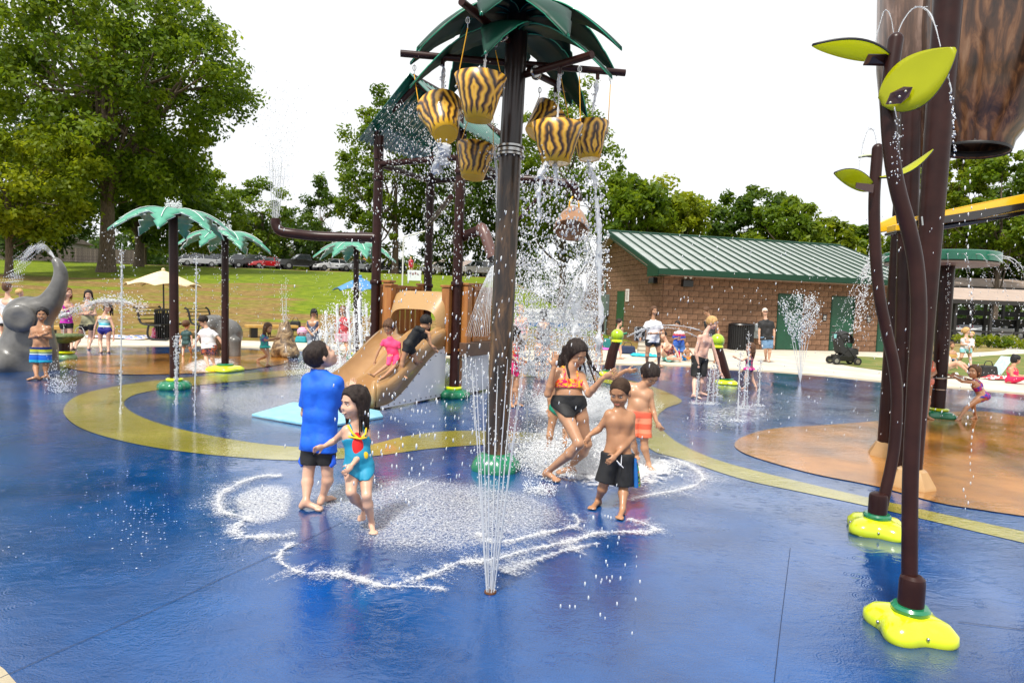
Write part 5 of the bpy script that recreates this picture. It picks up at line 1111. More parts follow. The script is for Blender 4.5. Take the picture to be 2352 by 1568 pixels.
person('small blond child held by the woman in the pale grey tank top', .85, (46, 673), head=(120, 0, 0), nk=(46, 683), sh=((40, 688), (52, 688)), el=((36, 696), (56, 696)), wr=((32, 698), (52, 702)), hip=((40, 706), (50, 706)), kn=((36, 716, -.15), (52, 718, -.1)), an=((36, 728), (50, 728)), toe=((36, 733, -.1), (50, 733, -.1)), D=GD(10, 790, .05)-.1, ground=False, tone='fair', hair='blond', wear=[('tee', white_c, {}), ('shorts', white_c, dict(len=.5))], face=False)
# 16-20 behind the small palms
person('small boy in a dark tee seen from behind between the two nearest small palms', 1.0, (428, 746), head=(170, 0, 0), nk=(428, 758), sh=((419, 763), (437, 763)), el=((415, 774), (440, 774)), wr=((414, 783), (441, 784)), hip=((422, 788), (434, 788)), kn=((421, 800), (436, 800)), an=((420, 813), (440, 811)), toe=((420, 809), (442, 808)), tone='fair', hair='brown', wear=[('tee', blotch('dark_teal', [(.01, .04, .05), (.02, .07, .07), (.01, .03, .05)], 10), {}), ('shorts', cloth('slate', (.12, .16, .20)), dict(len=.7))], face=False)
person('boy in a white tee and dark patterned trunks looking down beside the middle palm', 1.32, (467, 738), head=(-50, -40, 0), nk=(474, 752), sh=((462, 760), (490, 762)), el=((455, 775), (504, 778)), wr=((448, 790), (512, 793)), hip=((470, 796), (490, 797)), kn=((472, 816), (488, 818)), an=((478, 838), (492, 836)), toe=((472, 842), (494, 842)), tone='fair', hair='dark', wear=[('tee', white_c, dict(loose=.03, hem=-.1)), ('shorts', blotch('trunks', [(.01, .04, .16), (.45, .10, .02), (.01, .02, .05), (.10, .02, .01)], 14), dict(len=.85, loose=.03))], bodyyaw=-30)
person('long haired girl in a teal and purple swimsuit reaching towards the stump spout', 1.15, (616, 753), head=(70, -15, 0), nk=(607, 765), sh=((602, 772, -.1), (612, 774, .1)), el=((610, 782, -.1), (614, 782, .1)), wr=((628, 778, -.1), (634, 778, .1)), hip=((604, 797, -.05), (611, 797, .05)), kn=((614, 815, -.05), (616, 815, .05)), an=((592, 826), (614, 836)), toe=((600, 834), (624, 840)), tone='tan', hair='brown', hairstyle='long', wear=[('tee', blotch('teal_purple', [(.01, .32, .28), (.15, .03, .32), (.01, .35, .30), (.40, .02, .20)], 7), dict(loose=.004, hem=.0)), ('skirt', cloth('teal_skirt', (.02, .38, .32)), dict(len=.12))], bodyyaw=70)
person('woman in a charcoal top and wide grey trousers on the walk behind the stump', 1.62, (721, 719), head=(10, -40, 0), nk=(719, 732), sh=((707, 738), (731, 738)), el=((703, 752), (733, 752)), wr=((713, 764, -.15), (721, 764, -.2)), hip=((711, 768), (727, 768)), kn=((713, 785), (728, 785)), an=((714, 800), (727, 800)), toe=((712, 803), (730, 803)), tone='tan', hair='black', hairstyle='long', wear=[('tank', cloth('charcoal', (.06, .07, .12)), dict(bottom=.0)), ('shorts', cloth('grey_trousers', (.20, .23, .28)), dict(len=1.8, loose=.03, n='trousers'))], bodyyaw=0)
person('woman in a brick red top and pale pink shorts behind the bubbling jets', 1.62, (787, 712), head=(0, -5, 0), nk=(787, 727), sh=((774, 734), (800, 734)), el=((770, 750), (806, 750)), wr=((776, 765), (800, 765)), hip=((777, 768), (796, 768)), kn=((778, 786), (795, 786)), an=((778, 802), (796, 802)), toe=((776, 806), (798, 806)), tone='tan', hair='auburn', hairstyle='long', wear=[('tee', cloth('brick_red', (.42, .04, .05)), dict(hem=0.)), ('shorts', cloth('pale_pink', (.60, .32, .38)), dict(len=.95, loose=.04))], bodyyaw=0)
# 22-28 in front of the building
w22 = person('woman in a white tee and black shorts standing at the brick building corner', 1.64, (1502, 714), head=(15, 0, 0), nk=(1500, 733), sh=((1484, 742), (1517, 742)), el=((1476, 762), (1524, 764)), wr=((1472, 775, -.1), (1498, 766, -.3)), hip=((1489, 782), (1510, 782)), kn=((1487, 808), (1513, 808)), an=((1486, 836), (1513, 836)), toe=((1484, 842), (1516, 842)), D=GD(1500, 840, .05), tone='tan', hair='brown', hairstyle='bob', wear=[('tee', white_c, dict(loose=.012, hem=-.12)), ('shorts', black_c, dict(len=.45, loose=.014))], bodyyaw=0, smile=True, fat=1.03)
bag = MB().box(w22['Hp'][0]+A(-.28, -.05, .18), (.15, .07, .20)).build('shoulder_bag', blotch('bag', [(.01, .01, .012), (.35, .35, .36), (.01, .01, .01), (.5, .5, .5)], 5), label='black and grey shoulder bag on the woman in the white tee', cat='bag', bevel=.04, bseg=3)
MB().tube(spline([w22['Hp'][0]+A(-.22, -.08, .35), w22['S'][0]+A(.05, -.12, -.12), w22['S'][0]+A(.08, .0, .05)], 5), .012, 6).build('bag_strap', black_c, bag)
person('girl in a turquoise bikini with her back to the wall near the green door', 1.30, (1423, 741), head=(60, -10, 0), nk=(1419, 753), sh=((1413, 760, -.08), (1426, 760, .08)), el=((1411, 775, -.1), (1431, 770, .05)), wr=((1424, 760, -.2), (1430, 757, -.05)), hip=((1414, 785, -.04), (1423, 785, .04)), kn=((1414, 803), (1425, 803)), an=((1413, 820), (1425, 820)), toe=((1418, 824), (1430, 824)), tone='fair', hair='dark', wear=[('swimtop', cloth('turquoise', (.02, .50, .38)), dict(top=.78, bottom=.55)), ('brief', cloth('turquoise2', (.02, .50, .38)), {})], bodyyaw=60)
flor = blotch('dark_floral', [(.008, .008, .01), (.01, .01, .012), (.30, .06, .06), (.01, .08, .04)], 16)
person('woman in a dark floral top sitting with a turquoise cloth over her legs', 1.62, (1524, 770), head=(-40, 5, 0), nk=(1530, 784), sh=((1519, 790), (1545, 794)), el=((1515, 806), (1554, 808)), wr=((1530, 798, -.2), (1560, 822, -.1)), hip=((1527, 820), (1546, 820)), kn=((1520, 806, -.45), (1535, 822, -.5)), an=((1510, 824, -.5), (1560, 824, -.4)), toe=((1505, 828, -.55), (1568, 824, -.4)), D=GD(1535, 829), ground=False, tone='fair', hair='dark', wear=[('tank', flor, dict(bottom=-.1)), ('shorts', cloth('aqua_cloth', (.22, .62, .60)), dict(len=.95, loose=.03))], face=False, fat=1.1)
person('boy with short dark hair wrapped in a red and blue towel beside the seated woman', 1.28, (1556, 745), head=(-35, -15, 0), nk=(1560, 758), sh=((1550, 764), (1570, 764)), el=((1547, 778), (1572, 778)), wr=((1558, 776, -.2), (1562, 780, -.2)), hip=((1552, 786), (1566, 786)), kn=((1552, 802), (1567, 802)), an=((1552, 820), (1567, 820)), toe=((1549, 823), (1565, 823)), tone='tan', hair='dark', wear=[('tee', bands('towel_wrap', [(0, (.05, .15, .42)), (.45, (.01, .06, .40)), (.7, (.01, .05, .35)), (.82, (.55, .02, .02)), (.93, (.7, .7, .7))], noise=.15), dict(loose=.05, hem=-.5, sleeve=.9)), ('shorts', cloth('blue_towel', (.05, .14, .40)), dict(len=1.4, loose=.05))], bodyyaw=-30)
person('toddler sitting with hands to the mouth right of the seated woman', .82, (1578, 790), head=(-15, -5, 0), nk=(1578, 800), sh=((1571, 804), (1586, 804)), el=((1569, 812), (1590, 812)), wr=((1578, 802, -.15), (1582, 803, -.15)), hip=((1573, 822), (1585, 822)), kn=((1570, 816, -.2), (1594, 814, -.2)), an=((1582, 824, -.3), (1600, 824, -.25)), toe=((1580, 826, -.38), (1606, 824, -.3)), D=GD(1580, 828), ground=False, tone='tan', hair='brown', wear=[('brief', cloth('orange_brief', (.6, .2, .02)), {})], face=False)
person('woman with tied hair in a black tank top looking down behind the pale boy', 1.66, (1622, 714), head=(-60, -35, 0), nk=(1630, 728), sh=((1618, 738, .1), (1644, 736, -.05)), el=((1622, 760, .1), (1650, 758, -.05)), wr=((1620, 782, .1), (1650, 780, -.1)), hip=((1622, 782), (1642, 782)), kn=((1622, 805), (1642, 805)), an=((1622, 828), (1643, 828)), toe=((1618, 832), (1640, 832)), tone='tan', hair='brown', wear=[('tank', black_c, dict(bottom=-.1)), ('shorts', black_c, dict(len=.5))], bodyyaw=-30)
denim = cloth('denim', (.10, .20, .34), (.17, .29, .44))
m28 = person('grey haired man in sunglasses, black tee and denim shorts by the left green door', 1.74, (1757, 716), head=(-8, 0, 0), nk=(1758, 732), sh=((1744, 740), (1775, 741)), el=((1744, 761), (1778, 762)), wr=((1744, 780), (1777, 782)), hip=((1752, 775), (1770, 775)), kn=((1758, 800), (1768, 800)), an=((1759, 823), (1766, 826)), toe=((1757, 829), (1773, 828)), D=GD(1763, 829, .05), tone='fair', hair='grey', hairstyle='buzz', wear=[('tee', black_c, dict(loose=.018)), ('shorts', denim, dict(len=1.0, loose=.02))], bodyyaw=0)
MB().tube([m28['hp'](-.26, .30, .04), m28['hp'](-.12, .40, .03), m28['hp'](.12, .40, .03), m28['hp'](.26, .30, .04)], .05*m28['h1'], 8).build('sunglasses', dark, m28['t'], smooth=True)
# 29-31 seen through the spray
person('girl in a pink and orange swimsuit standing right behind the palm trunk', 1.22, (1184, 768), head=(120, -10, 0), nk=(1182, 784), sh=((1172, 792, -.08), (1186, 794, .08)), el=((1174, 818, -.1), (1190, 822, .08)), wr=((1190, 830, -.15), (1202, 828, .0)), hip=((1173, 850, -.05), (1184, 850, .05)), kn=((1174, 885), (1186, 885)), an=((1174, 925), (1187, 925)), toe=((1180, 935), (1196, 932)), tone='tan', hair='dark', hairstyle='pony', wear=[('onepiece', bands('pink_orange', [(0, (.75, .02, .15)), (.5, (.78, .03, .16)), (.7, (.80, .18, .05)), (1, (.80, .20, .05))]), {})], face=False)
person('woman in a grey patterned top seen through the spray curtain', 1.6, (1249, 720), head=(170, -10, 0), nk=(1249, 735), sh=((1236, 744), (1262, 744)), el=((1232, 764), (1266, 764)), wr=((1234, 782), (1268, 782)), hip=((1240, 784), (1258, 784)), kn=((1240, 808), (1258, 808)), an=((1240, 834), (1258, 834)), toe=((1240, 830), (1262, 830)), tone='fair', hair='black', hairstyle='bob', wear=[('tank', blotch('grey_pattern', [(.06, .06, .07), (.3, .3, .32), (.05, .05, .06)], 22), dict(bottom=-.3))], face=False)
person('boy in dark patterned trunks seen from behind through the spray curtain', 1.12, (1240, 775), head=(175, 0, 0), nk=(1240, 788), sh=((1230, 794), (1250, 794)), el=((1228, 808), (1254, 808)), wr=((1230, 822), (1254, 822)), hip=((1234, 818), (1247, 818)), kn=((1233, 832), (1248, 832)), an=((1232, 845), (1249, 845)), toe=((1232, 842), (1250, 842)), tone='fair', hair='brown', wear=[('shorts', cloth('charcoal_trunk', (.05, .055, .07)), dict(len=.9, loose=.03))], face=False)
person('woman in a pale pink top behind the palm trunk on the far walk', 1.6, (1196, 710), head=(0, 0, 0), nk=(1196, 724), sh=((1184, 732), (1209, 732)), el=((1181, 752), (1213, 752)), wr=((1184, 768), (1210, 768)), hip=((1187, 768), (1205, 768)), kn=((1187, 792), (1205, 792)), an=((1187, 816), (1206, 816)), toe=((1185, 819), (1208, 819)), tone='fair', hair='blond', hairstyle='bob', wear=[('tank', cloth('dusty_pink', (.60, .30, .33)), dict(bottom=-.1)), ('shorts', cloth('beige', (.5, .4, .3)), dict(len=.6))], face=False)
person('girl with black hair in a red bikini near the electrical box of the building', 1.2, (1378, 750), head=(-70, -10, 0), nk=(1376, 763), sh=((1370, 769, -.08), (1382, 769, .08)), el=((1366, 782, -.1), (1386, 782, .08)), wr=((1372, 770, -.2), (1378, 775, -.1)), hip=((1370, 795, -.04), (1380, 795, .04)), kn=((1370, 810), (1381, 810)), an=((1370, 827), (1382, 827)), toe=((1364, 830), (1376, 830)), tone='tan', hair='black', hairstyle='long', wear=[('swimtop', cloth('red_bikini', (.65, .02, .08)), dict(top=.8, bottom=.55)), ('brief', cloth('red_bikini2', (.65, .02, .10)), {})], face=False)
# 32-36 right side
person('girl with long dark hair in a coral bikini behind the leaf stalks', 1.32, (2126, 800), head=(150, -20, 0), nk=(2128, 818), sh=((2114, 832), (2144, 834)), el=((2112, 852), (2148, 856)), wr=((2126, 866, -.2), (2132, 868, -.2)), hip=((2116, 872), (2134, 874)), kn=((2118, 910), (2132, 912)), an=((2117, 950), (2128, 952)), toe=((2122, 958), (2144, 964)), tone='tan', hair='dark', hairstyle='long', wear=[('swimtop', cloth('coral', (.85, .22, .13)), dict(top=.8, bottom=.5)), ('brief', cloth('coral2', (.85, .30, .22)), {})], face=False, bodyyaw=150)
person('little girl in a purple bikini leaning back to turn the disc shower crank', 1.06, (2237, 854), head=(-68, 5, 0), nk=(2240, 868), sh=((2232, 877, -.08), (2246, 878, .08)), el=((2210, 876, -.1), (2218, 870, .08)), wr=((2190, 864, -.06), (2194, 860, .05)), hand=((2180, 861, -.06), (2184, 858, .04)), hip=((2254, 910, -.05), (2262, 910, .05)), kn=((2228, 930, -.05), (2236, 926, .05)), an=((2204, 958), (2240, 955)), toe=((2196, 966), (2228, 961)), tone='tan', hair='brown', hairstyle='pony', wear=[('swimtop', blotch('purple_red', [(.30, .01, .30), (.55, .01, .05), (.02, .05, .40), (.60, .02, .15)], 18), dict(top=.8, bottom=.5)), ('brief', blotch('purple_red2', [(.30, .01, .30), (.55, .01, .05), (.02, .05, .40), (.60, .02, .15)], 18), dict(waist=.2))], bodyyaw=-68)
person('blonde woman in a white top and light blue shorts carrying a baby on the path', 1.62, (2220, 760), head=(60, -10, 0), nk=(2219, 772), sh=((2209, 778), (2228, 779)), el=((2208, 792), (2230, 794)), wr=((2222, 792, -.25), (2232, 788, -.2)), hip=((2211, 802), (2226, 802)), kn=((2208, 820), (2228, 820)), an=((2200, 832), (2230, 838)), toe=((2202, 838), (2235, 842)), tone='fair', hair='blond', hairstyle='pony', wear=[('tank', white_c, dict(bottom=-.1)), ('shorts', cloth('light_blue', (.25, .55, .60)), dict(len=.45))], face=False)
person('baby in white held by the blonde woman on the path', .7, (2232, 768), head=(-60, 0, 0), nk=(2232, 776), sh=((2227, 780), (2237, 780)), el=((2225, 786), (2239, 786)), wr=((2223, 790), (2236, 791)), hip=((2228, 792), (2236, 792)), kn=((2226, 798, -.1), (2236, 798, -.1)), an=((2227, 806), (2236, 806)), toe=((2226, 809, -.1), (2236, 809, -.1)), D=GD(2220, 840)-.3, ground=False, tone='fair', hair='blond', wear=[('tee', white_c, {}), ('shorts', white_c, dict(len=.5))], face=False)
person('child in green trunks sitting on the far side of the timber bench', 1.1, (2186, 793), head=(0, 0, 0), nk=(2187, 803), sh=((2179, 808), (2195, 808)), el=((2176, 817), (2198, 817)), wr=((2180, 824, -.1), (2194, 824, -.1)), hip=((2181, 825), (2192, 825)), kn=((2178, 828, -.25), (2196, 828, -.25)), an=((2178, 842, -.3), (2197, 842, -.3)), toe=((2176, 846, -.4), (2199, 846, -.4)), D=GD(2187, 846)+.2, ground=False, tone='tan', hair='brown', wear=[('shorts', blotch('green_trunks', [(.01, .25, .2), (.02, .12, .3), (.02, .3, .15)], 14), dict(len=.8))], face=False)
person('adult with bare legs stretched out, seated on the timber bench by the crank shower', 1.6, (2172, 798), head=(80, 0, 0), nk=(2172, 812), sh=((2166, 820), (2178, 820)), el=((2166, 832), (2182, 834)), wr=((2176, 840), (2188, 838)), hip=((2168, 842), (2180, 842)), kn=((2196, 832, -.2), (2204, 832, -.1)), an=((2222, 852, -.3), (2232, 852, -.2)), toe=((2230, 852, -.3), (2240, 852, -.2)), D=GD(2180, 862), ground=False, tone='fair', hair='brown', wear=[('tee', cloth('cream', (.55, .45, .38)), {}), ('shorts', cloth('khaki', (.4, .3, .2)), dict(len=.6))], face=False)
person('dark haired woman in a red swimsuit sitting on the lawn at the right edge', 1.6, (2334, 826), head=(80, -10, 0), nk=(2328, 838), sh=((2320, 846, -.05), (2332, 848, .1)), el=((2324, 862, -.1), (2338, 862, .05)), wr=((2342, 866, -.15), (2350, 864, .0)), hip=((2320, 872, -.05), (2330, 872, .08)), kn=((2352, 866, -.3), (2358, 864, -.1)), an=((2376, 878, -.3), (2384, 878, -.1)), toe=((2388, 874, -.3), (2394, 876, -.1)), D=GD(2328, 880), ground=False, tone='tan', hair='black', hairstyle='bun', wear=[('onepiece', cloth('crimson', (.65, .01, .08)), {})], face=False)
# ================================================================ brick restroom building
bc = G(1516, 797); ang = R(77.6-0); BX = A(math.sin(ang), math.cos(ang), 0); BY = A(-BX[1], BX[0], 0); BZ = A(0, 0, 1)
def B(u, v, z): return bc + BX*u + BY*v + BZ*z
BL, BW, BH, BR = 12.4, 10.6, 3.45, 5.35
bld = thing('restroom_building', 'brown split block restroom building with green standing seam metal roof', 'building', B(BL/2, BW/2, 0))
AXB = np.array([BX, BY, BZ])
mort = mat('block_mortar', (.40, .31, .23), .9, col2=(.46, .37, .28), scale=20)
blockm = mat('split_block', (.15, .077, .042), .9, col2=(.23, .125, .072), scale=7, detail=8, bump=.9, bscale=22, rnd=.16)
dgm = mat('door_green', (.006, .055, .028), .4, col2=(.008, .07, .036), scale=2)
rfg = mat('roof_trim_green', (.006, .042, .022), .45, spec=.3)
rfp = mat('roof_panel_skylit', (.30, .335, .31), .4, col2=(.36, .40, .37), scale=2, metal=.2, coat=.2)  # same paint as the trim, paled: sky reflection on the metal is in the colour
soff = mat('soffit_tan', (.33, .23, .19), .7)
# core
MB().prism([B(.03, .03, 0), B(BL-.03, .03, 0), B(BL-.03, BW-.03, 0), B(.03, BW-.03, 0)], BZ*BH).build('wall_core', mort, bld)
MB().prism([B(.03, .03, BH), B(.03, BW-.03, BH), B(.03, BW/2, BR-.12)], BX*(BL-.06)).build('gable_core', mort, bld)
bh, bwid, gp = BH/14, .478, .020
_bm = {}
def block_mesh(w, h=bh-gp):
    k = round(w, 3)
    if k not in _bm:
        me = bpy.data.meshes.new('brick'); mb = MB().box((0, 0, 0), (w/2, .045, h/2)); me.from_pydata(mb.v, [], mb.f); me.materials.append(blockm); _bm[k] = me
    return _bm[k]
NB = 0; extra_blocks = MB()
def put_block(c, w, ax, rest=False):
    global NB
    if rest or NB >= 300: extra_blocks.box(c, (w/2, .045, (bh-gp)/2), ax); return
    o = bpy.data.objects.new('brick', block_mesh(w)); COL.objects.link(o); o.parent = bld; ORG[o.name] = ORG[bld.name]
    M = Matrix.Identity(4)
    for i in range(3):
        for j in range(3): M[j][i] = ax[i][j]
        M[i][3] = (c-ORG[bld.name])[i]
    o.matrix_local = M; NB += 1
doors = [(5.56, 1.28), (8.32, 1.25), (10.86, 1.1)]; DH = 2.52
def wall_run(L0, axd, axn, fn, holes, rows, gable=None, rest=False):
    ax = np.array([axd, axn, BZ])
    for r_ in range(rows):
        z = (r_+.5)*bh; x = 0.; first = (r_ % 2)*.5
        lo, hi = 0., L0
        if gable:
            if z > BH: k = (z+bh/2-BH)/(BR-.12-BH); 
            else: k = 0
            if k >= 1: continue
            lo, hi = k*L0/2, L0-k*L0/2
        xs = [lo]; q = first*bwid
        while q < hi: 
            if q > lo+.05 and q < hi-.05: xs.append(q)
            q += bwid
        xs.append(hi)
        for a, b in zip(xs[:-1], xs[1:]):
            segs = [(a, b)]
            for hx, hw in holes:
                if z < DH:
                    ns = []
                    for s0, s1 in segs:
                        if s1 <= hx or s0 >= hx+hw: ns.append((s0, s1))
                        else:
                            if s0 < hx-.04: ns.append((s0, hx))
                            if s1 > hx+hw+.04: ns.append((hx+hw, s1))
                    segs = ns
            for s0, s1 in segs:
                w = s1-s0-gp
                if w > .03: put_block(fn((s0+s1)/2, z), w, ax, rest)
wall_run(BL, BX, BY, lambda u, z: B(u, 0, z), doors, 14)
wall_run(BW, BY, BX, lambda v, z: B(0, v, z), [(4.15, 1.05)], 22, gable=True, rest=True)
extra_blocks.build('end_wall_bricks', blockm, bld, kind='stuff')
for i, (u, w) in enumerate(doors):
    d = MB().box(B(u+w/2, -.012, DH/2), (w/2-.05, .02, DH/2-.03), AXB).build('door', dgm, bld, bevel=.006)
    fr = MB()
    for du in (.025, w-.025): fr.box(B(u+du, -.03, DH/2), (.028, .035, DH/2), AXB)
    fr.box(B(u+w/2, -.03, DH-.02), (w/2, .035, .028), AXB); fr.build('door_frame', rfg, bld)
    hd = MB().tube([B(u+(w-.14 if i == 0 else .12), -.05, 1.12), B(u+(w-.14 if i == 0 else .12), -.05, 1.02 if i else .82)], .018, 8) if i == 0 else MB().tube([B(u+.10, -.06, 1.15), B(u+.24, -.06, 1.15)], .018, 8)
    hd.build('handle', steel, d); ORG
MB().box(B(-.012, 4.15+.52, DH/2), (.02, .5, DH/2-.03), AXB).build('door', dgm, bld, bevel=.006)
MB().tube([B(-.05, 4.3, 1.15), B(-.05, 4.42, 1.15)], .018, 8).build('handle', steel, bld)
# roof
ov = .75; e0, e1 = -.62, BL+.55; rise = (BR-BH)/(BW/2)
def RP(u, v, dz=0): return B(u, v, BH+.08+(v if v < BW/2 else BW-v)*rise+dz)
npan = 25; pw = (e1-e0)/npan
for side in (0, 1):
    v0, v1 = (-ov, BW/2) if side == 0 else (BW+ov, BW/2); me = None
    for k in range(npan):
        u = e0+k*pw; 
        if me is None:
            mb = MB(); a, b, c, d = RP(u, v0), RP(u+pw, v0), RP(u+pw, v1), RP(u, v1)
            if side: 
                a, b = B(u, v0, BH+.08-ov*rise), B(u+pw, v0, BH+.08-ov*rise)
            mb.prism([a, b, c, d], BZ*.03)
            o = mb.build('roof_panel', rfp, bld); s_ = MB().prism([a+BZ*.03, a+BX*.055+BZ*.03, d+BX*.055+BZ*.03, d+BZ*.03], BZ*.062).build('standing_seam', rfg, bld); me = (o, s_)
        else:
            for q in me: z_ = q.copy(); COL.objects.link(z_); ORG[z_.name] = ORG[bld.name]; z_.parent = bld; z_.location = tuple(BX*pw*k)
MB().tube([RP(e0, BW/2, .05), RP(e1, BW/2, .05)], .07, 8).build('ridge_cap', rfg, bld)
# fascia and gutter along the eave; barge boards up the rake; boxed eave return
ez = BH+.08-ov*rise
MB().box(B((e0+e1)/2, -ov-.03, ez-.055), ((e1-e0)/2, .05, .13), AXB).build('gutter', rfg, bld, bevel=.02)
MB().prism([B(e0, -ov, ez-.20), B(e0, .0, ez-.20), B(e0+.04, .0, ez-.20), B(e0+.04, -ov, ez-.20)], BZ*.03).build('soffit_end', soff, bld)
MB().prism([B(e0+.05, -ov+.02, ez-.205), B(e1, -ov+.02, ez-.205), B(e1, 0, ez-.205), B(e0+.05, 0, ez-.205)], BZ*.05).build('soffit', soff, bld)
for ue in (e0-.03, e1+.03):
    for sg in (0, 1):
        f_ = (lambda v: v) if sg == 0 else (lambda v: BW-v)
        MB().prism([B(ue, f_(-ov-.06), ez-.24), B(ue, f_(-ov-.06), ez+.06), B(ue, f_(BW/2), BR+.14), B(ue, f_(BW/2), BR-.14)], BX*.05).build('barge_board', rfg, bld)
        MB().prism([B(ue, f_(-ov), ez-.14), B(ue, f_(BW/2), BR-.10), B(ue, f_(BW/2), BR-.06), B(ue, f_(-ov), ez-.10)], BX*(.58 if ue < 0 else -.5)).build('rake_soffit', soff, bld)
MB().prism([B(e0-.036, -ov-.06, ez-.24), B(e0-.036, .25, ez-.24), B(e0-.036, .25, ez+.30), B(e0-.036, -ov-.06, ez+.02)], BX*.05).build('eave_return', rfg, bld)
MB().prism([B(e0, -ov+.02, ez-.22), B(-.02, -ov+.02, ez-.22), B(-.02, .25, ez-.22), B(e0, .25, ez-.22)], BZ*.02).build('return_soffit', rfg, bld)
# lamps, signs, notice
lampm = mat('lamp_black', (.01, .01, .011), .35); lens = mat('lamp_lens', (.6, .6, .58), .1)
MB().box(B(-.13, .75, 2.88), (.13, .30, .13), AXB, .8).build('wall_lamp', lampm, bld, bevel=.03)
lf = MB().box(B(1.05, -.14, 2.78), (.24, .12, .15), AXB).build('wall_lamp', lampm, bld, bevel=.03)
for du in (-.12, .12): MB().ball(B(1.05+du, -.18, 3.05), .075, 10, 8).build('lamp_head', lens, bld, smooth=True)
nt_ = thing('wall_notice', 'white notice sheet with lines of print beside the green end door', 'sign', B(-.07, 3.75, 1.9))
MB().box(B(-.07, 3.75, 2.25), (.012, .20, .30), AXB).build('notice_board', mat('paper_white', (.72, .70, .68), .6), nt_)
ln = MB()
for k in range(9): ln.box(B(-.085, 3.75+.01*(k % 3), 2.47-.055*k), (.003, .15-.02*(k % 3), .008), AXB)
ln.build('print_lines', mat('print_grey', (.25, .12, .12), .7), nt_, kind='stuff')
def text_on(body, par, c, size, m, axr, axu, name='lettering', al='CENTER'):
    cu = bpy.data.curves.new(name, 'FONT'); cu.body = body; cu.size = size; cu.align_x = al; cu.align_y = 'CENTER'; cu.extrude = .002; cu.materials.append(m)
    o = bpy.data.objects.new(name, cu); COL.objects.link(o); o.parent = par; M = Matrix.Identity(4); n = np.cross(axr, axu)
    for i in range(3):
        M[i][0] = axr[i]; M[i][1] = axu[i]; M[i][2] = n[i]; M[i][3] = (c-ORG[par.name])[i]
    o.matrix_local = M; ORG[o.name] = ORG[par.name]; return o
for i, u in enumerate((7.03, 8.0, 10.35)):
    sg = thing('restroom_sign', 'small dark restroom sign with pale figures, ' + ('left of the pair between the doors', 'right of the pair between the doors', 'rightmost beyond the right door')[i], 'sign', B(u, -.06, 1.35))
    MB().box(B(u, -.062, 1.52), (.10, .012, .15), AXB).build('sign_plate', lampm, sg, bevel=.004)
    fg = MB()
    for du in (-.04, .04): fg.ball(B(u+du, -.077, 1.60), .016, 8, 6, (1, .3, 1), AXB); fg.box(B(u+du, -.077, 1.535), (.015, .003, .045), AXB)
    fg.build('figures', mat('sign_white', (.75, .75, .75), .5), sg, kind='stuff'); MB().box(B(u, -.077, 1.425), (.06, .003, .012), AXB).build('caption_strip', MATS['sign_white'], sg)
# drinking fountain and mesh guard
df = thing('drinking_fountain', 'grey drinking fountain on the brick wall left of the man in black', 'drinking fountain', B(4.5, -.25, .6))
MB().box(B(4.5, -.22, .98), (.24, .20, .16), AXB).build('basin', mat('fountain_grey', (.30, .33, .34), .3, metal=.6), df, bevel=.04, bseg=3)
MB().ball(B(4.45, -.25, 1.14), .11, 14, 8, (1.6, 1.2, .4), AXB).build('bowl', steel, df, smooth=True); MB().box(B(4.5, -.12, .68), (.16, .10, .18), AXB).build('housing', MATS['fountain_grey'], df, bevel=.02)
tr = thing('trash_can', 'black slatted litter bin against the brick wall', 'trash can', B(3.5, -.55, 0))
for k in range(34):
    a = 2*math.pi*k/34
    if k == 0: base_s = MB().box(B(3.5, -.55, .55)+A(math.cos(a)*.52, math.sin(a)*.45, 0), (.022, .012, .52)).build('slat', lampm, tr); b0 = A(math.cos(a)*.52, math.sin(a)*.45, 0)
    else: q = base_s.copy(); COL.objects.link(q); ORG[q.name] = ORG[tr.name]; q.location = tuple(A(math.cos(a)*.52, math.sin(a)*.45, 0)-b0)
MB().lathe(B(3.5, -.55, 1.05), [(.45, 0), (.55, .03), (.52, .08), (.35, .12), (.30, .08)], 34, sy=.88).build('rim', lampm, tr, smooth=True); MB().lathe(B(3.5, -.55, .05), [(.44, 0), (.46, .95)], 30, sy=.85).build('liner', mat('liner_black', (.006,)*3, .6), tr)
# electrical box on the end wall
eb = thing('electrical_box', 'grey electrical box with conduit on the end wall of the brick building', 'electrical box', B(-.2, 6.6, 0))
MB().box(B(-.16, 6.5, 1.75), (.12, .32, .55), AXB).build('cabinet', mat('box_green_grey', (.12, .16, .15), .5), eb, bevel=.02)
MB().tube([B(-.14, 6.35, .05), B(-.14, 6.35, 1.25)], .06, 10).build('conduit', MATS['box_green_grey'], eb); MB().tube([B(-.14, 6.7, 2.2), B(-.14, 6.7, 3.2)], .05, 10).build('conduit', MATS['box_green_grey'], eb)
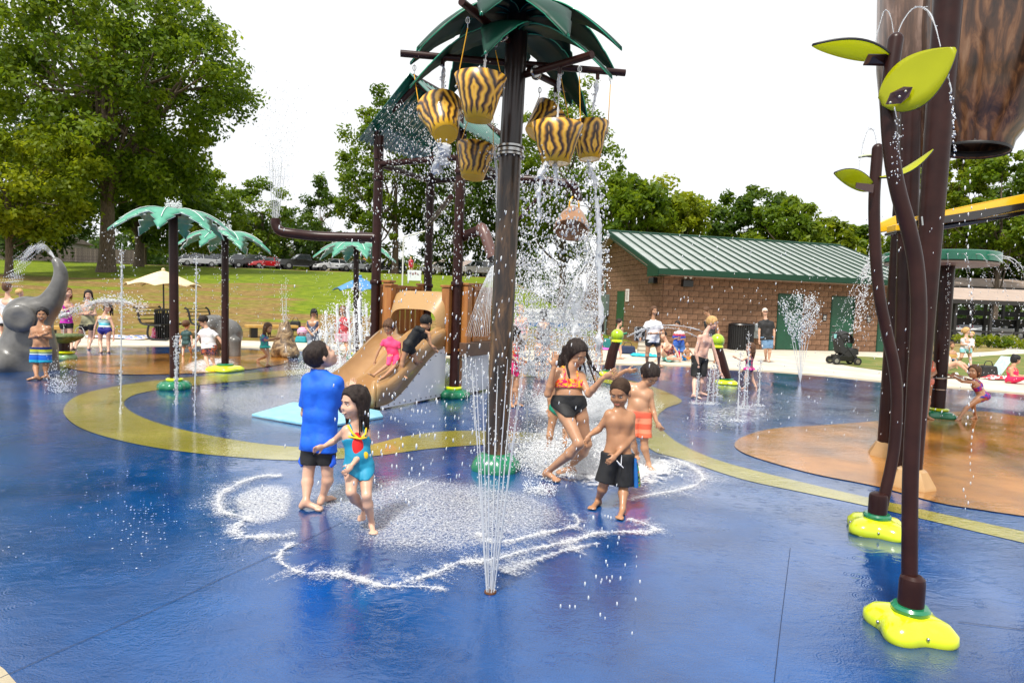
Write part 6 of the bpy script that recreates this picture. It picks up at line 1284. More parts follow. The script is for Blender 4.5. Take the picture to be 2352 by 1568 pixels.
# ================================================================ trees
bark = mat('tree_bark', (.07, .05, .035), .9, col2=(.16, .12, .085), scale=7, detail=8, bump=1., bscale=12, stretch=(3, 3, .5))
def leafmat(name, c1, c2, c3):
    m = bpy.data.materials.new(name); m.use_nodes = True; nt = m.node_tree; N = nt.nodes; L = nt.links; p = N['Principled BSDF']
    at = N.new('ShaderNodeAttribute'); at.attribute_name = 'tone'; c = N.new('ShaderNodeValToRGB'); e = c.color_ramp.elements
    e[0].position, e[0].color = 0, (*c1, 1); e[1].position, e[1].color = 1, (*c3, 1); k = e.new(.5); k.color = (*c2, 1); L.new(at.outputs['Fac'], c.inputs[0])
    L.new(c.outputs[0], p.inputs['Base Color']); p.inputs['Roughness'].default_value = .5; p.inputs['Specular IOR Level'].default_value = .25
    tr = N.new('ShaderNodeBsdfTranslucent'); hs = N.new('ShaderNodeHueSaturation'); hs.inputs['Value'].default_value = 2.0; hs.inputs['Hue'].default_value = .49; L.new(c.outputs[0], hs.inputs['Color']); L.new(hs.outputs[0], tr.inputs[0])
    mx_ = N.new('ShaderNodeMixShader'); mx_.inputs[0].default_value = .45; L.new(p.outputs[0], mx_.inputs[1]); L.new(tr.outputs[0], mx_.inputs[2]); L.new(mx_.outputs[0], N['Material Output'].inputs[0])
    return m
LM = {'mid': leafmat('leaf_mid', (.035, .075, .003), (.085, .145, .005), (.18, .24, .010)), 'dark': leafmat('leaf_dark', (.020, .048, .004), (.05, .10, .006), (.11, .165, .010)),
      'yel': leafmat('leaf_yellowish', (.06, .10, .003), (.15, .20, .006), (.27, .30, .010)), 'deep': leafmat('leaf_deep', (.014, .034, .005), (.032, .065, .008), (.07, .115, .010))}
def leaves(name, centres, radii, per, size, m, parent, rng, up=.35, flat=.8):
    """clumps of leaf cards: centres (n,3), radii (n,)"""
    n = len(centres); tot = n*per
    d = rng.normal(size=(tot, 3)); d /= np.linalg.norm(d, axis=1)[:, None]; rr = rng.random(tot)**.45
    c = np.repeat(centres, per, 0); rad = np.repeat(radii, per); P = c + d*(rr*rad)[:, None]*np.array([1, 1, flat])
    nrm = d*.8+rng.normal(size=(tot, 3))*.6+np.array([0, 0, up]); nrm /= np.linalg.norm(nrm, axis=1)[:, None]
    t = np.cross(nrm, rng.normal(size=(tot, 3))); t /= np.linalg.norm(t, axis=1)[:, None]; b = np.cross(nrm, t)
    s = size*(.6+.8*rng.random(tot)); a1 = t*s[:, None]; b1 = b*(s*.55)[:, None]
    V = np.stack([P-a1, P+b1-a1*.1, P+a1, P-b1+a1*.1], 1).reshape(-1, 3)-ORG[parent.name]; F = np.arange(tot*4).reshape(-1, 4)
    me = npmesh(name, V, F); tone = np.clip(np.repeat(rng.random(n)*.55, per)+rng.random(tot)*.5, 0, 1)
    at = me.attributes.new('tone', 'FLOAT', 'POINT'); at.data.foreach_set('value', np.repeat(tone, 4).astype(np.float32))
    return link_mesh(name, me, m, parent)
def tree(label, base, h, crown_c, crown_r, nclump, per, leaf, kind='mid', tr=.3, seed=1, clump=.22, limbs=9, group=None, cat='tree', lean=(0, 0), shell=.75, trunk_to=.6, prof=None, name='tree'):
    """crown: ellipsoid centre (relative to base) and radii; clumps grouped so sky shows between them"""
    rng = np.random.default_rng(seed); base = np.asarray(base, float); t = thing(name, label, cat, base, group); cc = base+np.asarray(crown_c, float); cr = np.asarray(crown_r, float)
    tb = MB(); top = base+A(lean[0], lean[1], h*trunk_to); trk = spline([base-A(0, 0, .3), lerp(base, top, .3)+A(tr*.2, 0, 0), lerp(base, top, .65)-A(tr*.2, 0, 0), top], 4)
    rad = [tr*(1.35 if i == 0 else 1)*(1-.62*i/(len(trk)-1)) for i in range(len(trk))]; rad[1] = tr*1.08; tb.tube(trk, rad, 12); tb.build('trunk', bark, t, smooth=True)
    C = []
    while len(C) < nclump:
        d = rng.normal(size=3); d /= np.linalg.norm(d); r_ = rng.random()**(1/3); r_ = shell+(1-shell)*rng.random() if rng.random() < .62 else r_
        bump = 1+.16*math.sin(d[0]*5+seed)*math.cos(d[2]*4+seed*2)+.08*math.sin(d[1]*9+seed*3)
        q = d*r_*bump
        if prof: 
            w = np.interp(q[2], [-1, -.5, 0, .5, 1], prof); q[0] *= w; q[1] *= w
        C.append(cc+q*cr)
    C = np.array(C); lb = MB()
    idx = rng.choice(len(C), min(limbs*3, len(C)), replace=False)
    for j, i in enumerate(idx):
        s0 = lerp(trk[len(trk)//3], trk[-1], rng.random()) if j >= 2 else trk[-1]; e = C[i]; mid = lerp(s0, e, .5)+A(0, 0, -.06*np.linalg.norm(e-s0)+.0)+rng.normal(size=3)*.03*h*.5
        r0 = tr*(.36 if j < limbs else .16); lb.tube(spline([s0, mid, e], 3), list(np.linspace(r0, r0*.15, 7)), 6, cap=False)
    lb.build('limbs', bark, t, smooth=True)
    leaves('crown', C, clump*cr.mean()*(.6+.8*rng.random(len(C))), per, leaf, LM[kind], t, rng); return t
def tp(x, y, Y):            # trunk foot: on the terrain under picture column x at world depth Y
    p = WY(x, y, Y); return A(p[0], p[1], terr_z(p[0], p[1])-.05)
def from_px(label, xb, Y, xc, ytop, ybot, wpx, nclump, per, leaf, **k):
    """crown spans picture rows ytop..ybot around column xc, wpx wide, at world depth Y"""
    b = tp(xb, 650, Y); pT = WY(xc, ytop, Y); pB = WY(xc, ybot, Y); s = Y/FPX; rz = (pT[2]-pB[2])/2; c = (pT+pB)/2-b
    return tree(label, b, pT[2]-b[2], c, (wpx*s/2*.92, wpx*s/2*.8, rz*.95), nclump, per, leaf, **k)
# the great shade tree on the left
from_px('huge leafy shade tree towering on the grass slope at the left', 244, 46, 245, -120, 470, 590, 480, 130, .17, kind='mid', tr=.55, seed=3, clump=.14, limbs=22, trunk_to=.62, shell=.7)
from_px('bright green tree with low hanging boughs at the left edge', 20, 40, 60, 290, 560, 330, 150, 120, .15, kind='yel', tr=.25, seed=5, clump=.2, group=None)
from_px('dark tree behind the low boughs at the far left', 60, 62, 70, 230, 590, 300, 150, 120, .22, kind='deep', tr=.35, seed=6, clump=.22)
from_px('forked tree with two grey trunks right of the great shade tree', 318, 56, 350, 330, 560, 260, 130, 110, .18, kind='dark', tr=.42, seed=8, clump=.22)
from_px('slender tree with drooping boughs between the first two small palms', 330, 64, 430, 400, 590, 260, 130, 100, .2, kind='mid', tr=.25, seed=9, clump=.22)
from_px('tree with sparse crown behind the spray pipe', 600, 100, 600, 400, 610, 150, 80, 90, .26, kind='mid', tr=.25, seed=10, clump=.2)
from_px('airy tree with spiky twig tips left of the tower', 735, 96, 735, 412, 600, 170, 70, 70, .24, kind='dark', tr=.25, seed=12, clump=.17, prof=(1, 1, .9, .6, .15))
from_px('low rounded tree behind the red car', 655, 110, 660, 520, 612, 170, 60, 80, .3, kind='deep', tr=.25, seed=13, clump=.28)
from_px('tall loose crowned tree behind the left of the tower', 905, 70, 880, 225, 600, 230, 190, 90, .2, kind='mid', tr=.4, seed=14, clump=.15, shell=.8)
from_px('tall tree behind the middle of the tower', 1040, 74, 1050, 250, 620, 260, 220, 100, .2, kind='dark', tr=.4, seed=15, clump=.15)
from_px('tall airy tree right of the palm trunk', 1290, 66, 1300, 190, 600, 270, 190, 85, .19, kind='mid', tr=.42, seed=16, clump=.14, shell=.8)
from_px('tree behind the palm trunk with hanging twigs', 1160, 80, 1170, 300, 640, 220, 140, 90, .22, kind='dark', tr=.35, seed=17, clump=.18)
TL = [(1440, 58, 1440, 400, 640, 200, 'mid'), (1530, 62, 1520, 420, 640, 230, 'yel'), (1640, 70, 1640, 450, 640, 220, 'mid'), (1740, 66, 1740, 425, 640, 220, 'dark'), (1820, 60, 1800, 455, 640, 190, 'mid'), (1890, 74, 1890, 500, 640, 140, 'yel'), (1960, 84, 1950, 510, 640, 130, 'mid'), (2010, 90, 2000, 540, 650, 120, 'yel')]
TD = ['rounded tree directly above the roof peak of the brick building', 'broad yellow green tree rising left of the roof middle', 'mid green tree behind the middle of the green roof', 'darkest tallest tree behind the green roof', 'rounded tree behind the right half of the roof', 'small pale tree behind the right end of the roof', 'distant tree left of the leaf stalks', 'small distant tree seen between the leaf stalks']
for i, (a, Y, b, c, d, w, kd) in enumerate(TL): from_px(TD[i], a, Y, b, c, d, w, 110, 110, .24 if Y < 70 else .3, kind=kd, tr=.35, seed=30+i, clump=.23, group='trees behind the brick building')
TR = [(2170, 60, 2190, 315, 600, 190, 'yel', .15), (2290, 56, 2290, 340, 620, 210, 'mid', .16), (2390, 62, 2390, 350, 640, 220, 'dark', .18), (2120, 76, 2120, 440, 640, 160, 'mid', .2), (2230, 70, 2240, 500, 670, 230, 'dark', .24), (2340, 66, 2340, 500, 680, 230, 'deep', .24)]
TE = ['open crowned birch like tree right of the giant bucket leg', 'tall light tree under the giant bucket mouth', 'tall tree at the right edge beyond the chutes', 'low tree behind the disc shower', 'dark bushy tree behind the carport', 'deep green bushy tree above the carport at the right edge']
for i, (a, Y, b, c, d, w, kd, cl) in enumerate(TR): from_px(TE[i], a, Y, b, c, d, w, 130, 100, .19, kind=kd, tr=.25, seed=50+i, clump=cl, limbs=14, group='trees at the right')
# distant wood closing the view, built as one mass
rng_ = np.random.default_rng(99)
fw_ = thing('distant_woods', 'dark mass of far trees closing the view behind the park', 'woods', (0, 130, 3)); fw_['kind'] = 'stuff'
xs_ = np.concatenate([rng_.uniform(-130, 160, 900), rng_.uniform(-110, -25, 260)]); ys_ = np.concatenate([rng_.uniform(118, 150, 900), rng_.uniform(98, 120, 260)])
zz = np.array([terr_z(a, b) for a, b in zip(xs_, ys_)])+rng_.random(1160)**.8*(6.+2.2*np.sin(xs_*.11)+1.6*np.sin(xs_*.31))
zz = np.where(xs_ > 60, zz*1.3, zz)
o_ = leaves('far_foliage', np.stack([xs_, ys_, zz], 1), np.full(1160, 1.9), 60, .42, LM['deep'], fw_, rng_); o_['kind'] = 'stuff'
# ================================================================ vehicles
glassm = mat('car_glass', (.02, .025, .03), .05, spec=.8, coat=1.); tyre = mat('tyre', (.015,)*3, .8); rimm = mat('wheel_rim', (.4,)*3, .3, metal=.9); chrome = mat('chrome', (.6,)*3, .15, metal=1.); lampc = mat('headlamp', (.7, .72, .72), .1, coat=1.)
def car(label, p, yaw, col, kind='sedan', group='vehicles parked on the rise', det=True):
    t = thing('parked_car' if kind != 'pickup' else 'pickup_truck', label, 'car' if kind != 'pickup' else 'truck', p, group)
    f = A(math.cos(yaw), math.sin(yaw), 0); s = A(-f[1], f[0], 0); X = np.array([f, s, A(0, 0, 1)])
    def C(x, y, z): return np.asarray(p, float)+f*x+s*y+A(0, 0, z)
    pm_ = mat('paint_%.2f_%.2f_%.2f' % col, col, .22, coat=1., metal=.0)
    if kind == 'sedan': L, Wd, low = 4.6, .89, [(-2.3, .35), (-2.3, .78), (-2.15, .95), (-1.5, 1.0), (.95, .96), (2.0, .80), (2.28, .62), (2.3, .32)]; cab = [(-1.75, .97), (-1.0, 1.40), (.15, 1.44), (1.15, .95)]
    elif kind == 'suv': L, Wd, low = 4.7, .94, [(-2.3, .40), (-2.33, 1.0), (-2.2, 1.12), (.95, 1.10), (2.1, 1.0), (2.32, .80), (2.34, .38)]; cab = [(-2.2, 1.1), (-1.95, 1.68), (.2, 1.72), (1.1, 1.08)]
    else: L, Wd, low = 5.8, 1.0, [(-2.9, .5), (-2.9, 1.22), (-.95, 1.22), (-.95, 1.2), (1.2, 1.22), (2.7, 1.12), (2.85, .9), (2.85, .45)]; cab = [(-1.0, 1.2), (-.85, 1.86), (.35, 1.90), (1.25, 1.2)]
    MB().prism([C(x, -Wd, z) for x, z in low], s*2*Wd).build('body', pm_, t, bevel=.07, bseg=2)
    mb = MB(); a = [C(x, -Wd*(.97 if z < 1.25 else .78), z) for x, z in cab]; b = [C(x, Wd*(.97 if z < 1.25 else .78), z) for x, z in cab]; n = len(cab)
    mb.add(a+b, [tuple(range(n-1, -1, -1)), tuple(range(n, 2*n))]+[(i, (i+1) % n, n+(i+1) % n, n+i) for i in range(n)]); mb.build('cabin', glassm, t, bevel=.04)
    a = [C(x, -Wd*.79, z+.01) for x, z in cab[1:3]]; b = [C(x, Wd*.79, z+.01) for x, z in cab[1:3]]; MB().prism([a[0], a[1], b[1], b[0]], A(0, 0, .035)).build('roof', pm_, t, bevel=.02)
    for k, x in enumerate(((cab[1][0]+cab[2][0])/2, )):
        for sd in (-1, 1): MB().tube([C(x, sd*Wd*.80, cab[1][1]), C(x-.05, sd*Wd*.975, cab[0][1])], .04, 6).build('door_pillar', pm_, t)
    wb = .30*L
    for x in (-wb, wb+.05):
        for sd in (-1, 1):
            r = .33 if kind != 'pickup' else .41; c = C(x, sd*(Wd-.10), r); ax = np.array([f, A(0, 0, 1), s])
            w = MB().lathe(c, [(r*.7, -.12), (r, -.10), (r, .10), (r*.7, .12)], 20, ax).build('wheel', tyre, t, smooth=True, angle=40)
            MB().lathe(c, [(r*.62, -.125), (r*.66, 0), (r*.62, .125)], 14, ax).build('rim', rimm, w)
            MB().lathe(c+s*sd*.012, [(r*1.16, -.09), (r*1.18, .085)], 18, ax).build('wheel_arch', dark, t)
    fx = low[-2][0]; fz = low[-2][1]
    for sd in (-1, 1):
        MB().box(C(fx-.12, sd*Wd*.72, fz+.02), (.10, .20, .08), X).build('headlight', lampc, t, bevel=.02); MB().box(C(-L/2+.02, sd*Wd*.8, .85), (.05, .12, .12), X).build('tail_light', mat('tail_red', (.4, .01, .01), .3), t)
        MB().box(C(cab[-1][0]-.25, sd*(Wd+.10), cab[0][1]+.08), (.06, .10, .07), X).build('mirror', pm_, t, bevel=.02)
    MB().box(C(fx+.02, 0, fz-.02), (.03, Wd*.5, .09 if kind != 'pickup' else .20), X).build('grille', chrome if kind == 'pickup' else dark, t, bevel=.01)
    MB().box(C(low[-1][0]+.02, 0, .42), (.05, Wd*.9, .12), X).build('bumper', pm_ if kind != 'pickup' else chrome, t, bevel=.03); MB().box(C(low[-1][0]+.08, .0, .48), (.012, .17, .07), X).build('number_plate', mat('plate', (.6,)*3, .5), t)
    return t
def onhill(x, Y):
    p = WY(x, 620, Y); return A(p[0], p[1], terr_z(p[0], p[1])+.02)
# car park on the rise: asphalt band following the terrain
pr = []
for x in np.linspace(-62, -3, 40):
    pr.append([A(x, y, terr_z(x, y)+.03) for y in np.linspace(76, 96, 8)])
MB().grid(pr).build('parking_road', asph, kind='structure', label='grey car park strip on top of the grassy rise', org=(0, 0, 0))
CARS = [(432, 84, (.03, .035, .04), 'suv', 'dark suv farthest left in the row on the rise'), (456, 82, (.45, .46, .46), 'sedan', 'pale silver car between two dark cars at the left end'), (484, 84, (.012,)*3, 'suv', 'black suv right of the pale silver car'), (541, 84, (.30, .32, .33), 'suv', 'silver grey suv behind the middle palm leaves'), (572, 83, (.01,)*3, 'suv', 'black suv standing just left of the red sedan'),
        (618, 82, (.50, .012, .015), 'sedan', 'bright red sedan parked on the rise'), (692, 80, (.008,)*3, 'pickup', 'black pickup truck with chrome grille right of the red sedan'), (766, 80, (.68, .69, .70), 'sedan', 'white sedan right of the black pickup'), (815, 80, (.36, .38, .40), 'sedan', 'silver sedan behind the far palm trunk'), (885, 78, (.05, .055, .06), 'suv', 'dark grey suv right of the tall tower post'), (1012, 74, (.72,)*3, 'sedan', 'white sedan seen between the two tower posts'), (1094, 74, (.62,)*3, 'suv', 'white suv farthest right in the row near the palm trunk')]
for x, Y, c, k, lab in CARS: car(lab, onhill(x, Y), R(215), c, k)
for x, Y, c, k, lab, yw in ((2312, 50, (.7,)*3, 'suv', 'white suv parked under the carport at the right edge', 180), (2140, 52, (.62,)*3, 'sedan', 'white car behind the carport left of the disc shower post', 185), (2205, 54, (.14, .012, .02), 'sedan', 'dark red sedan partly hidden under the carport', 180)):
    p = WY(x, 760, Y); car(lab, A(p[0], p[1], .02), R(yw), c, k, 'vehicles at the carport')
# ================================================================ houses, fence, hedge
def house(label, x0, x1, Y, zb, zt, wallc, roofc, nwin, rise=1.6, dep=8):
    a = WY(x0, 600, Y); b = WY(x1, 600, Y); L = b[0]-a[0]; t = thing('house', label, 'house', A((a[0]+b[0])/2, Y, zb))
    MB().box(A((a[0]+b[0])/2, Y+dep/2, (zb+zt)/2), (L/2, dep/2, (zt-zb)/2)).build('wall', mat('wall_%.2f' % wallc[0], wallc, .8), t)
    o = .5; rf = MB(); rf.prism([A(a[0]-o, Y-o, zt), A(a[0]-o, Y+dep/2, zt+rise), A(a[0]-o, Y+dep+o, zt)], A(L+2*o, 0, 0)).build('roof', mat('roof_%.2f' % roofc[0], roofc, .85, col2=tuple(c*.7 for c in roofc), scale=1.5, bump=.3), t)
    for k in range(nwin):
        xw = a[0]+L*(k+.5)/nwin; w = MB().box(A(xw, Y-.03, (zb+zt)/2+.3), (.62, .03, .5)).build('window', mat('window_frame_white', (.6,)*3, .5), t); MB().box(A(xw, Y-.07, (zb+zt)/2+.3), (.52, .015, .42)).build('pane', glassm, w)
    return t
zc = lambda x, Y: float(terr_z(WY(x, 600, Y)[0], Y))
house('cream house with an orange brown roof behind the white sedan', 690, 842, 118, zc(760, 118), zc(760, 118)+3.2, (.62, .54, .38), (.42, .19, .07), 5, 2.3)
house('small house with a brown roof left of the cream house', 632, 668, 122, zc(650, 122), zc(650, 122)+2.7, (.34, .32, .28), (.12, .07, .05), 2, 1.5)
house('pale house half hidden by dark boughs at the left edge', 34, 118, 88, zc(70, 88), zc(70, 88)+2.9, (.42, .38, .32), (.30, .24, .20), 3, 1.0)
house('long brown house glimpsed right of the tower', 1000, 1075, 112, zc(1040, 112), zc(1040, 112)+2.4, (.34, .24, .16), (.30, .16, .10), 3, 1.4)
hm = LM['yel']
for i, (x0, x1, Y) in enumerate(((590, 860, 100), (860, 1080, 96), (500, 585, 104))):
    a = WY(x0, 610, Y); b = WY(x1, 610, Y); t = thing('clipped_hedge', ('long bright green hedge in front of the cream house', 'clipped hedge behind the cars near the tower', 'short hedge behind the silver suv')[i], 'hedge', A((a[0]+b[0])/2, Y, zc((x0+x1)/2, Y)))
    n = 90; rg = np.random.default_rng(5+i); cx = np.stack([rg.uniform(a[0], b[0], n), rg.uniform(Y-.5, Y+.5, n), rg.uniform(.2, 1.35, n)+zc((x0+x1)/2, Y)], 1); leaves('foliage', cx, np.full(n, .75), 90, .13, hm, t, rg)
fn = thing('board_fence', 'weathered grey board fence beyond the lawn at the left', 'fence', WY(150, 610, 78)*A(1, 1, 0)+A(0, 0, zc(150, 78)))
fm = mat('fence_boards', (.07, .055, .045), .9, col2=(.12, .10, .08), scale=5, rnd=.3); bb0 = None
for k in range(80):
    x = -66+k*.26; z = zc(1176+x/78*1470, 78)
    if bb0 is None: bb0 = MB().box(A(x, 78, z+.85), (.12, .02, .85)).build('board', fm, fn); b00 = A(x, 78, z)
    else: q = bb0.copy(); COL.objects.link(q); ORG[q.name] = ORG[fn.name]; q.location = tuple(A(x, 78, z+.04*math.sin(k*2.7))-b00)
# ================================================================ umbrellas, benches, bins
def parasol(label, x, yg, ya, rad, colm, drop=.55, scal=True):
    b = G(x, yg); D = GD(x, yg); t = thing('parasol', label, 'umbrella', b); tp_ = W(x-2, ya, D); n = 8; P = []
    MB().cyl(b, tp_-A(0, 0, .02), .03, .025, 10).build('pole', lampm, t)
    rows = []
    for i in range(7):
        q = i/6; row = []
        for k in range(n*4+1):
            a = 2*math.pi*k/(n*4)+.3; ph = abs(math.sin(a*n/2-.3*n/2)); r = rad*q*(1-.10*q*ph); z = -drop*(q**1.15)-.05*ph*math.sin(math.pi*q)-(-.10*q**6*ph if scal else 0)
            row.append(tp_+A(math.cos(a)*r, math.sin(a)*r, z))
        rows.append(row)
    MB().grid(rows).build('canopy', colm, t, smooth=True, angle=80, thick=.01)
    for k in range(n): a = 2*math.pi*k/n+.3; MB().tube([tp_+A(0, 0, -.08), tp_+A(math.cos(a)*rad*.97, math.sin(a)*rad*.97, -drop*.98-.02)], .01, 5).build('rib', lampm, t)
    MB().ball(tp_+A(0, 0, .03), .06, 10, 6).build('finial', colm, t, smooth=True); return t
parasol('cream canvas parasol with scalloped rim behind the nearest small palm', 377, 776, 621, 1.26, mat('canvas_cream', (.70, .55, .32), .85, col2=(.76, .61, .38), scale=3))
parasol('blue canvas parasol half hidden by the tall tower posts', 830, 790, 637, .98, mat('canvas_blue', (.06, .20, .42), .85, col2=(.10, .26, .50), scale=3), .5)
def bench_side(label, x, y, flip=1, sc=1.):
    b = G(x, y); t = thing('park_bench', label, 'bench', b, 'black steel park benches'); 
    for dy in (0, 1.5):
        P = [b+A(flip*px, dy, pz) for px, pz in ((-.42, 1.10), (-.30, .98), (-.20, .60), (.02, .52), (.30, .50), (.50, .52))]; MB().tube(spline(P, 5), .035, 8).build('side_frame', lampm, t, smooth=True)
        P = [b+A(flip*px, dy, pz) for px, pz in ((.08, .50), (.04, .20), (.18, .04), (.60, .03), (.72, .05))]; MB().tube(spline(P, 5), .035, 8).build('leg', lampm, t, smooth=True)
    for k in range(9):
        px, pz = [(-.40, 1.06), (-.33, .95), (-.28, .82), (-.24, .68), (-.12, .56), (.0, .53), (.14, .52), (.28, .51), (.44, .52)][k]; MB().box(b+A(flip*px, .75, pz), (.045, .78, .012)).build('slat', lampm, t)
bench_side('black steel bench seen from the side, left of the cream parasol', 336, 781)
bench_side('black steel bench behind the small boy in the dark tee', 452, 780, 1)
def bin_(label, x, y, r=.30, h=.98):
    b = G(x, y); t = thing('litter_bin', label, 'trash can', b); MB().lathe(b, [(r*.9, .05), (r*.93, h*.9)], 24).build('liner', MATS['liner_black'], t); s0 = None
    for k in range(24):
        a = 2*math.pi*k/24
        if s0 is None: s0 = MB().box(b+A(r, 0, h/2), (.01, .022, h/2)).build('slat', lampm, t)
        else: q = s0.copy(); COL.objects.link(q); ORG[q.name] = ORG[t.name]; q.location = (math.cos(a)*r-r, math.sin(a)*r, 0)
    MB().lathe(b, [(r*1.05, h), (r*1.08, h+.04), (r*.7, h+.06)], 24).build('rim', lampm, t)
bin_('black slatted litter bin under the cream parasol', 378, 778)
tim = mat('timber_yellow', (.50, .28, .06), .6, col2=(.58, .36, .10), scale=3, bump=.2, stretch=(1, 5, 5))
def seat(label, x0, x1, y, h=.46):
    a = G(x0, y); b = G(x1, y); d = unit(b-a); s = A(-d[1], d[0], 0); X = np.array([d, s, BZ]); L = np.linalg.norm(b-a); t = thing('timber_bench', label, 'bench', (a+b)/2, 'yellow timber benches'); X_ = X
    for k in range(3): MB().box((a+b)/2+s*(.16*k)+BZ*h, (L/2, .07, .05), X_).build('plank', tim, t, bevel=.01)
    for q in (.15, .85): MB().box(lerp(a, b, q)+s*.16+BZ*(h-.05)/2, (.12, .15, (h-.05)/2), X_).build('support', lampm, t)
seat('long yellow timber bench behind the elephant at the left edge', -20, 140, 789); seat('yellow timber bench behind the stump spout', 566, 684, 778); seat('short yellow timber bench beside the crank of the disc shower', 2112, 2190, 850)
# towels and bags
def rag(name, label, cat, x, y, w, d, m, h=.05, seed=1, group=None, z0=.0):
    rg = np.random.default_rng(seed); c = G(x, y); n = 9; P = []
    for i in range(n): P.append([c+A((j/(n-1)-.5)*w*(1+.1*rg.random()), (i/(n-1)-.5)*d*(1+.15*rg.random()), z0+.012+h*rg.random()*(1 if 0 < i < n-1 and 0 < j < n-1 else .3)) for j in range(n)])
    return MB().grid(P).build(name, m, label=label, cat=cat, smooth=True, angle=80, group=group, thick=.01)
tw1 = blotch('towel_pastel', [(.60, .35, .50), (.70, .65, .68), (.15, .25, .50), (.65, .60, .62), (.60, .40, .10)], 2.5)
rag('beach_towel', 'crumpled pastel patterned towels spread on the walk left of the nearest palm', 'towel', 275, 777, 1.9, .7, tw1, .12, 3)
rag('beach_towel', 'turquoise towel on the walk at the feet of the woman in the white tee', 'towel', 1481, 818, .9, .6, cloth('aqua_towel', (.02, .42, .60)), .08, 4)
rag('beach_towel', 'pink towel on the walk beside the girl in the turquoise bikini', 'towel', 1398, 803, .8, .5, cloth('pink_towel', (.55, .10, .45)), .06, 5)
rag('beach_towel', 'white and red towel bundle on the lawn beside the black bag', 'towel', 2296, 872, .8, .4, blotch('red_white', [(.7, .68, .66), (.6, .04, .05), (.7, .7, .7)], 4), .12, 6)
def bag_(label, x, y, w, h, m, d=.28, hand=True):
    c = G(x, y); t = thing('bag', label, 'bag', c); MB().box(c+BZ*h/2, (w/2, d/2, h/2), taper=.8).build('bag_body', m, t, bevel=.05, bseg=3)
    if hand: MB().tube(spline([c+A(-w*.25, 0, h), c+A(-w*.15, 0, h+.12), c+A(w*.15, 0, h+.12), c+A(w*.25, 0, h)], 4), .012, 6).build('bag_handle', lampm, t, smooth=True)
bag_('striped cream tote bag on the turquoise towel', 1478, 812, .46, .50, bands('tote', [(0, (.55, .5, .42)), (.2, (.2, .16, .12)), (.28, (.55, .5, .42)), (.5, (.2, .16, .12)), (.58, (.55, .5, .42)), (.8, (.2, .16, .12)), (.88, (.55, .5, .42)), (1, (.55, .5, .42))]))
bag_('teal duffel bag by the green end door', 1391, 800, .42, .40, cloth('teal_bag', (.01, .16, .15))); bag_('navy cooler bag behind the girl in the turquoise bikini', 1441, 812, .60, .28, cloth('navy_bag', (.01, .02, .06)))
bag_('tall red drink bottle beside the seated woman', 1558, 824, .13, .28, cloth('bottle_red', (.65, .01, .08), rough=.3), .12, False); bag_('blue and green snack tub beside the toddler', 1571, 828, .16, .20, cloth('tub_blue', (.01, .18, .45)), .14, False)
bag_('black backpack on the yellow timber bench behind the stump', 678, 772, .46, .62, cloth('pack_black', (.01,)*3)); bag_('teal bag on the walk right of the stump', 692, 786, .42, .22, cloth('pack_teal', (.01, .24, .28)))
bag_('black bag with turquoise lining on the lawn at the right', 2268, 866, .50, .34, cloth('pack_black2', (.012,)*3)); bag_('white cup standing by the timber bench', 2196, 866, .12, .14, white_c, .12, False)
bag_('pink flowered beach bag under the bench by the cream parasol', 362, 778, .34, .40, blotch('pink_flower', [(.6, .02, .12), (.7, .3, .4), (.65, .04, .15)], 12))
sb = G(694, 782); stn = thing('striped_ball', 'pink and white striped beach ball beside the black backpack', 'ball', sb)
MB().ball(sb+BZ*.32, .19, 24, 14).build('ball', bands('ball_stripes', [(0, (.7, .6, .65))]+[(k/12, ((.55, .08, .38) if k % 2 else (.72, .66, .70))) for k in range(1, 12)]+[(1, (.7, .6, .65))]), stn, smooth=True)
# folding lounger back on the lawn
lg_ = G(2300, 868); t = thing('folding_chair', 'folding lawn chair with a pale raised back on the right lawn', 'chair', lg_)
MB().prism([lg_+A(-.05, 0, .10), lg_+A(.28, 0, .62), lg_+A(.31, 0, .60), lg_+A(-.02, 0, .08)], A(0, .45, 0)).build('backrest', cloth('pale_sling', (.45, .60, .62)), t); MB().prism([lg_+A(-.45, 0, .16), lg_+A(-.02, 0, .08), lg_+A(-.02, 0, .12), lg_+A(-.45, 0, .20)], A(0, .45, 0)).build('seat', MATS['cloth_pale_sling'], t)
for dx in (-.4, .05): MB().tube([lg_+A(dx, 0, .15), lg_+A(dx+.1, 0, 0), lg_+A(dx+.1, .45, 0), lg_+A(dx, .45, .15)], .012, 6).build('leg', steel, t)
# stroller
s0 = G(1945, 838); t = thing('stroller', 'black baby stroller with hood parked on the small lawn tip', 'stroller', s0); sc_ = 1.0
def S(x, y, z): return s0+A(x, y, z)
for x, y in ((-.36, 0), (-.36, .45), (.34, -.02), (.34, .47)):
    w = MB().lathe(S(x, y, .13), [(.09, -.03), (.13, -.025), (.13, .025), (.09, .03)], 18, np.array([A(1, 0, 0), A(0, 0, 1), A(0, 1, 0)])).build('wheel', tyre, t, smooth=True); MB().lathe(S(x, y, .13), [(.07, -.035), (.07, .035)], 10, np.array([A(1, 0, 0), A(0, 0, 1), A(0, 1, 0)])).build('hub', steel, w)
for y in (0, .45):
    MB().tube([S(.34, y, .13), S(.02, y, .55), S(-.30, y, 1.02)], .016, 8).build('frame_tube', lampm, t); MB().tube([S(-.36, y, .13), S(.05, y, .58), S(.30, y, .55)], .016, 8).build('frame_tube', lampm, t)
MB().tube([S(-.30, 0, 1.02), S(-.36, .0, 1.06), S(-.36, .45, 1.06), S(-.30, .45, 1.02)], .018, 8).build('handlebar', lampm, t)
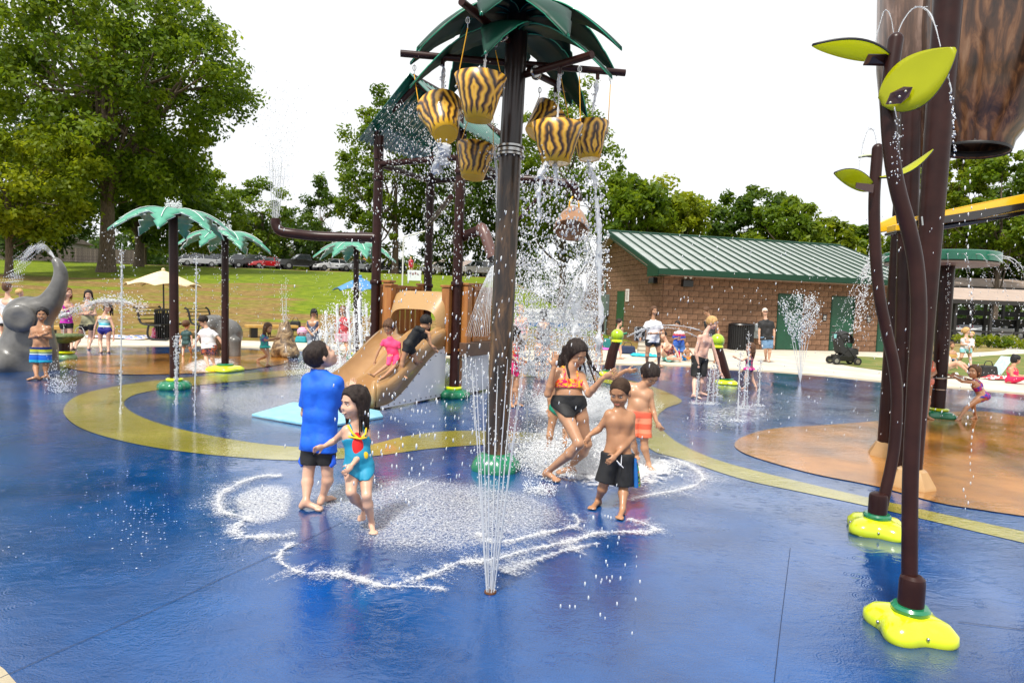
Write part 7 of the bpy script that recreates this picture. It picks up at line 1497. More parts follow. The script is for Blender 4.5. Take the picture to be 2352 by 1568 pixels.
MB().prism([S(-.10, .0, .62), S(.04, .0, .50), S(.36, .0, .56), S(.38, .0, .36), S(.05, .0, .24), S(-.22, .0, .40), S(-.34, .0, .92), S(-.20, .0, .96)], A(0, .46, 0)).build('seat', cloth('stroller_fabric', (.012,)*3), t, bevel=.02)
rows = [[S(-.08+.30*math.cos(a)*k, .0+.45*q, .78+.30*math.sin(a)*k*(1 if 1 else 0)) for q in (0, .5, 1) for k in ((.92 if q != .5 else 1.),)] for a in np.linspace(-.2, 2.6, 12)]; MB().grid(rows).build('hood', MATS['cloth_stroller_fabric'], t, smooth=True, thick=.02)
MB().ball(S(-.12, .22, .92), .29, 16, 10, (1, .85, .75)).build('hood_dome', MATS['cloth_stroller_fabric'], t, smooth=True); MB().box(S(0, .22, .22), (.32, .20, .10), taper=1.1).build('basket', lampm, t, bevel=.02); MB().tube([S(.34, .02, .52), S(.38, .02, .60), S(.38, .43, .60), S(.34, .43, .52)], .014, 8).build('snack_bar', steel, t)
MB().lathe(S(-.45, 0, .88), [(.035, 0), (.05, .14)], 14).build('cup_holder', mat('cup_aqua', (.2, .5, .5), .3), t)
# ================================================================ picnic shelters at the right
for i, (x0, x1, Y, zr, lab) in enumerate(((2105, 2560, 44, 3.05, 'nearer tan roofed carport with dark posts at the right edge'), (2150, 2560, 58, 4.7, 'farther tan roofed carport above and behind the nearer one'))):
    a = WY(x0, 760, Y)*A(1, 1, 0); b = WY(x1, 760, Y)*A(1, 1, 0); t = thing('carport', lab, 'carport', (a+b)/2); L = b[0]-a[0]
    MB().prism([A(a[0], Y, zr-.10), A(a[0], Y, zr+.02), A(a[0], Y+4.5, zr+1.0), A(a[0], Y+4.5, zr+.88)], A(L, 0, 0)).build('roof', mat('shelter_roof', (.36, .28, .23), .6, col2=(.42, .33, .27), scale=2), t)
    MB().prism([A(a[0], Y-.03, zr-.30), A(a[0], Y-.03, zr-.02), A(a[0], Y+.04, zr-.02), A(a[0], Y+.04, zr-.30)], A(L, 0, 0)).build('fascia', mat('shelter_dark', (.02, .018, .018), .6), t)
    for k in range(6):
        for yy in (.3, 4.2): MB().box(A(a[0]+.3+k*L/5.5, Y+yy, zr/2), (.09, .09, zr/2)).build('post', MATS['shelter_dark'], t)
    MB().box(A(a[0]+L/2, Y+4.4, zr*.5), (L/2, .05, .25)).build('rear_rail', MATS['shelter_dark'], t)
gr_ = thing('guard_rail', 'low dark guard rail with shrubs before the parked cars at the right', 'railing', WY(2300, 785, 40)*A(1, 1, 0)); a = WY(2100, 785, 40)*A(1, 1, 0); b = WY(2500, 785, 40)*A(1, 1, 0)
for z in (.25, .6, .95): MB().box((a+b)/2+BZ*z, ((b-a)[0]/2, .03, .06)).build('rail', MATS['shelter_dark'], gr_)
for k in range(8): MB().box(lerp(a, b, k/7)+BZ*.5, (.06, .06, .5)).build('post', MATS['shelter_dark'], gr_)
rg = np.random.default_rng(8)
for i, x in enumerate((2140, 2235, 2290, 2330)):
    p = WY(x, 785, 39)*A(1, 1, 0); t = thing('low_shrub', 'low shrub in front of the guard rail, ' + ('left of the disc shower post', 'behind the woman carrying a baby', 'left of the white suv', 'below the white suv')[i], 'shrub', p, 'shrubs by the guard rail'); n = 14
    leaves('foliage', p+np.stack([rg.normal(0, .45, n), rg.normal(0, .3, n), rg.uniform(.15, .65, n)], 1), np.full(n, .32), 70, .07, LM['yel' if i % 2 else 'mid'], t, rg)
# banner fence seen through the spray, and white posts left of it
bf = thing('banner_fence', 'low fence hung with white and blue banners beyond the spray curtain', 'fence', G(1275, 800)); bY = 30.
wb_ = mat('banner_white', (.62, .66, .70), .6); bl_ = mat('banner_blue', (.03, .14, .35), .6)
for k, (x0, x1) in enumerate(((1196, 1245), (1256, 1310), (1322, 1362))):
    a = WY(x0, 740, bY); b = WY(x1, 740, bY); zt = 1.45; MB().box(A((a[0]+b[0])/2, bY, zt-.42), ((b[0]-a[0])/2, .015, .42)).build('banner', wb_, bf)
    for j, (z, h) in enumerate(((.62, .10), (.88, .06), (1.12, .05))): MB().box(A((a[0]+b[0])/2+.03*j, bY-.02, z+.1), ((b[0]-a[0])/2*(.85-.12*j), .006, h)).build('banner_stripe', bl_ if j == 0 else mat('banner_grey', (.3, .34, .38), .6), bf)
    for q in (a, b): MB().cyl(A(q[0], bY+.04, 0), A(q[0], bY+.04, 1.5), .03, .03, 8).build('fence_post', lampm, bf)
wp = thing('white_post', 'thin white pole with a bent arm and a notice board above the tower railing', 'pole', onhill(925, 40))
q = onhill(925, 40); MB().tube([q, q*A(1, 1, 0)+A(0, 0, q[2]+3.3)], .05, 8).build('pole', mat('pole_white', (.6,)*3, .5), wp); MB().tube([q+A(0, 0, 3.3), q+A(1.5, 0, 3.75)], .05, 8).build('arm', MATS['pole_white'], wp); MB().box(q+A(.75, -.1, .95), (.42, .03, .32)).build('notice_board', wb_, wp)
for k in range(4): MB().box(q+A(.5+.16*k, -.14, 1.08-.04*(k % 2)), (.05, .005, .06)).build('print_mark', MATS['print_grey'], wp)
# people up on the slope
def far_person(label, x, ytop, Y, H, tone, hair, hs, wear):
    p = onhill(x, Y); d = np.dot(p-CP, CF); s = FPX/d; yb = 784-np.dot(p-CP, CU)/d*FPX; xb = 1176+np.dot(p-CP, CR)/d*FPX; u = H*s
    k = lambda dx, hy, dd=0: (xb+dx*u, yb-hy*u, dd)
    person(label, H, k(0, .93), nk=k(0, .85), sh=(k(-.11, .81), k(.11, .81)), el=(k(-.14, .64), k(.14, .64)), wr=(k(-.13, .50), k(.13, .50)), hip=(k(-.06, .52), k(.06, .52)), kn=(k(-.06, .28), k(.06, .28)), an=(k(-.06, .05), k(.06, .05)), toe=(k(-.07, .02, -.12), k(.07, .02, -.12)), D=float(d), ground=False, tone=tone, hair=hair, hairstyle=hs, wear=wear, face=False, vox=.025)
far_person('person in a long dark red dress with a yellow hat up by the parked cars', 944, 615, 60, 1.65, 'fair', 'blond', 'bun', [('tee', cloth('dark_red', (.35, .01, .03)), dict(hem=-.5))])
far_person('person in dark clothes standing by the cars right of the tall post', 906, 620, 70, 1.7, 'fair', 'black', 'short', [('tee', black_c, {}), ('shorts', cloth('slate2', (.06, .07, .09)), dict(len=.6))])
# ================================================================ water
def watermat(name, tr, rough=.06, col=(.86, .89, .92)):
    m = bpy.data.materials.new(name); m.use_nodes = True; p = m.node_tree.nodes['Principled BSDF']; p.inputs['Base Color'].default_value = (*col, 1); p.inputs['Roughness'].default_value = rough
    p.inputs['Transmission Weight'].default_value = tr; p.inputs['IOR'].default_value = 1.33; return m
wat = watermat('water_drops', .45); wat_w = watermat('aerated_water', .15, .25, (.88, .90, .92)); wat_c = watermat('clear_water', .8, .03)
WR = np.random.default_rng(21)
OV_ = np.array([[1, 0, 0], [-1, 0, 0], [0, 1, 0], [0, -1, 0], [0, 0, 1.], [0, 0, -1.]]); OF_ = np.array([[0, 2, 4], [2, 1, 4], [1, 3, 4], [3, 0, 4], [2, 0, 5], [1, 2, 5], [3, 1, 5], [0, 3, 5]])
ph_ = (1+5**.5)/2; IV_ = np.array([[-1, ph_, 0], [1, ph_, 0], [-1, -ph_, 0], [1, -ph_, 0], [0, -1, ph_], [0, 1, ph_], [0, -1, -ph_], [0, 1, -ph_], [ph_, 0, -1], [ph_, 0, 1], [-ph_, 0, -1], [-ph_, 0, 1]])/1.902
IF_ = np.array([[0, 11, 5], [0, 5, 1], [0, 1, 7], [0, 7, 10], [0, 10, 11], [1, 5, 9], [5, 11, 4], [11, 10, 2], [10, 7, 6], [7, 1, 8], [3, 9, 4], [3, 4, 2], [3, 2, 6], [3, 6, 8], [3, 8, 9], [4, 9, 5], [2, 4, 11], [6, 2, 10], [8, 6, 7], [9, 8, 1]])
def drops_geo(P, r, vel=None, st=1.6, ico=False):
    """stretched drops: positions, radii, direction of travel"""
    n = len(P); BV, BF = (IV_, IF_) if ico else (OV_, OF_); r = np.broadcast_to(r, (n,)).astype(float)
    vel = np.tile([0, 0, -1.], (n, 1)) if vel is None else vel/np.linalg.norm(vel, axis=1)[:, None]
    ref = np.where(np.abs(vel[:, 2:3]) > .9, [[1., 0, 0]], [[0, 0, 1.]]); s = np.cross(vel, ref); s /= np.linalg.norm(s, axis=1)[:, None]; u = np.cross(s, vel)
    stv = np.broadcast_to(st, (n,)); B_ = BV[None]*r[:, None, None]; V = P[:, None]+s[:, None]*B_[:, :, :1]+u[:, None]*B_[:, :, 1:2]+vel[:, None]*B_[:, :, 2:]*stv[:, None, None]
    F = (BF[None]+(np.arange(n)*len(BV))[:, None, None]).reshape(-1, 3); return V.reshape(-1, 3), F
def drops(name, label, P, r, vel=None, st=1.6, ico=False, m=None, parent=None, cat='water drops', kind='stuff', group=None):
    V, F = drops_geo(np.asarray(P), r, vel, st, ico); org = np.asarray(P).mean(0) if parent is None else ORG[parent.name]
    me = npmesh(name, V-org, F); o = link_mesh(name, me, m or wat, parent, None if parent is not None else org, smooth=True); return tag(o, label if parent is None else None, cat if parent is None else None, group, kind)
def rope(path, r0, r1, n=60, wob=.3, seed=0, sd=7, breakup=0., mb=None):
    """lumpy jet of water along a path"""
    rg = np.random.default_rng(seed+11); pts = spline([np.asarray(p, float) for p in path], max(2, n//max(1, len(path)-1))); k = len(pts)
    ns = np.convolve(rg.normal(size=k+8), np.ones(4)/4, 'same')[4:-4]; ox = np.convolve(rg.normal(size=k+8), np.ones(5)/5, 'same')[4:-4]
    rad = np.linspace(r0, r1, k)*(1+wob*ns*1.6); rad = np.clip(rad, min(r0, r1)*.35, None); t = np.linspace(0, 1, k); rad = rad*np.interp(t, [0, .7, 1], [1, 1, .3])
    pts = [p+A(ox[i], ox[-i-1], 0)*rad[i]*wob*1.5 for i, p in enumerate(pts)]
    (mb or MB()).tube(pts, list(rad), sd); return pts
def along(path, n, spread, rng, t0=0., t1=1., grow=1.):
    pts = np.array(spline([np.asarray(p, float) for p in path], 12)); t = t0+(t1-t0)*rng.random(n); i = t*(len(pts)-1); a = np.floor(i).astype(int).clip(0, len(pts)-2); f = (i-a)[:, None]
    P = pts[a]*(1-f)+pts[a+1]*f; d = pts[a+1]-pts[a]; return P+rng.normal(size=(n, 3))*(spread*(1+grow*t))[:, None], d, t
def jet(label, path, r0, r1, nd=40, spread=.02, dr=(.004, .010), name='water_jet', cat='water jet', group=None, wob=.35, m=None, breakt=.6, seed=None, solid=1., parent=None):
    """one jet: a lumpy rope that breaks into drops"""
    s = int(abs(path[0][0]*997+path[0][2]*131)) % 9999 if seed is None else seed; rg = np.random.default_rng(s); mb = MB(); full = spline([np.asarray(p, float) for p in path], 10); k = max(3, int(len(full)*solid)); rope(full[:k:2]+[full[k-1]], r0, r1, max(24, k), wob, s, mb=mb)
    o = mb.build(name, m or wat, parent, label=None if parent is not None else label, cat=None if parent is not None else cat, group=None if parent is not None else group, smooth=True, org=path[0])
    if nd:
        P, d, t = along(path, nd, spread, rg, 0 if solid >= 1 else solid*.8, 1); drops('drops', None, P, rg.uniform(*dr, nd), d, 1.5, parent=o, m=m or wat)
    return o
# ---- streams feeding the buckets, and spills
def V3(*pts): return [W(*p) for p in pts]
for nm, (x, y, d), lab in (('l', (1018, 232, 6.35), 'falling into the tipped left bucket'), ('b', (1108, 168, 5.75), 'falling into the highest bucket'), ('c', (1279, 278, 5.78), 'falling into the front right bucket'), ('r', (1347, 262, 6.48), 'dribbling into the rightmost bucket'), ('d', (1262, 262, 6.9), 'falling into the spilling rear bucket')):
    a = NOZ[nm]-A(0, 0, .08); b = W(x, y, d); b = A(a[0]*.6+b[0]*.4, a[1]*.6+b[1]*.4, b[2]); jet('thin lumpy water stream '+lab, [a, lerp(a, b, .5), b], .016, .013, 30, .012, name='bucket_feed', group='streams feeding the buckets', wob=.4)
jet('water pouring out of the tipped left bucket', V3((1006, 338, 5.95), (1004, 360, 5.95), (1006, 392, 5.95)), .045, .03, 160, .05, (.004, .012), wob=.8)
jet('water spilling from the lowest left bucket rim', V3((1135, 345, 6.7), (1140, 400, 6.7), (1141, 520, 6.7)), .012, .008, 120, .04, (.004, .010))
jet('broad stream falling from the front right bucket beside the trunk', V3((1258, 350, 5.7), (1246, 400, 5.7), (1240, 470, 5.7), (1238, 510, 5.7)), .024, .014, 120, .03, (.004, .012), wob=.6)
jet('short stream dripping from the bottom of the front right bucket', V3((1277, 375, 5.75), (1278, 410, 5.75), (1280, 440, 5.75)), .016, .009, 60, .02)
jet('long twisting rope of water falling past the building to the ground', V3((1350, 372, 6.4), (1366, 420, 6.35), (1373, 500, 6.3), (1376, 600, 6.3), (1378, 720, 6.3), (1372, 800, 6.3), (1374, 865, 6.3)), .016, .030, 260, .022, (.004, .011), wob=.65, m=wat)
jet('thick torrent from the coconut bucket crashing onto the teenage girl', V3((1358, 545, 10.6), (1366, 600, 9.8), (1352, 640, 9.0), (1330, 700, 8.2), (1318, 760, 7.4), (1312, 805, 6.9)), .028, .045, 2600, .075, (.004, .013), wob=.9, m=wat_w)
jet('side sheet of the torrent from the coconut bucket', V3((1345, 545, 10.6), (1350, 590, 9.8), (1322, 650, 8.9), (1298, 720, 8.0), (1290, 800, 7.0)), .014, .02, 1300, .10, (.003, .010), wob=.9, m=wat)
# ---- spray curtain right of the trunk
n = 7500; x = WR.uniform(1178, 1372, n)+WR.normal(0, 6, n); y = WR.uniform(0, 1, n)**.85*280+575+np.clip((x-1190)*.28, 0, 60); d = WR.uniform(8.5, 11.5, n); P = np.array([W(a, b, c) for a, b, c in zip(x, y, d)])
drops('spray_curtain', 'dense curtain of white spray between the palm trunk and the building', P, WR.uniform(.0035, .010, n)*WR.choice([1, 1, 1.6], n), st=1.9, m=wat)
n = 1300; x = WR.normal(1010, 90, n); y = WR.uniform(230, 640, n); d = WR.uniform(6.5, 10.5, n); P = np.array([W(a, b, c) for a, b, c in zip(x, y, d)])
drops('falling_drops', 'loose drops raining from the buckets in front of the tower', P, WR.uniform(.0025, .007, n), np.tile([.22, 0, -1.], (n, 1)), st=2.6)
n = 480; x = WR.normal(930, 38, n); y = WR.uniform(235, 420, n); d = WR.uniform(7.5, 10.5, n); P = np.array([W(a, b, c) for a, b, c in zip(x, y, d)])
drops('roof_mist', 'fine drops sprayed under the green gable roof', P, WR.uniform(.0025, .0055, n), np.tile([.5, 0, -1.], (n, 1)), st=2.4)
n = 1000; x = WR.normal(1130, 190, n); y = WR.uniform(480, 1120, n); d = WR.uniform(4.2, 9.5, n); P = np.array([W(a, b, c) for a, b, c in zip(x, y, d)]); P = P[P[:, 2] > .05]
drops('falling_drops', 'larger drops falling all round the palm shower', P, WR.uniform(.003, .0065, len(P)), np.tile([-.12, 0, -1.], (len(P), 1)), st=3.4, ico=True)
n = 120; x = np.concatenate([WR.normal(1390, 50, 60), WR.normal(920, 60, 60)]); y = np.concatenate([WR.uniform(1180, 1500, 60), WR.uniform(900, 1250, 60)]); d = WR.uniform(2.9, 3.9, n); P = np.array([W(a, b, c) for a, b, c in zip(x, y, d)]); P = P[P[:, 2] > .02]
drops('falling_drops', 'nearest big drops falling in front of the wet blue floor', P, WR.uniform(.003, .0055, len(P)), st=3., ico=True)
n = 900; x = WR.uniform(1195, 1400, n); y = WR.uniform(385, 620, n); d = WR.uniform(6.0, 9.5, n); P = np.array([W(a, b, c) for a, b, c in zip(x, y, d)])
drops('falling_drops', 'scattered heavy drops below the right hand buckets', P, WR.uniform(.005, .014, n), np.tile([-.1, 0, -1.], (n, 1)), st=1.7, ico=True)
# ---- splash at the feet of the teenage girl
def burst(label, c, rad, h, n, dr=(.004, .012), up=1., m=None, name='splash', sq=1.):
    a = WR.uniform(0, 2*math.pi, n); q = WR.random(n)**.6; r = rad*q; z = np.abs(WR.normal(0, 1, n))*h*(.35+.65*q)*.6; P = np.asarray(c)+np.stack([np.cos(a)*r, np.sin(a)*r*sq, z+.01], 1); v = np.stack([np.cos(a)*r, np.sin(a)*r, z*up+.05], 1)
    return drops(name, label, P, WR.uniform(*dr, n)*(1-.4*q), v, 1.5, m=m or wat_w, cat='splash')
burst('boiling white splash round the feet of the teenage girl', G(1262, 1062), .68, .30, 8500, (.004, .013))
burst('small crown splash in front of the teenage girl', G(1240, 1135), .16, .12, 700, (.003, .008), 1.)
burst('white splash by the bare foot of the boy in coral shorts', G(1500, 1078), .28, .07, 900, (.003, .008))
burst('crown splash of the ground jet left of the nearest palm', G(140, 902), .22, .42, 700, (.004, .010))
burst('bubbling white water round the jets behind the boy in blue', G(790, 862), 1.2, .30, 3200, (.006, .016))
burst('splash behind the slide tower right of the trunk', G(1290, 925), 1.1, .22, 3000, (.005, .014))
burst('ring of splashes where the long rope of water lands', G(1400, 930), .9, .10, 2200, (.004, .010))
# ---- front ground jet: eight thin streams fanning up
j0 = G(1126, 1362); nz_ = thing('ground_nozzle', 'brass ring nozzle set flush in the front of the blue pad', 'nozzle', j0); MB().lathe(j0+BZ*.006, [(.035, 0), (.034, .008), (.02, .009)], 24).build('ring', mat('brass_ring', (.22, .09, .04), .4, metal=.7), nz_); MB().lathe(j0+BZ*.010, [(.02, 0), (.012, .004)], 16).build('insert', dark, nz_)
fj = thing('ground_jet', 'fan of thin water jets rising from the brass nozzle at the front', 'water jet', j0)
for k in range(9):
    a = 2*math.pi*k/9+.2; b = j0+A(math.cos(a)*.022, math.sin(a)*.022, .012); top = j0+A(math.cos(a)*.145, math.sin(a)*.145, 1.30+.06*math.sin(k*3))
    jet(None, [b, lerp(b, top, .35), lerp(b, top, .7), top], .0038, .0028, 40, .008, (.002, .0045), name='stream', wob=.22, m=wat, seed=k, parent=fj)
def up_jet(x, yb, yt, label, r=.009, nd=60, group=None, fall=True, lean=0., D=None):
    b = G(x, yb); D = GD(x, yb); t = W(x+lean, yt, D); return jet(label, [b, lerp(b, t, .5), t], r, r*.8, nd, .012, (.004, .011), name='ground_jet', group=group, wob=.4)
up_jet(277, 952, 560, 'tall thin water column falling from the nearest palm leaf tip to the floor', .010, 160, None, lean=3)
up_jet(447, 955, 590, 'thin water column just right of the nearest small palm trunk', .010, 140, None, lean=4)
up_jet(405, 930, 772, 'white jet rising in front of the nearest small palm trunk', .018, 400)
for x, yb, yt, lab, ln in ((1598, 929, 858, 'short ground jet at the left shin of the pale boy', 8), (1624, 930, 839, 'ground jet between the pale boy and the lime cannon', 10), (1637, 930, 838, 'ground jet just right of the pale boy', 5), (1646, 912, 850, 'short ground jet before the lime base of the cannon', 4), (1694, 970, 809, 'tallest ground jet left of the running small girl', 7), (1707, 940, 842, 'ground jet crossing in front of the running small girl', 8), (1716, 935, 760, 'high thin ground jet before the head of the running girl', 4), (1741, 934, 826, 'ground jet right of the running small girl', 7)):
    up_jet(x, yb, yt, lab, .009, 130, 'ground jets on the right of the pad', lean=ln); burst('foam burst at the foot of the '+lab[:48].rstrip(), G(x, yb), .12, .05, 130, (.004, .009))
for k in range(7):
    b = G(1838, 878); D = GD(1838, 878); t = W(1838+[-40, -22, -6, 12, 26, 38, 2][k], [690, 720, 672, 690, 678, 700, 740][k], D); jet(('leftmost drooping stream', 'second stream', 'tallest middle stream', 'stream right of the middle', 'fourth high stream', 'rightmost stream', 'short central stream')[k]+' of the high fountain before the green doors', [b, lerp(b, t, .5)+A(0, 0, .08), t], .006, .006, 170, .035, (.007, .018), name='fountain_stream', group='streams of the high fountain', solid=.7)
# ---- jets behind the boy in blue
for k, (x, yt) in enumerate(((735, 700), (748, 655), (762, 690), (775, 640), (800, 610), (812, 655), (826, 590), (840, 640), (852, 700))):
    b = G(x+4, 850-6*(k % 3)); D = GD(x+4, 850-6*(k % 3)); t = W(x, yt+60, D); jet(('leftmost', 'second', 'third', 'fourth', 'fifth', 'sixth', 'seventh and tallest', 'eighth', 'rightmost')[k]+' bubbling white jet behind the boy in blue, counted from the left', [b, lerp(b, t, .5), t], .022, .030, 330, .045, (.006, .017), name='bubbling_jet', group='bubbling white jets behind the boy in blue', wob=.7, m=wat_w)
# ---- stump jets, table spout, palm crowns
for dx, yt, lab in ((-4, 655, 'left thin jet rising from the stump spout'), (3, 640, 'right thin jet rising from the stump spout')): D = GD(652, 820); jet(lab, [STUMP_TOP, W(654+dx, 720, D), W(652+dx*1.5, yt, D)], .010, .008, 120, .03, (.005, .013), name='water_jet', wob=.5)
D = GD(147, 826); jet('thin stream standing on the mossy table spout', [W(147, 805, D), W(146, 780, D), W(146, 745, D)], .010, .008, 30, .01); jet('small hooped arc of water beside the mossy table spout', V3((172, 762, D), (178, 752, D), (188, 752, D), (195, 766, D), (197, 778, D)), .008, .008, 20, .01)
for (t_, tp_, d_), lab in zip(SP, ('nearest', 'middle', 'farthest')): burst('white water bubbling over the crown of the '+lab+' small palm', tp_+A(0, 0, .04), .13, .16, 420, (.006, .018), name='crown_splash')
for (t_, tp_, d_), (cx, lab) in zip(SP, ((0, 'nearest'), (0, 'middle'), (0, 'farthest'))):
    n = 260; a = WR.uniform(0, 2*math.pi, n); k = np.round(a/(math.pi/4))*(math.pi/4)+R(20); P = tp_+np.stack([np.cos(k)*1.0+WR.normal(0, .05, n), np.sin(k)*1.0+WR.normal(0, .05, n), -.4-WR.random(n)**1.6*1.6], 1); drops('leaf_drips', 'drops dripping from the leaf tips of the '+lab+' small palm', P, WR.uniform(.004, .010, n))
# ---- spray pipe plume
D = 11.6
for k in range(6):
    t = PIPE_OUT+A((k-2.5)*.05, .02*k, 1.0+.12*math.sin(k*2.1)); jet(('first', 'second', 'third', 'fourth', 'fifth', 'sixth')[k]+' stream from the left of the plume rising from the horn pipe', [PIPE_OUT+A((k-2.5)*.02, 0, 0), lerp(PIPE_OUT, t, .6)+A((k-2.5)*.01, 0, 0), t], .007, .004, 60, .03, (.004, .009), name='plume_stream', group='streams of the horn pipe plume', wob=.3)
n = 520; x = 640+WR.normal(0, 1, n)*np.interp(np.arange(n), [0, n], [14, 42]); y = np.interp(np.arange(n), [0, n], [420, 205])+WR.normal(0, 25, n); P = np.array([W(a, b, 11.6+WR.normal()*.3) for a, b in zip(x, y)]); drops('plume_drops', 'scattered drops high above the horn pipe against the white sky', P, WR.uniform(.003, .008, n), m=wat_c)
# ---- elephant sprays
D = GD(60, 852)+.15
for k in range(5):
    o = (k-2)*3; jet(('lowest', 'second', 'middle', 'fourth', 'highest')[k]+' of the water streams arching from the elephant trunk tip', [W(128, 596, D), W(116+o*.3, 580-o*.5, D), W(98+o*.4, 566-o*.8, D), W(72+o, 575-o, D), W(45+o*1.5, 605-o, D), W(28+o*2, 650, D)], .007, .006, 170, .03, (.004, .010), name='trunk_stream', group='streams arching from the elephant trunk', solid=.55)
D2_ = 14.5; jet('strong near horizontal hose of water crossing before the women at the left', V3((138, 728, D2_), (170, 715, D2_), (205, 700, D2_), (245, 692, D2_), (285, 694, D2_), (330, 706, D2_)), .022, .055, 1100, .05, (.006, .016), wob=.8, m=wat)
# ---- cannons
d_c = GD(1397, 862); jet('long low arc of water shot by the left ball cannon', V3((1440, 772, d_c), (1470, 758, d_c), (1510, 748, d_c), (1560, 748, d_c), (1605, 758, d_c), (1640, 775, d_c)), .008, .010, 90, .012, (.004, .009)); jet('second thin arc just below the long arc of the left cannon', V3((1440, 774, d_c), (1480, 757, d_c), (1540, 753, d_c), (1590, 768, d_c), (1620, 785, d_c)), .006, .007, 60, .01)
# ---- disc shower jets
rj = thing('rim_jets', 'ring of thin jets curving out of the green disc and falling as beads', 'water jets', rc)
for k in range(26):
    a = 2*math.pi*(k+.5)/26; o = rc+A(math.cos(a)*disc_r, math.sin(a)*disc_r, .09); v = A(math.cos(a), math.sin(a), 0)*1.25; pts = [o+v*t+A(0, 0, .25*t-4.9*t*t) for t in np.linspace(0, .58, 9)]
    q = jet('one of the thin jets curving out of the rim of the green disc', pts, .006, .004, 60, .008, (.004, .008), name='stream', solid=.35, wob=.2, seed=300+k, parent=rj)
# ---- arcs from the leaf stalks
jet('clean arc of water leaping from the nearest stalk top onto its big leaf', V3((2060, 84, D1), (2072, 52, D1), (2092, 24, D1), (2112, 16, D1-.02), (2132, 27, D1-.06), (2148, 60, D1-.12), (2160, 108, D1-.2)), .0022, .006, 10, .004, (.002, .004), wob=.15, m=wat_c)
jet('beaded stream dripping off the tip of the big near leaf', V3((2178, 170, D1-.2), (2184, 210, D1-.2), (2190, 280, D1-.2), (2193, 350, D1-.2)), .004, .004, 50, .003, (.003, .006), wob=.5, solid=.4)
jet('thin beaded arc over the left leaf of the nearest stalk', V3((2054, 84, D1), (2046, 40, D1+.1), (2035, 24, D1+.2), (2025, 40, D1+.2), (2012, 90, D1+.15), (2005, 112, D1+.1)), .0016, .0022, 30, .003, (.0015, .003), m=wat_c); jet('thin dotted arc above the second stalk top', V3((2014, 335, D2), (2008, 305, D2), (1998, 296, D2), (1985, 320, D2), (1975, 372, D2), (1972, 400, D2)), .002, .0025, 30, .004, (.002, .004), m=wat_c)
jet('drips below the bracket of the big near leaf', V3((2054, 246, D1-.1), (2062, 290, D1-.1), (2058, 340, D1-.1), (2062, 420, D1-.1)), .003, .002, 60, .008, (.002, .005), solid=.25)
n = 420; t = WR.random(n); x = lerp(2004, 1965, t)+WR.normal(0, 9, n)*(.4+t); y = lerp(560, 770, t)+WR.normal(0, 10, n); P = np.array([W(a, b, 8.5) for a, b in zip(x, y)]); drops('slanting_spray', 'slanting spray of drops beside the second leaf stalk before the building end', P, WR.uniform(.004, .009, n), np.tile([-.35, 0, -1.], (n, 1)), st=2.2)
n = 500; x = WR.uniform(1560, 2352, n); y = WR.uniform(480, 1000, n); P = np.array([W(a, b, c) for a, b, c in zip(x, y, WR.uniform(4, 8, n))]); drops('falling_drops', 'thin drifting drops over the right half of the pad', P, WR.uniform(.002, .0048, n), np.tile([-.15, 0, -1.], (n, 1)), st=3)
# drips of the giant bucket near camera
n = 60; P = np.array([W(2226+WR.normal()*6, y, 5.6) for y in np.linspace(372, 1260, n)]); drops('bucket_drips', 'broken string of drops falling from the giant bucket mouth', P, WR.uniform(.004, .008, n), st=3.2, ico=True)
# spray head veil
vl = thing('water_veil', 'slanting veil of fine streams falling from the sky-lit spray head', 'water veil', W(1110, 772, 10.4))
for k in range(16):
    a = W(1133, 604, 10.5); b = W(1068+k*4.6, 772, 10.4-.02*k); jet('one of the fine streams of the veil falling from the sky-lit spray head', [a, lerp(a, b, .5)+A(0, 0, .10), b], .0035, .004, 26, .01, (.003, .006), name='stream', seed=600+k, parent=vl)
vl2 = thing('water_veil', 'pale veil of fine streams left of the slide hood', 'water veil', W(890, 775, 13.2))
for k in range(14):
    b = W(866+k*3.4, 775, 13.2); a = W(876+k*.9, 690, 13.2); jet('one of the fine streams of the pale veil left of the slide hood', [a, lerp(a, b, .5)+A(0, 0, .05), b], .005, .005, 20, .01, (.004, .007), name='stream', seed=700+k, parent=vl2)
for k, (x, yt, yb) in enumerate(((1068, 812, 925), (1084, 860, 985), (1150, 930, 1060), (1206, 900, 1000))):
    jet(('broken stream left of the trunk near the white panel', 'leaning stream left of the trunk at knee height', 'stream sliding down before the trunk foot', 'broken stream right of the trunk')[k], V3((x, yt, 7.0), (x+4, (yt+yb)/2, 7.0), (x+6, yb, 7.0)), .007, .006, 60, .02, (.003, .008), wob=.5)
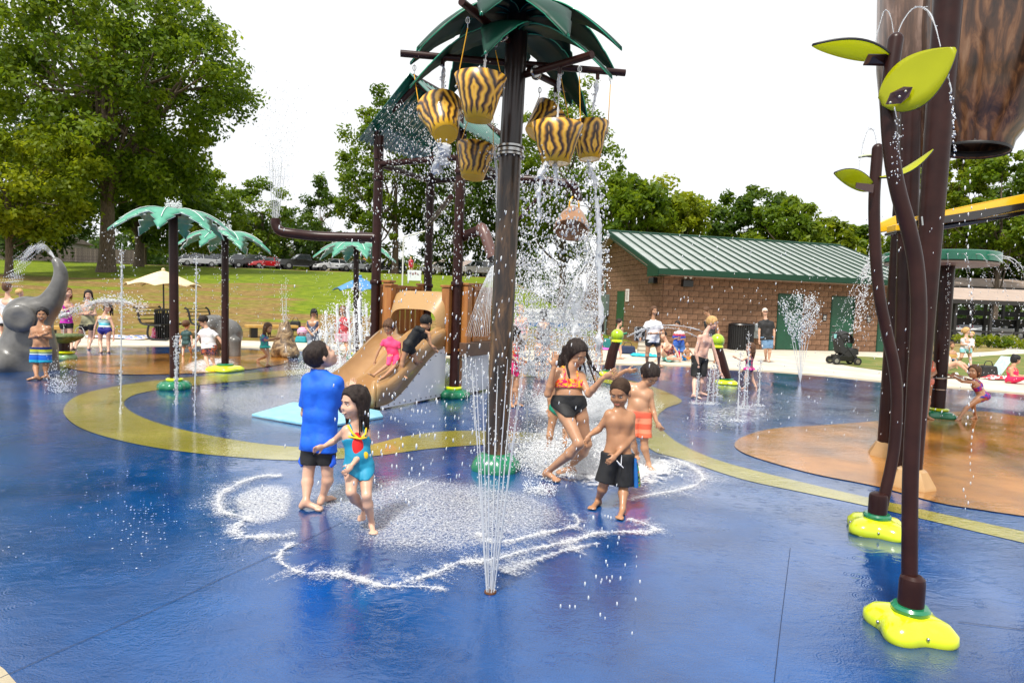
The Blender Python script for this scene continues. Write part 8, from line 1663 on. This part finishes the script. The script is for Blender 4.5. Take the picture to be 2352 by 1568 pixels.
# ================================================================ foam on the wet floor
def foammat(name, scale, thr, soft, det=6, white=.86, dk=.42):
    m = bpy.data.materials.new(name); m.use_nodes = True; nt = m.node_tree; N = nt.nodes; L = nt.links; p = N['Principled BSDF']; p.inputs['Base Color'].default_value = (white, white*1.01, white*1.02, 1); p.inputs['Roughness'].default_value = .35
    tc = N.new('ShaderNodeTexCoord'); nz = N.new('ShaderNodeTexNoise'); nz.inputs['Scale'].default_value = scale; nz.inputs['Detail'].default_value = det; nz.inputs['Roughness'].default_value = .72; nz.inputs['Distortion'].default_value = .8; L.new(tc.outputs['Object'], nz.inputs['Vector'])
    at = N.new('ShaderNodeAttribute'); at.attribute_name = 'dens'
    a = N.new('ShaderNodeMath'); a.operation = 'MULTIPLY_ADD'; a.inputs[1].default_value = dk; L.new(at.outputs['Fac'], a.inputs[0]); L.new(nz.outputs['Fac'], a.inputs[2])
    r = N.new('ShaderNodeMapRange'); r.inputs[1].default_value = thr; r.inputs[2].default_value = thr+soft; r.inputs[4].default_value = .88; L.new(a.outputs[0], r.inputs[0]); L.new(r.outputs[0], p.inputs['Alpha'])
    b = N.new('ShaderNodeBump'); b.inputs['Strength'].default_value = .8; b.inputs['Distance'].default_value = .01; L.new(nz.outputs['Fac'], b.inputs['Height']); L.new(b.outputs[0], p.inputs['Normal']); return m
fline = foammat('foam_line', 48, .74, .16, 9, dk=.34); fspk = foammat('foam_speckle', 62, .77, .26, 9); fstk = foammat('foam_dense', 16, .66, .22, 8)
def set_dens(me, v): at = me.attributes.new('dens', 'FLOAT', 'POINT'); at.data.foreach_set('value', np.asarray(v, np.float32))
def foam_line(label, pts, w, m=None, z=.018, seed=1, halo=True):
    if halo and m is None and w > .02: foam_line('loose bubbles trailing beside the '+label[:60], pts, w*3.2, fspk, .015, seed+40, False)
    rg = np.random.default_rng(seed); C = spline([A(*G(*p)[:2], 0) for p in pts], 10); n = len(C); Vv, dn = [], []
    ws = 1.35*w*(1+.9*np.convolve(rg.normal(size=n+8), np.ones(5)/3, 'same')[4:-4]).clip(.3)
    for i, c in enumerate(C):
        d = unit(C[min(i+1, n-1)]-C[max(i-1, 0)]); s = A(-d[1], d[0], 0); j0_ = rg.normal()*w*.12
        for j in np.linspace(-1, 1, 9): Vv.append(c+s*(j*ws[i]*2+j0_)+A(0, 0, z+.002*(1-j*j))); e = min(i, n-1-i)/4; dn.append((1-abs(j))**.8*min(1, e+.2)*(1 if halo else .84))
    Vv = np.array(Vv); o0 = Vv.mean(0); F = np.array([(i*9+j, i*9+j+1, (i+1)*9+j+1, (i+1)*9+j) for i in range(n-1) for j in range(8)]); me = npmesh('foam_line', Vv-o0, F); set_dens(me, dn)
    return tag(link_mesh('foam_line', me, m or fline, org=o0, smooth=True), label, 'foam', None, 'stuff')
def foam_film(label, poly, m, z=.014, peak=1.):
    C = spline([A(*G(*p)[:2], 0) for p in poly], 6, True); c0 = np.mean(C, 0); Vv, dn = [], []; rs = np.linspace(1, 0, 8)
    for r in rs:
        for c in C: Vv.append(lerp(c0, c, r)+A(0, 0, z)); dn.append(peak*min(1, (1-r)*2.2))
    n = len(C); Vv = np.array(Vv); F = np.array([(i*n+j, i*n+(j+1) % n, (i+1)*n+(j+1) % n, (i+1)*n+j) for i in range(7) for j in range(n)])
    me = npmesh('foam_film', Vv-c0, F); set_dens(me, dn); return tag(link_mesh('foam_film', me, m, org=c0, smooth=True), label, 'foam', None, 'stuff')
def z8(*pts): return [((500+x/1.96)*.98, (1000+y/1.96)*.98) for x, y in pts]
foam_line('scalloped foam edge left of the boy in blue', z8((330, 235), (230, 232), (130, 262), (50, 305), (22, 345), (40, 395), (110, 418), (180, 425)), .035, seed=2)
foam_line('second foam scallop below the left one', z8((200, 425), (130, 445), (98, 480), (120, 508), (200, 514), (300, 508), (400, 498)), .035, seed=3)
foam_line('thin foam line along the floor joint at the left', z8((70, 530), (130, 520), (240, 516), (330, 520)), .012, seed=4)
foam_line('long bright foam line sweeping across the floor before the palm', z8((380, 535), (325, 570), (302, 615), (340, 655), (420, 682), (540, 682), (620, 696), (710, 722), (800, 745), (860, 730), (960, 700), (1050, 672), (1105, 640), (1180, 628), (1260, 625), (1340, 606), (1440, 578), (1560, 552), (1660, 528), (1760, 498), (1880, 492), (2000, 492), (2025, 474), (1960, 446), (1890, 428)), .026, seed=5)
foam_line('broken foam line behind the front ground jet', z8((1210, 490), (1250, 525), (1310, 540), (1400, 526), (1500, 500), (1600, 480), (1672, 458), (1668, 425), (1650, 405)), .022, seed=6)
foam_line('ragged foam trail under the long foam line', z8((640, 690), (760, 740), (900, 745), (1000, 750), (1090, 765)), .035, fspk, seed=7)
foam_line('ragged foam trail right of the front ground jet', z8((1320, 690), (1400, 650), (1520, 610), (1650, 570), (1800, 540)), .05, fspk, seed=8)
foam_line('foam rim right of the boy in coral shorts', z8((2040, 130), (2170, 175), (2245, 230), (2220, 270), (2120, 300), (1980, 325), (1900, 350)), .035, seed=9)
foam_line('thin foam line between the girl and the palm base', z8((870, 305), (940, 275), (1020, 240), (1100, 222)), .012, seed=11)
foam_film('speckled film of bubbles over the floor in front of the palm', [(560, 1130), (700, 1085), (900, 1070), (1080, 1085), (1200, 1100), (1350, 1130), (1460, 1210), (1300, 1280), (1120, 1330), (950, 1340), (740, 1310), (690, 1230)], fspk, peak=.86)
foam_film('white bubbly water pooled left of the boy in blue', [(505, 1140), (600, 1100), (690, 1110), (690, 1200), (600, 1230), (545, 1220)], fspk, .016, .95)
foam_film('thick white water swirling under the teenage girl', [(1165, 1040), (1200, 985), (1290, 950), (1420, 960), (1480, 1040), (1620, 1075), (1560, 1130), (1400, 1140), (1310, 1125), (1190, 1105)], fstk, .017, 1.05)
foam_film('white rushing water beyond the teenage girl', [(1190, 930), (1260, 890), (1400, 880), (1480, 920), (1470, 980), (1330, 990), (1210, 980)], fstk, .016, .95)
foam_film('pale speckled water inside the left ribbon loop', [(320, 930), (420, 885), (600, 868), (760, 858), (900, 870), (1010, 905), (1000, 985), (860, 1010), (700, 1020), (520, 1000), (380, 965)], fspk, .014, .78)
foam_film('pale speckled water behind the slide', [(640, 845), (760, 815), (900, 815), (1100, 835), (1100, 880), (880, 880), (700, 878)], fspk, .018, .95)
foam_film('white spray residue on the orange patch at the left', [(400, 850), (440, 826), (520, 818), (560, 838), (500, 858), (440, 862)], fstk, .020, .75)
foam_film('speckled water across the right of the pad', [(1500, 960), (1600, 905), (1750, 880), (1950, 885), (2060, 910), (2050, 965), (1900, 972), (1760, 985), (1690, 1015), (1580, 1010)], fspk, .014, .62)
foam_film('foam streaks near the ground jets on the right', [(1560, 960), (1640, 930), (1760, 930), (1800, 960), (1700, 985), (1600, 990)], fstk, .017, .42)
foam_film('speckled water round the disc shower base', [(2140, 930), (2200, 905), (2300, 905), (2450, 930), (2400, 960), (2250, 945)], fspk, .014, .8)
foam_film('scattered bubbles on the floor at the lower right', [(1480, 1160), (1620, 1090), (1800, 1150), (1950, 1230), (1900, 1330), (1700, 1380), (1500, 1300)], fspk, .014, .40)
n = 170; x = np.concatenate([WR.normal(330, 80, 150), WR.uniform(0, 600, 20)]); y = np.concatenate([WR.normal(1185, 50, 150), WR.uniform(1120, 1300, 20)]); P = np.array([G(a, b, .012) for a, b in zip(x, y)]); V_d, F_d = drops_geo(P, WR.uniform(.002, .006, n), st=.35, ico=True); me = npmesh('floating_bubbles', V_d, F_d); tag(link_mesh('floating_bubbles', me, wat_w, smooth=True), 'loose white bubbles floating on the wet blue floor', 'bubbles', None, 'stuff')
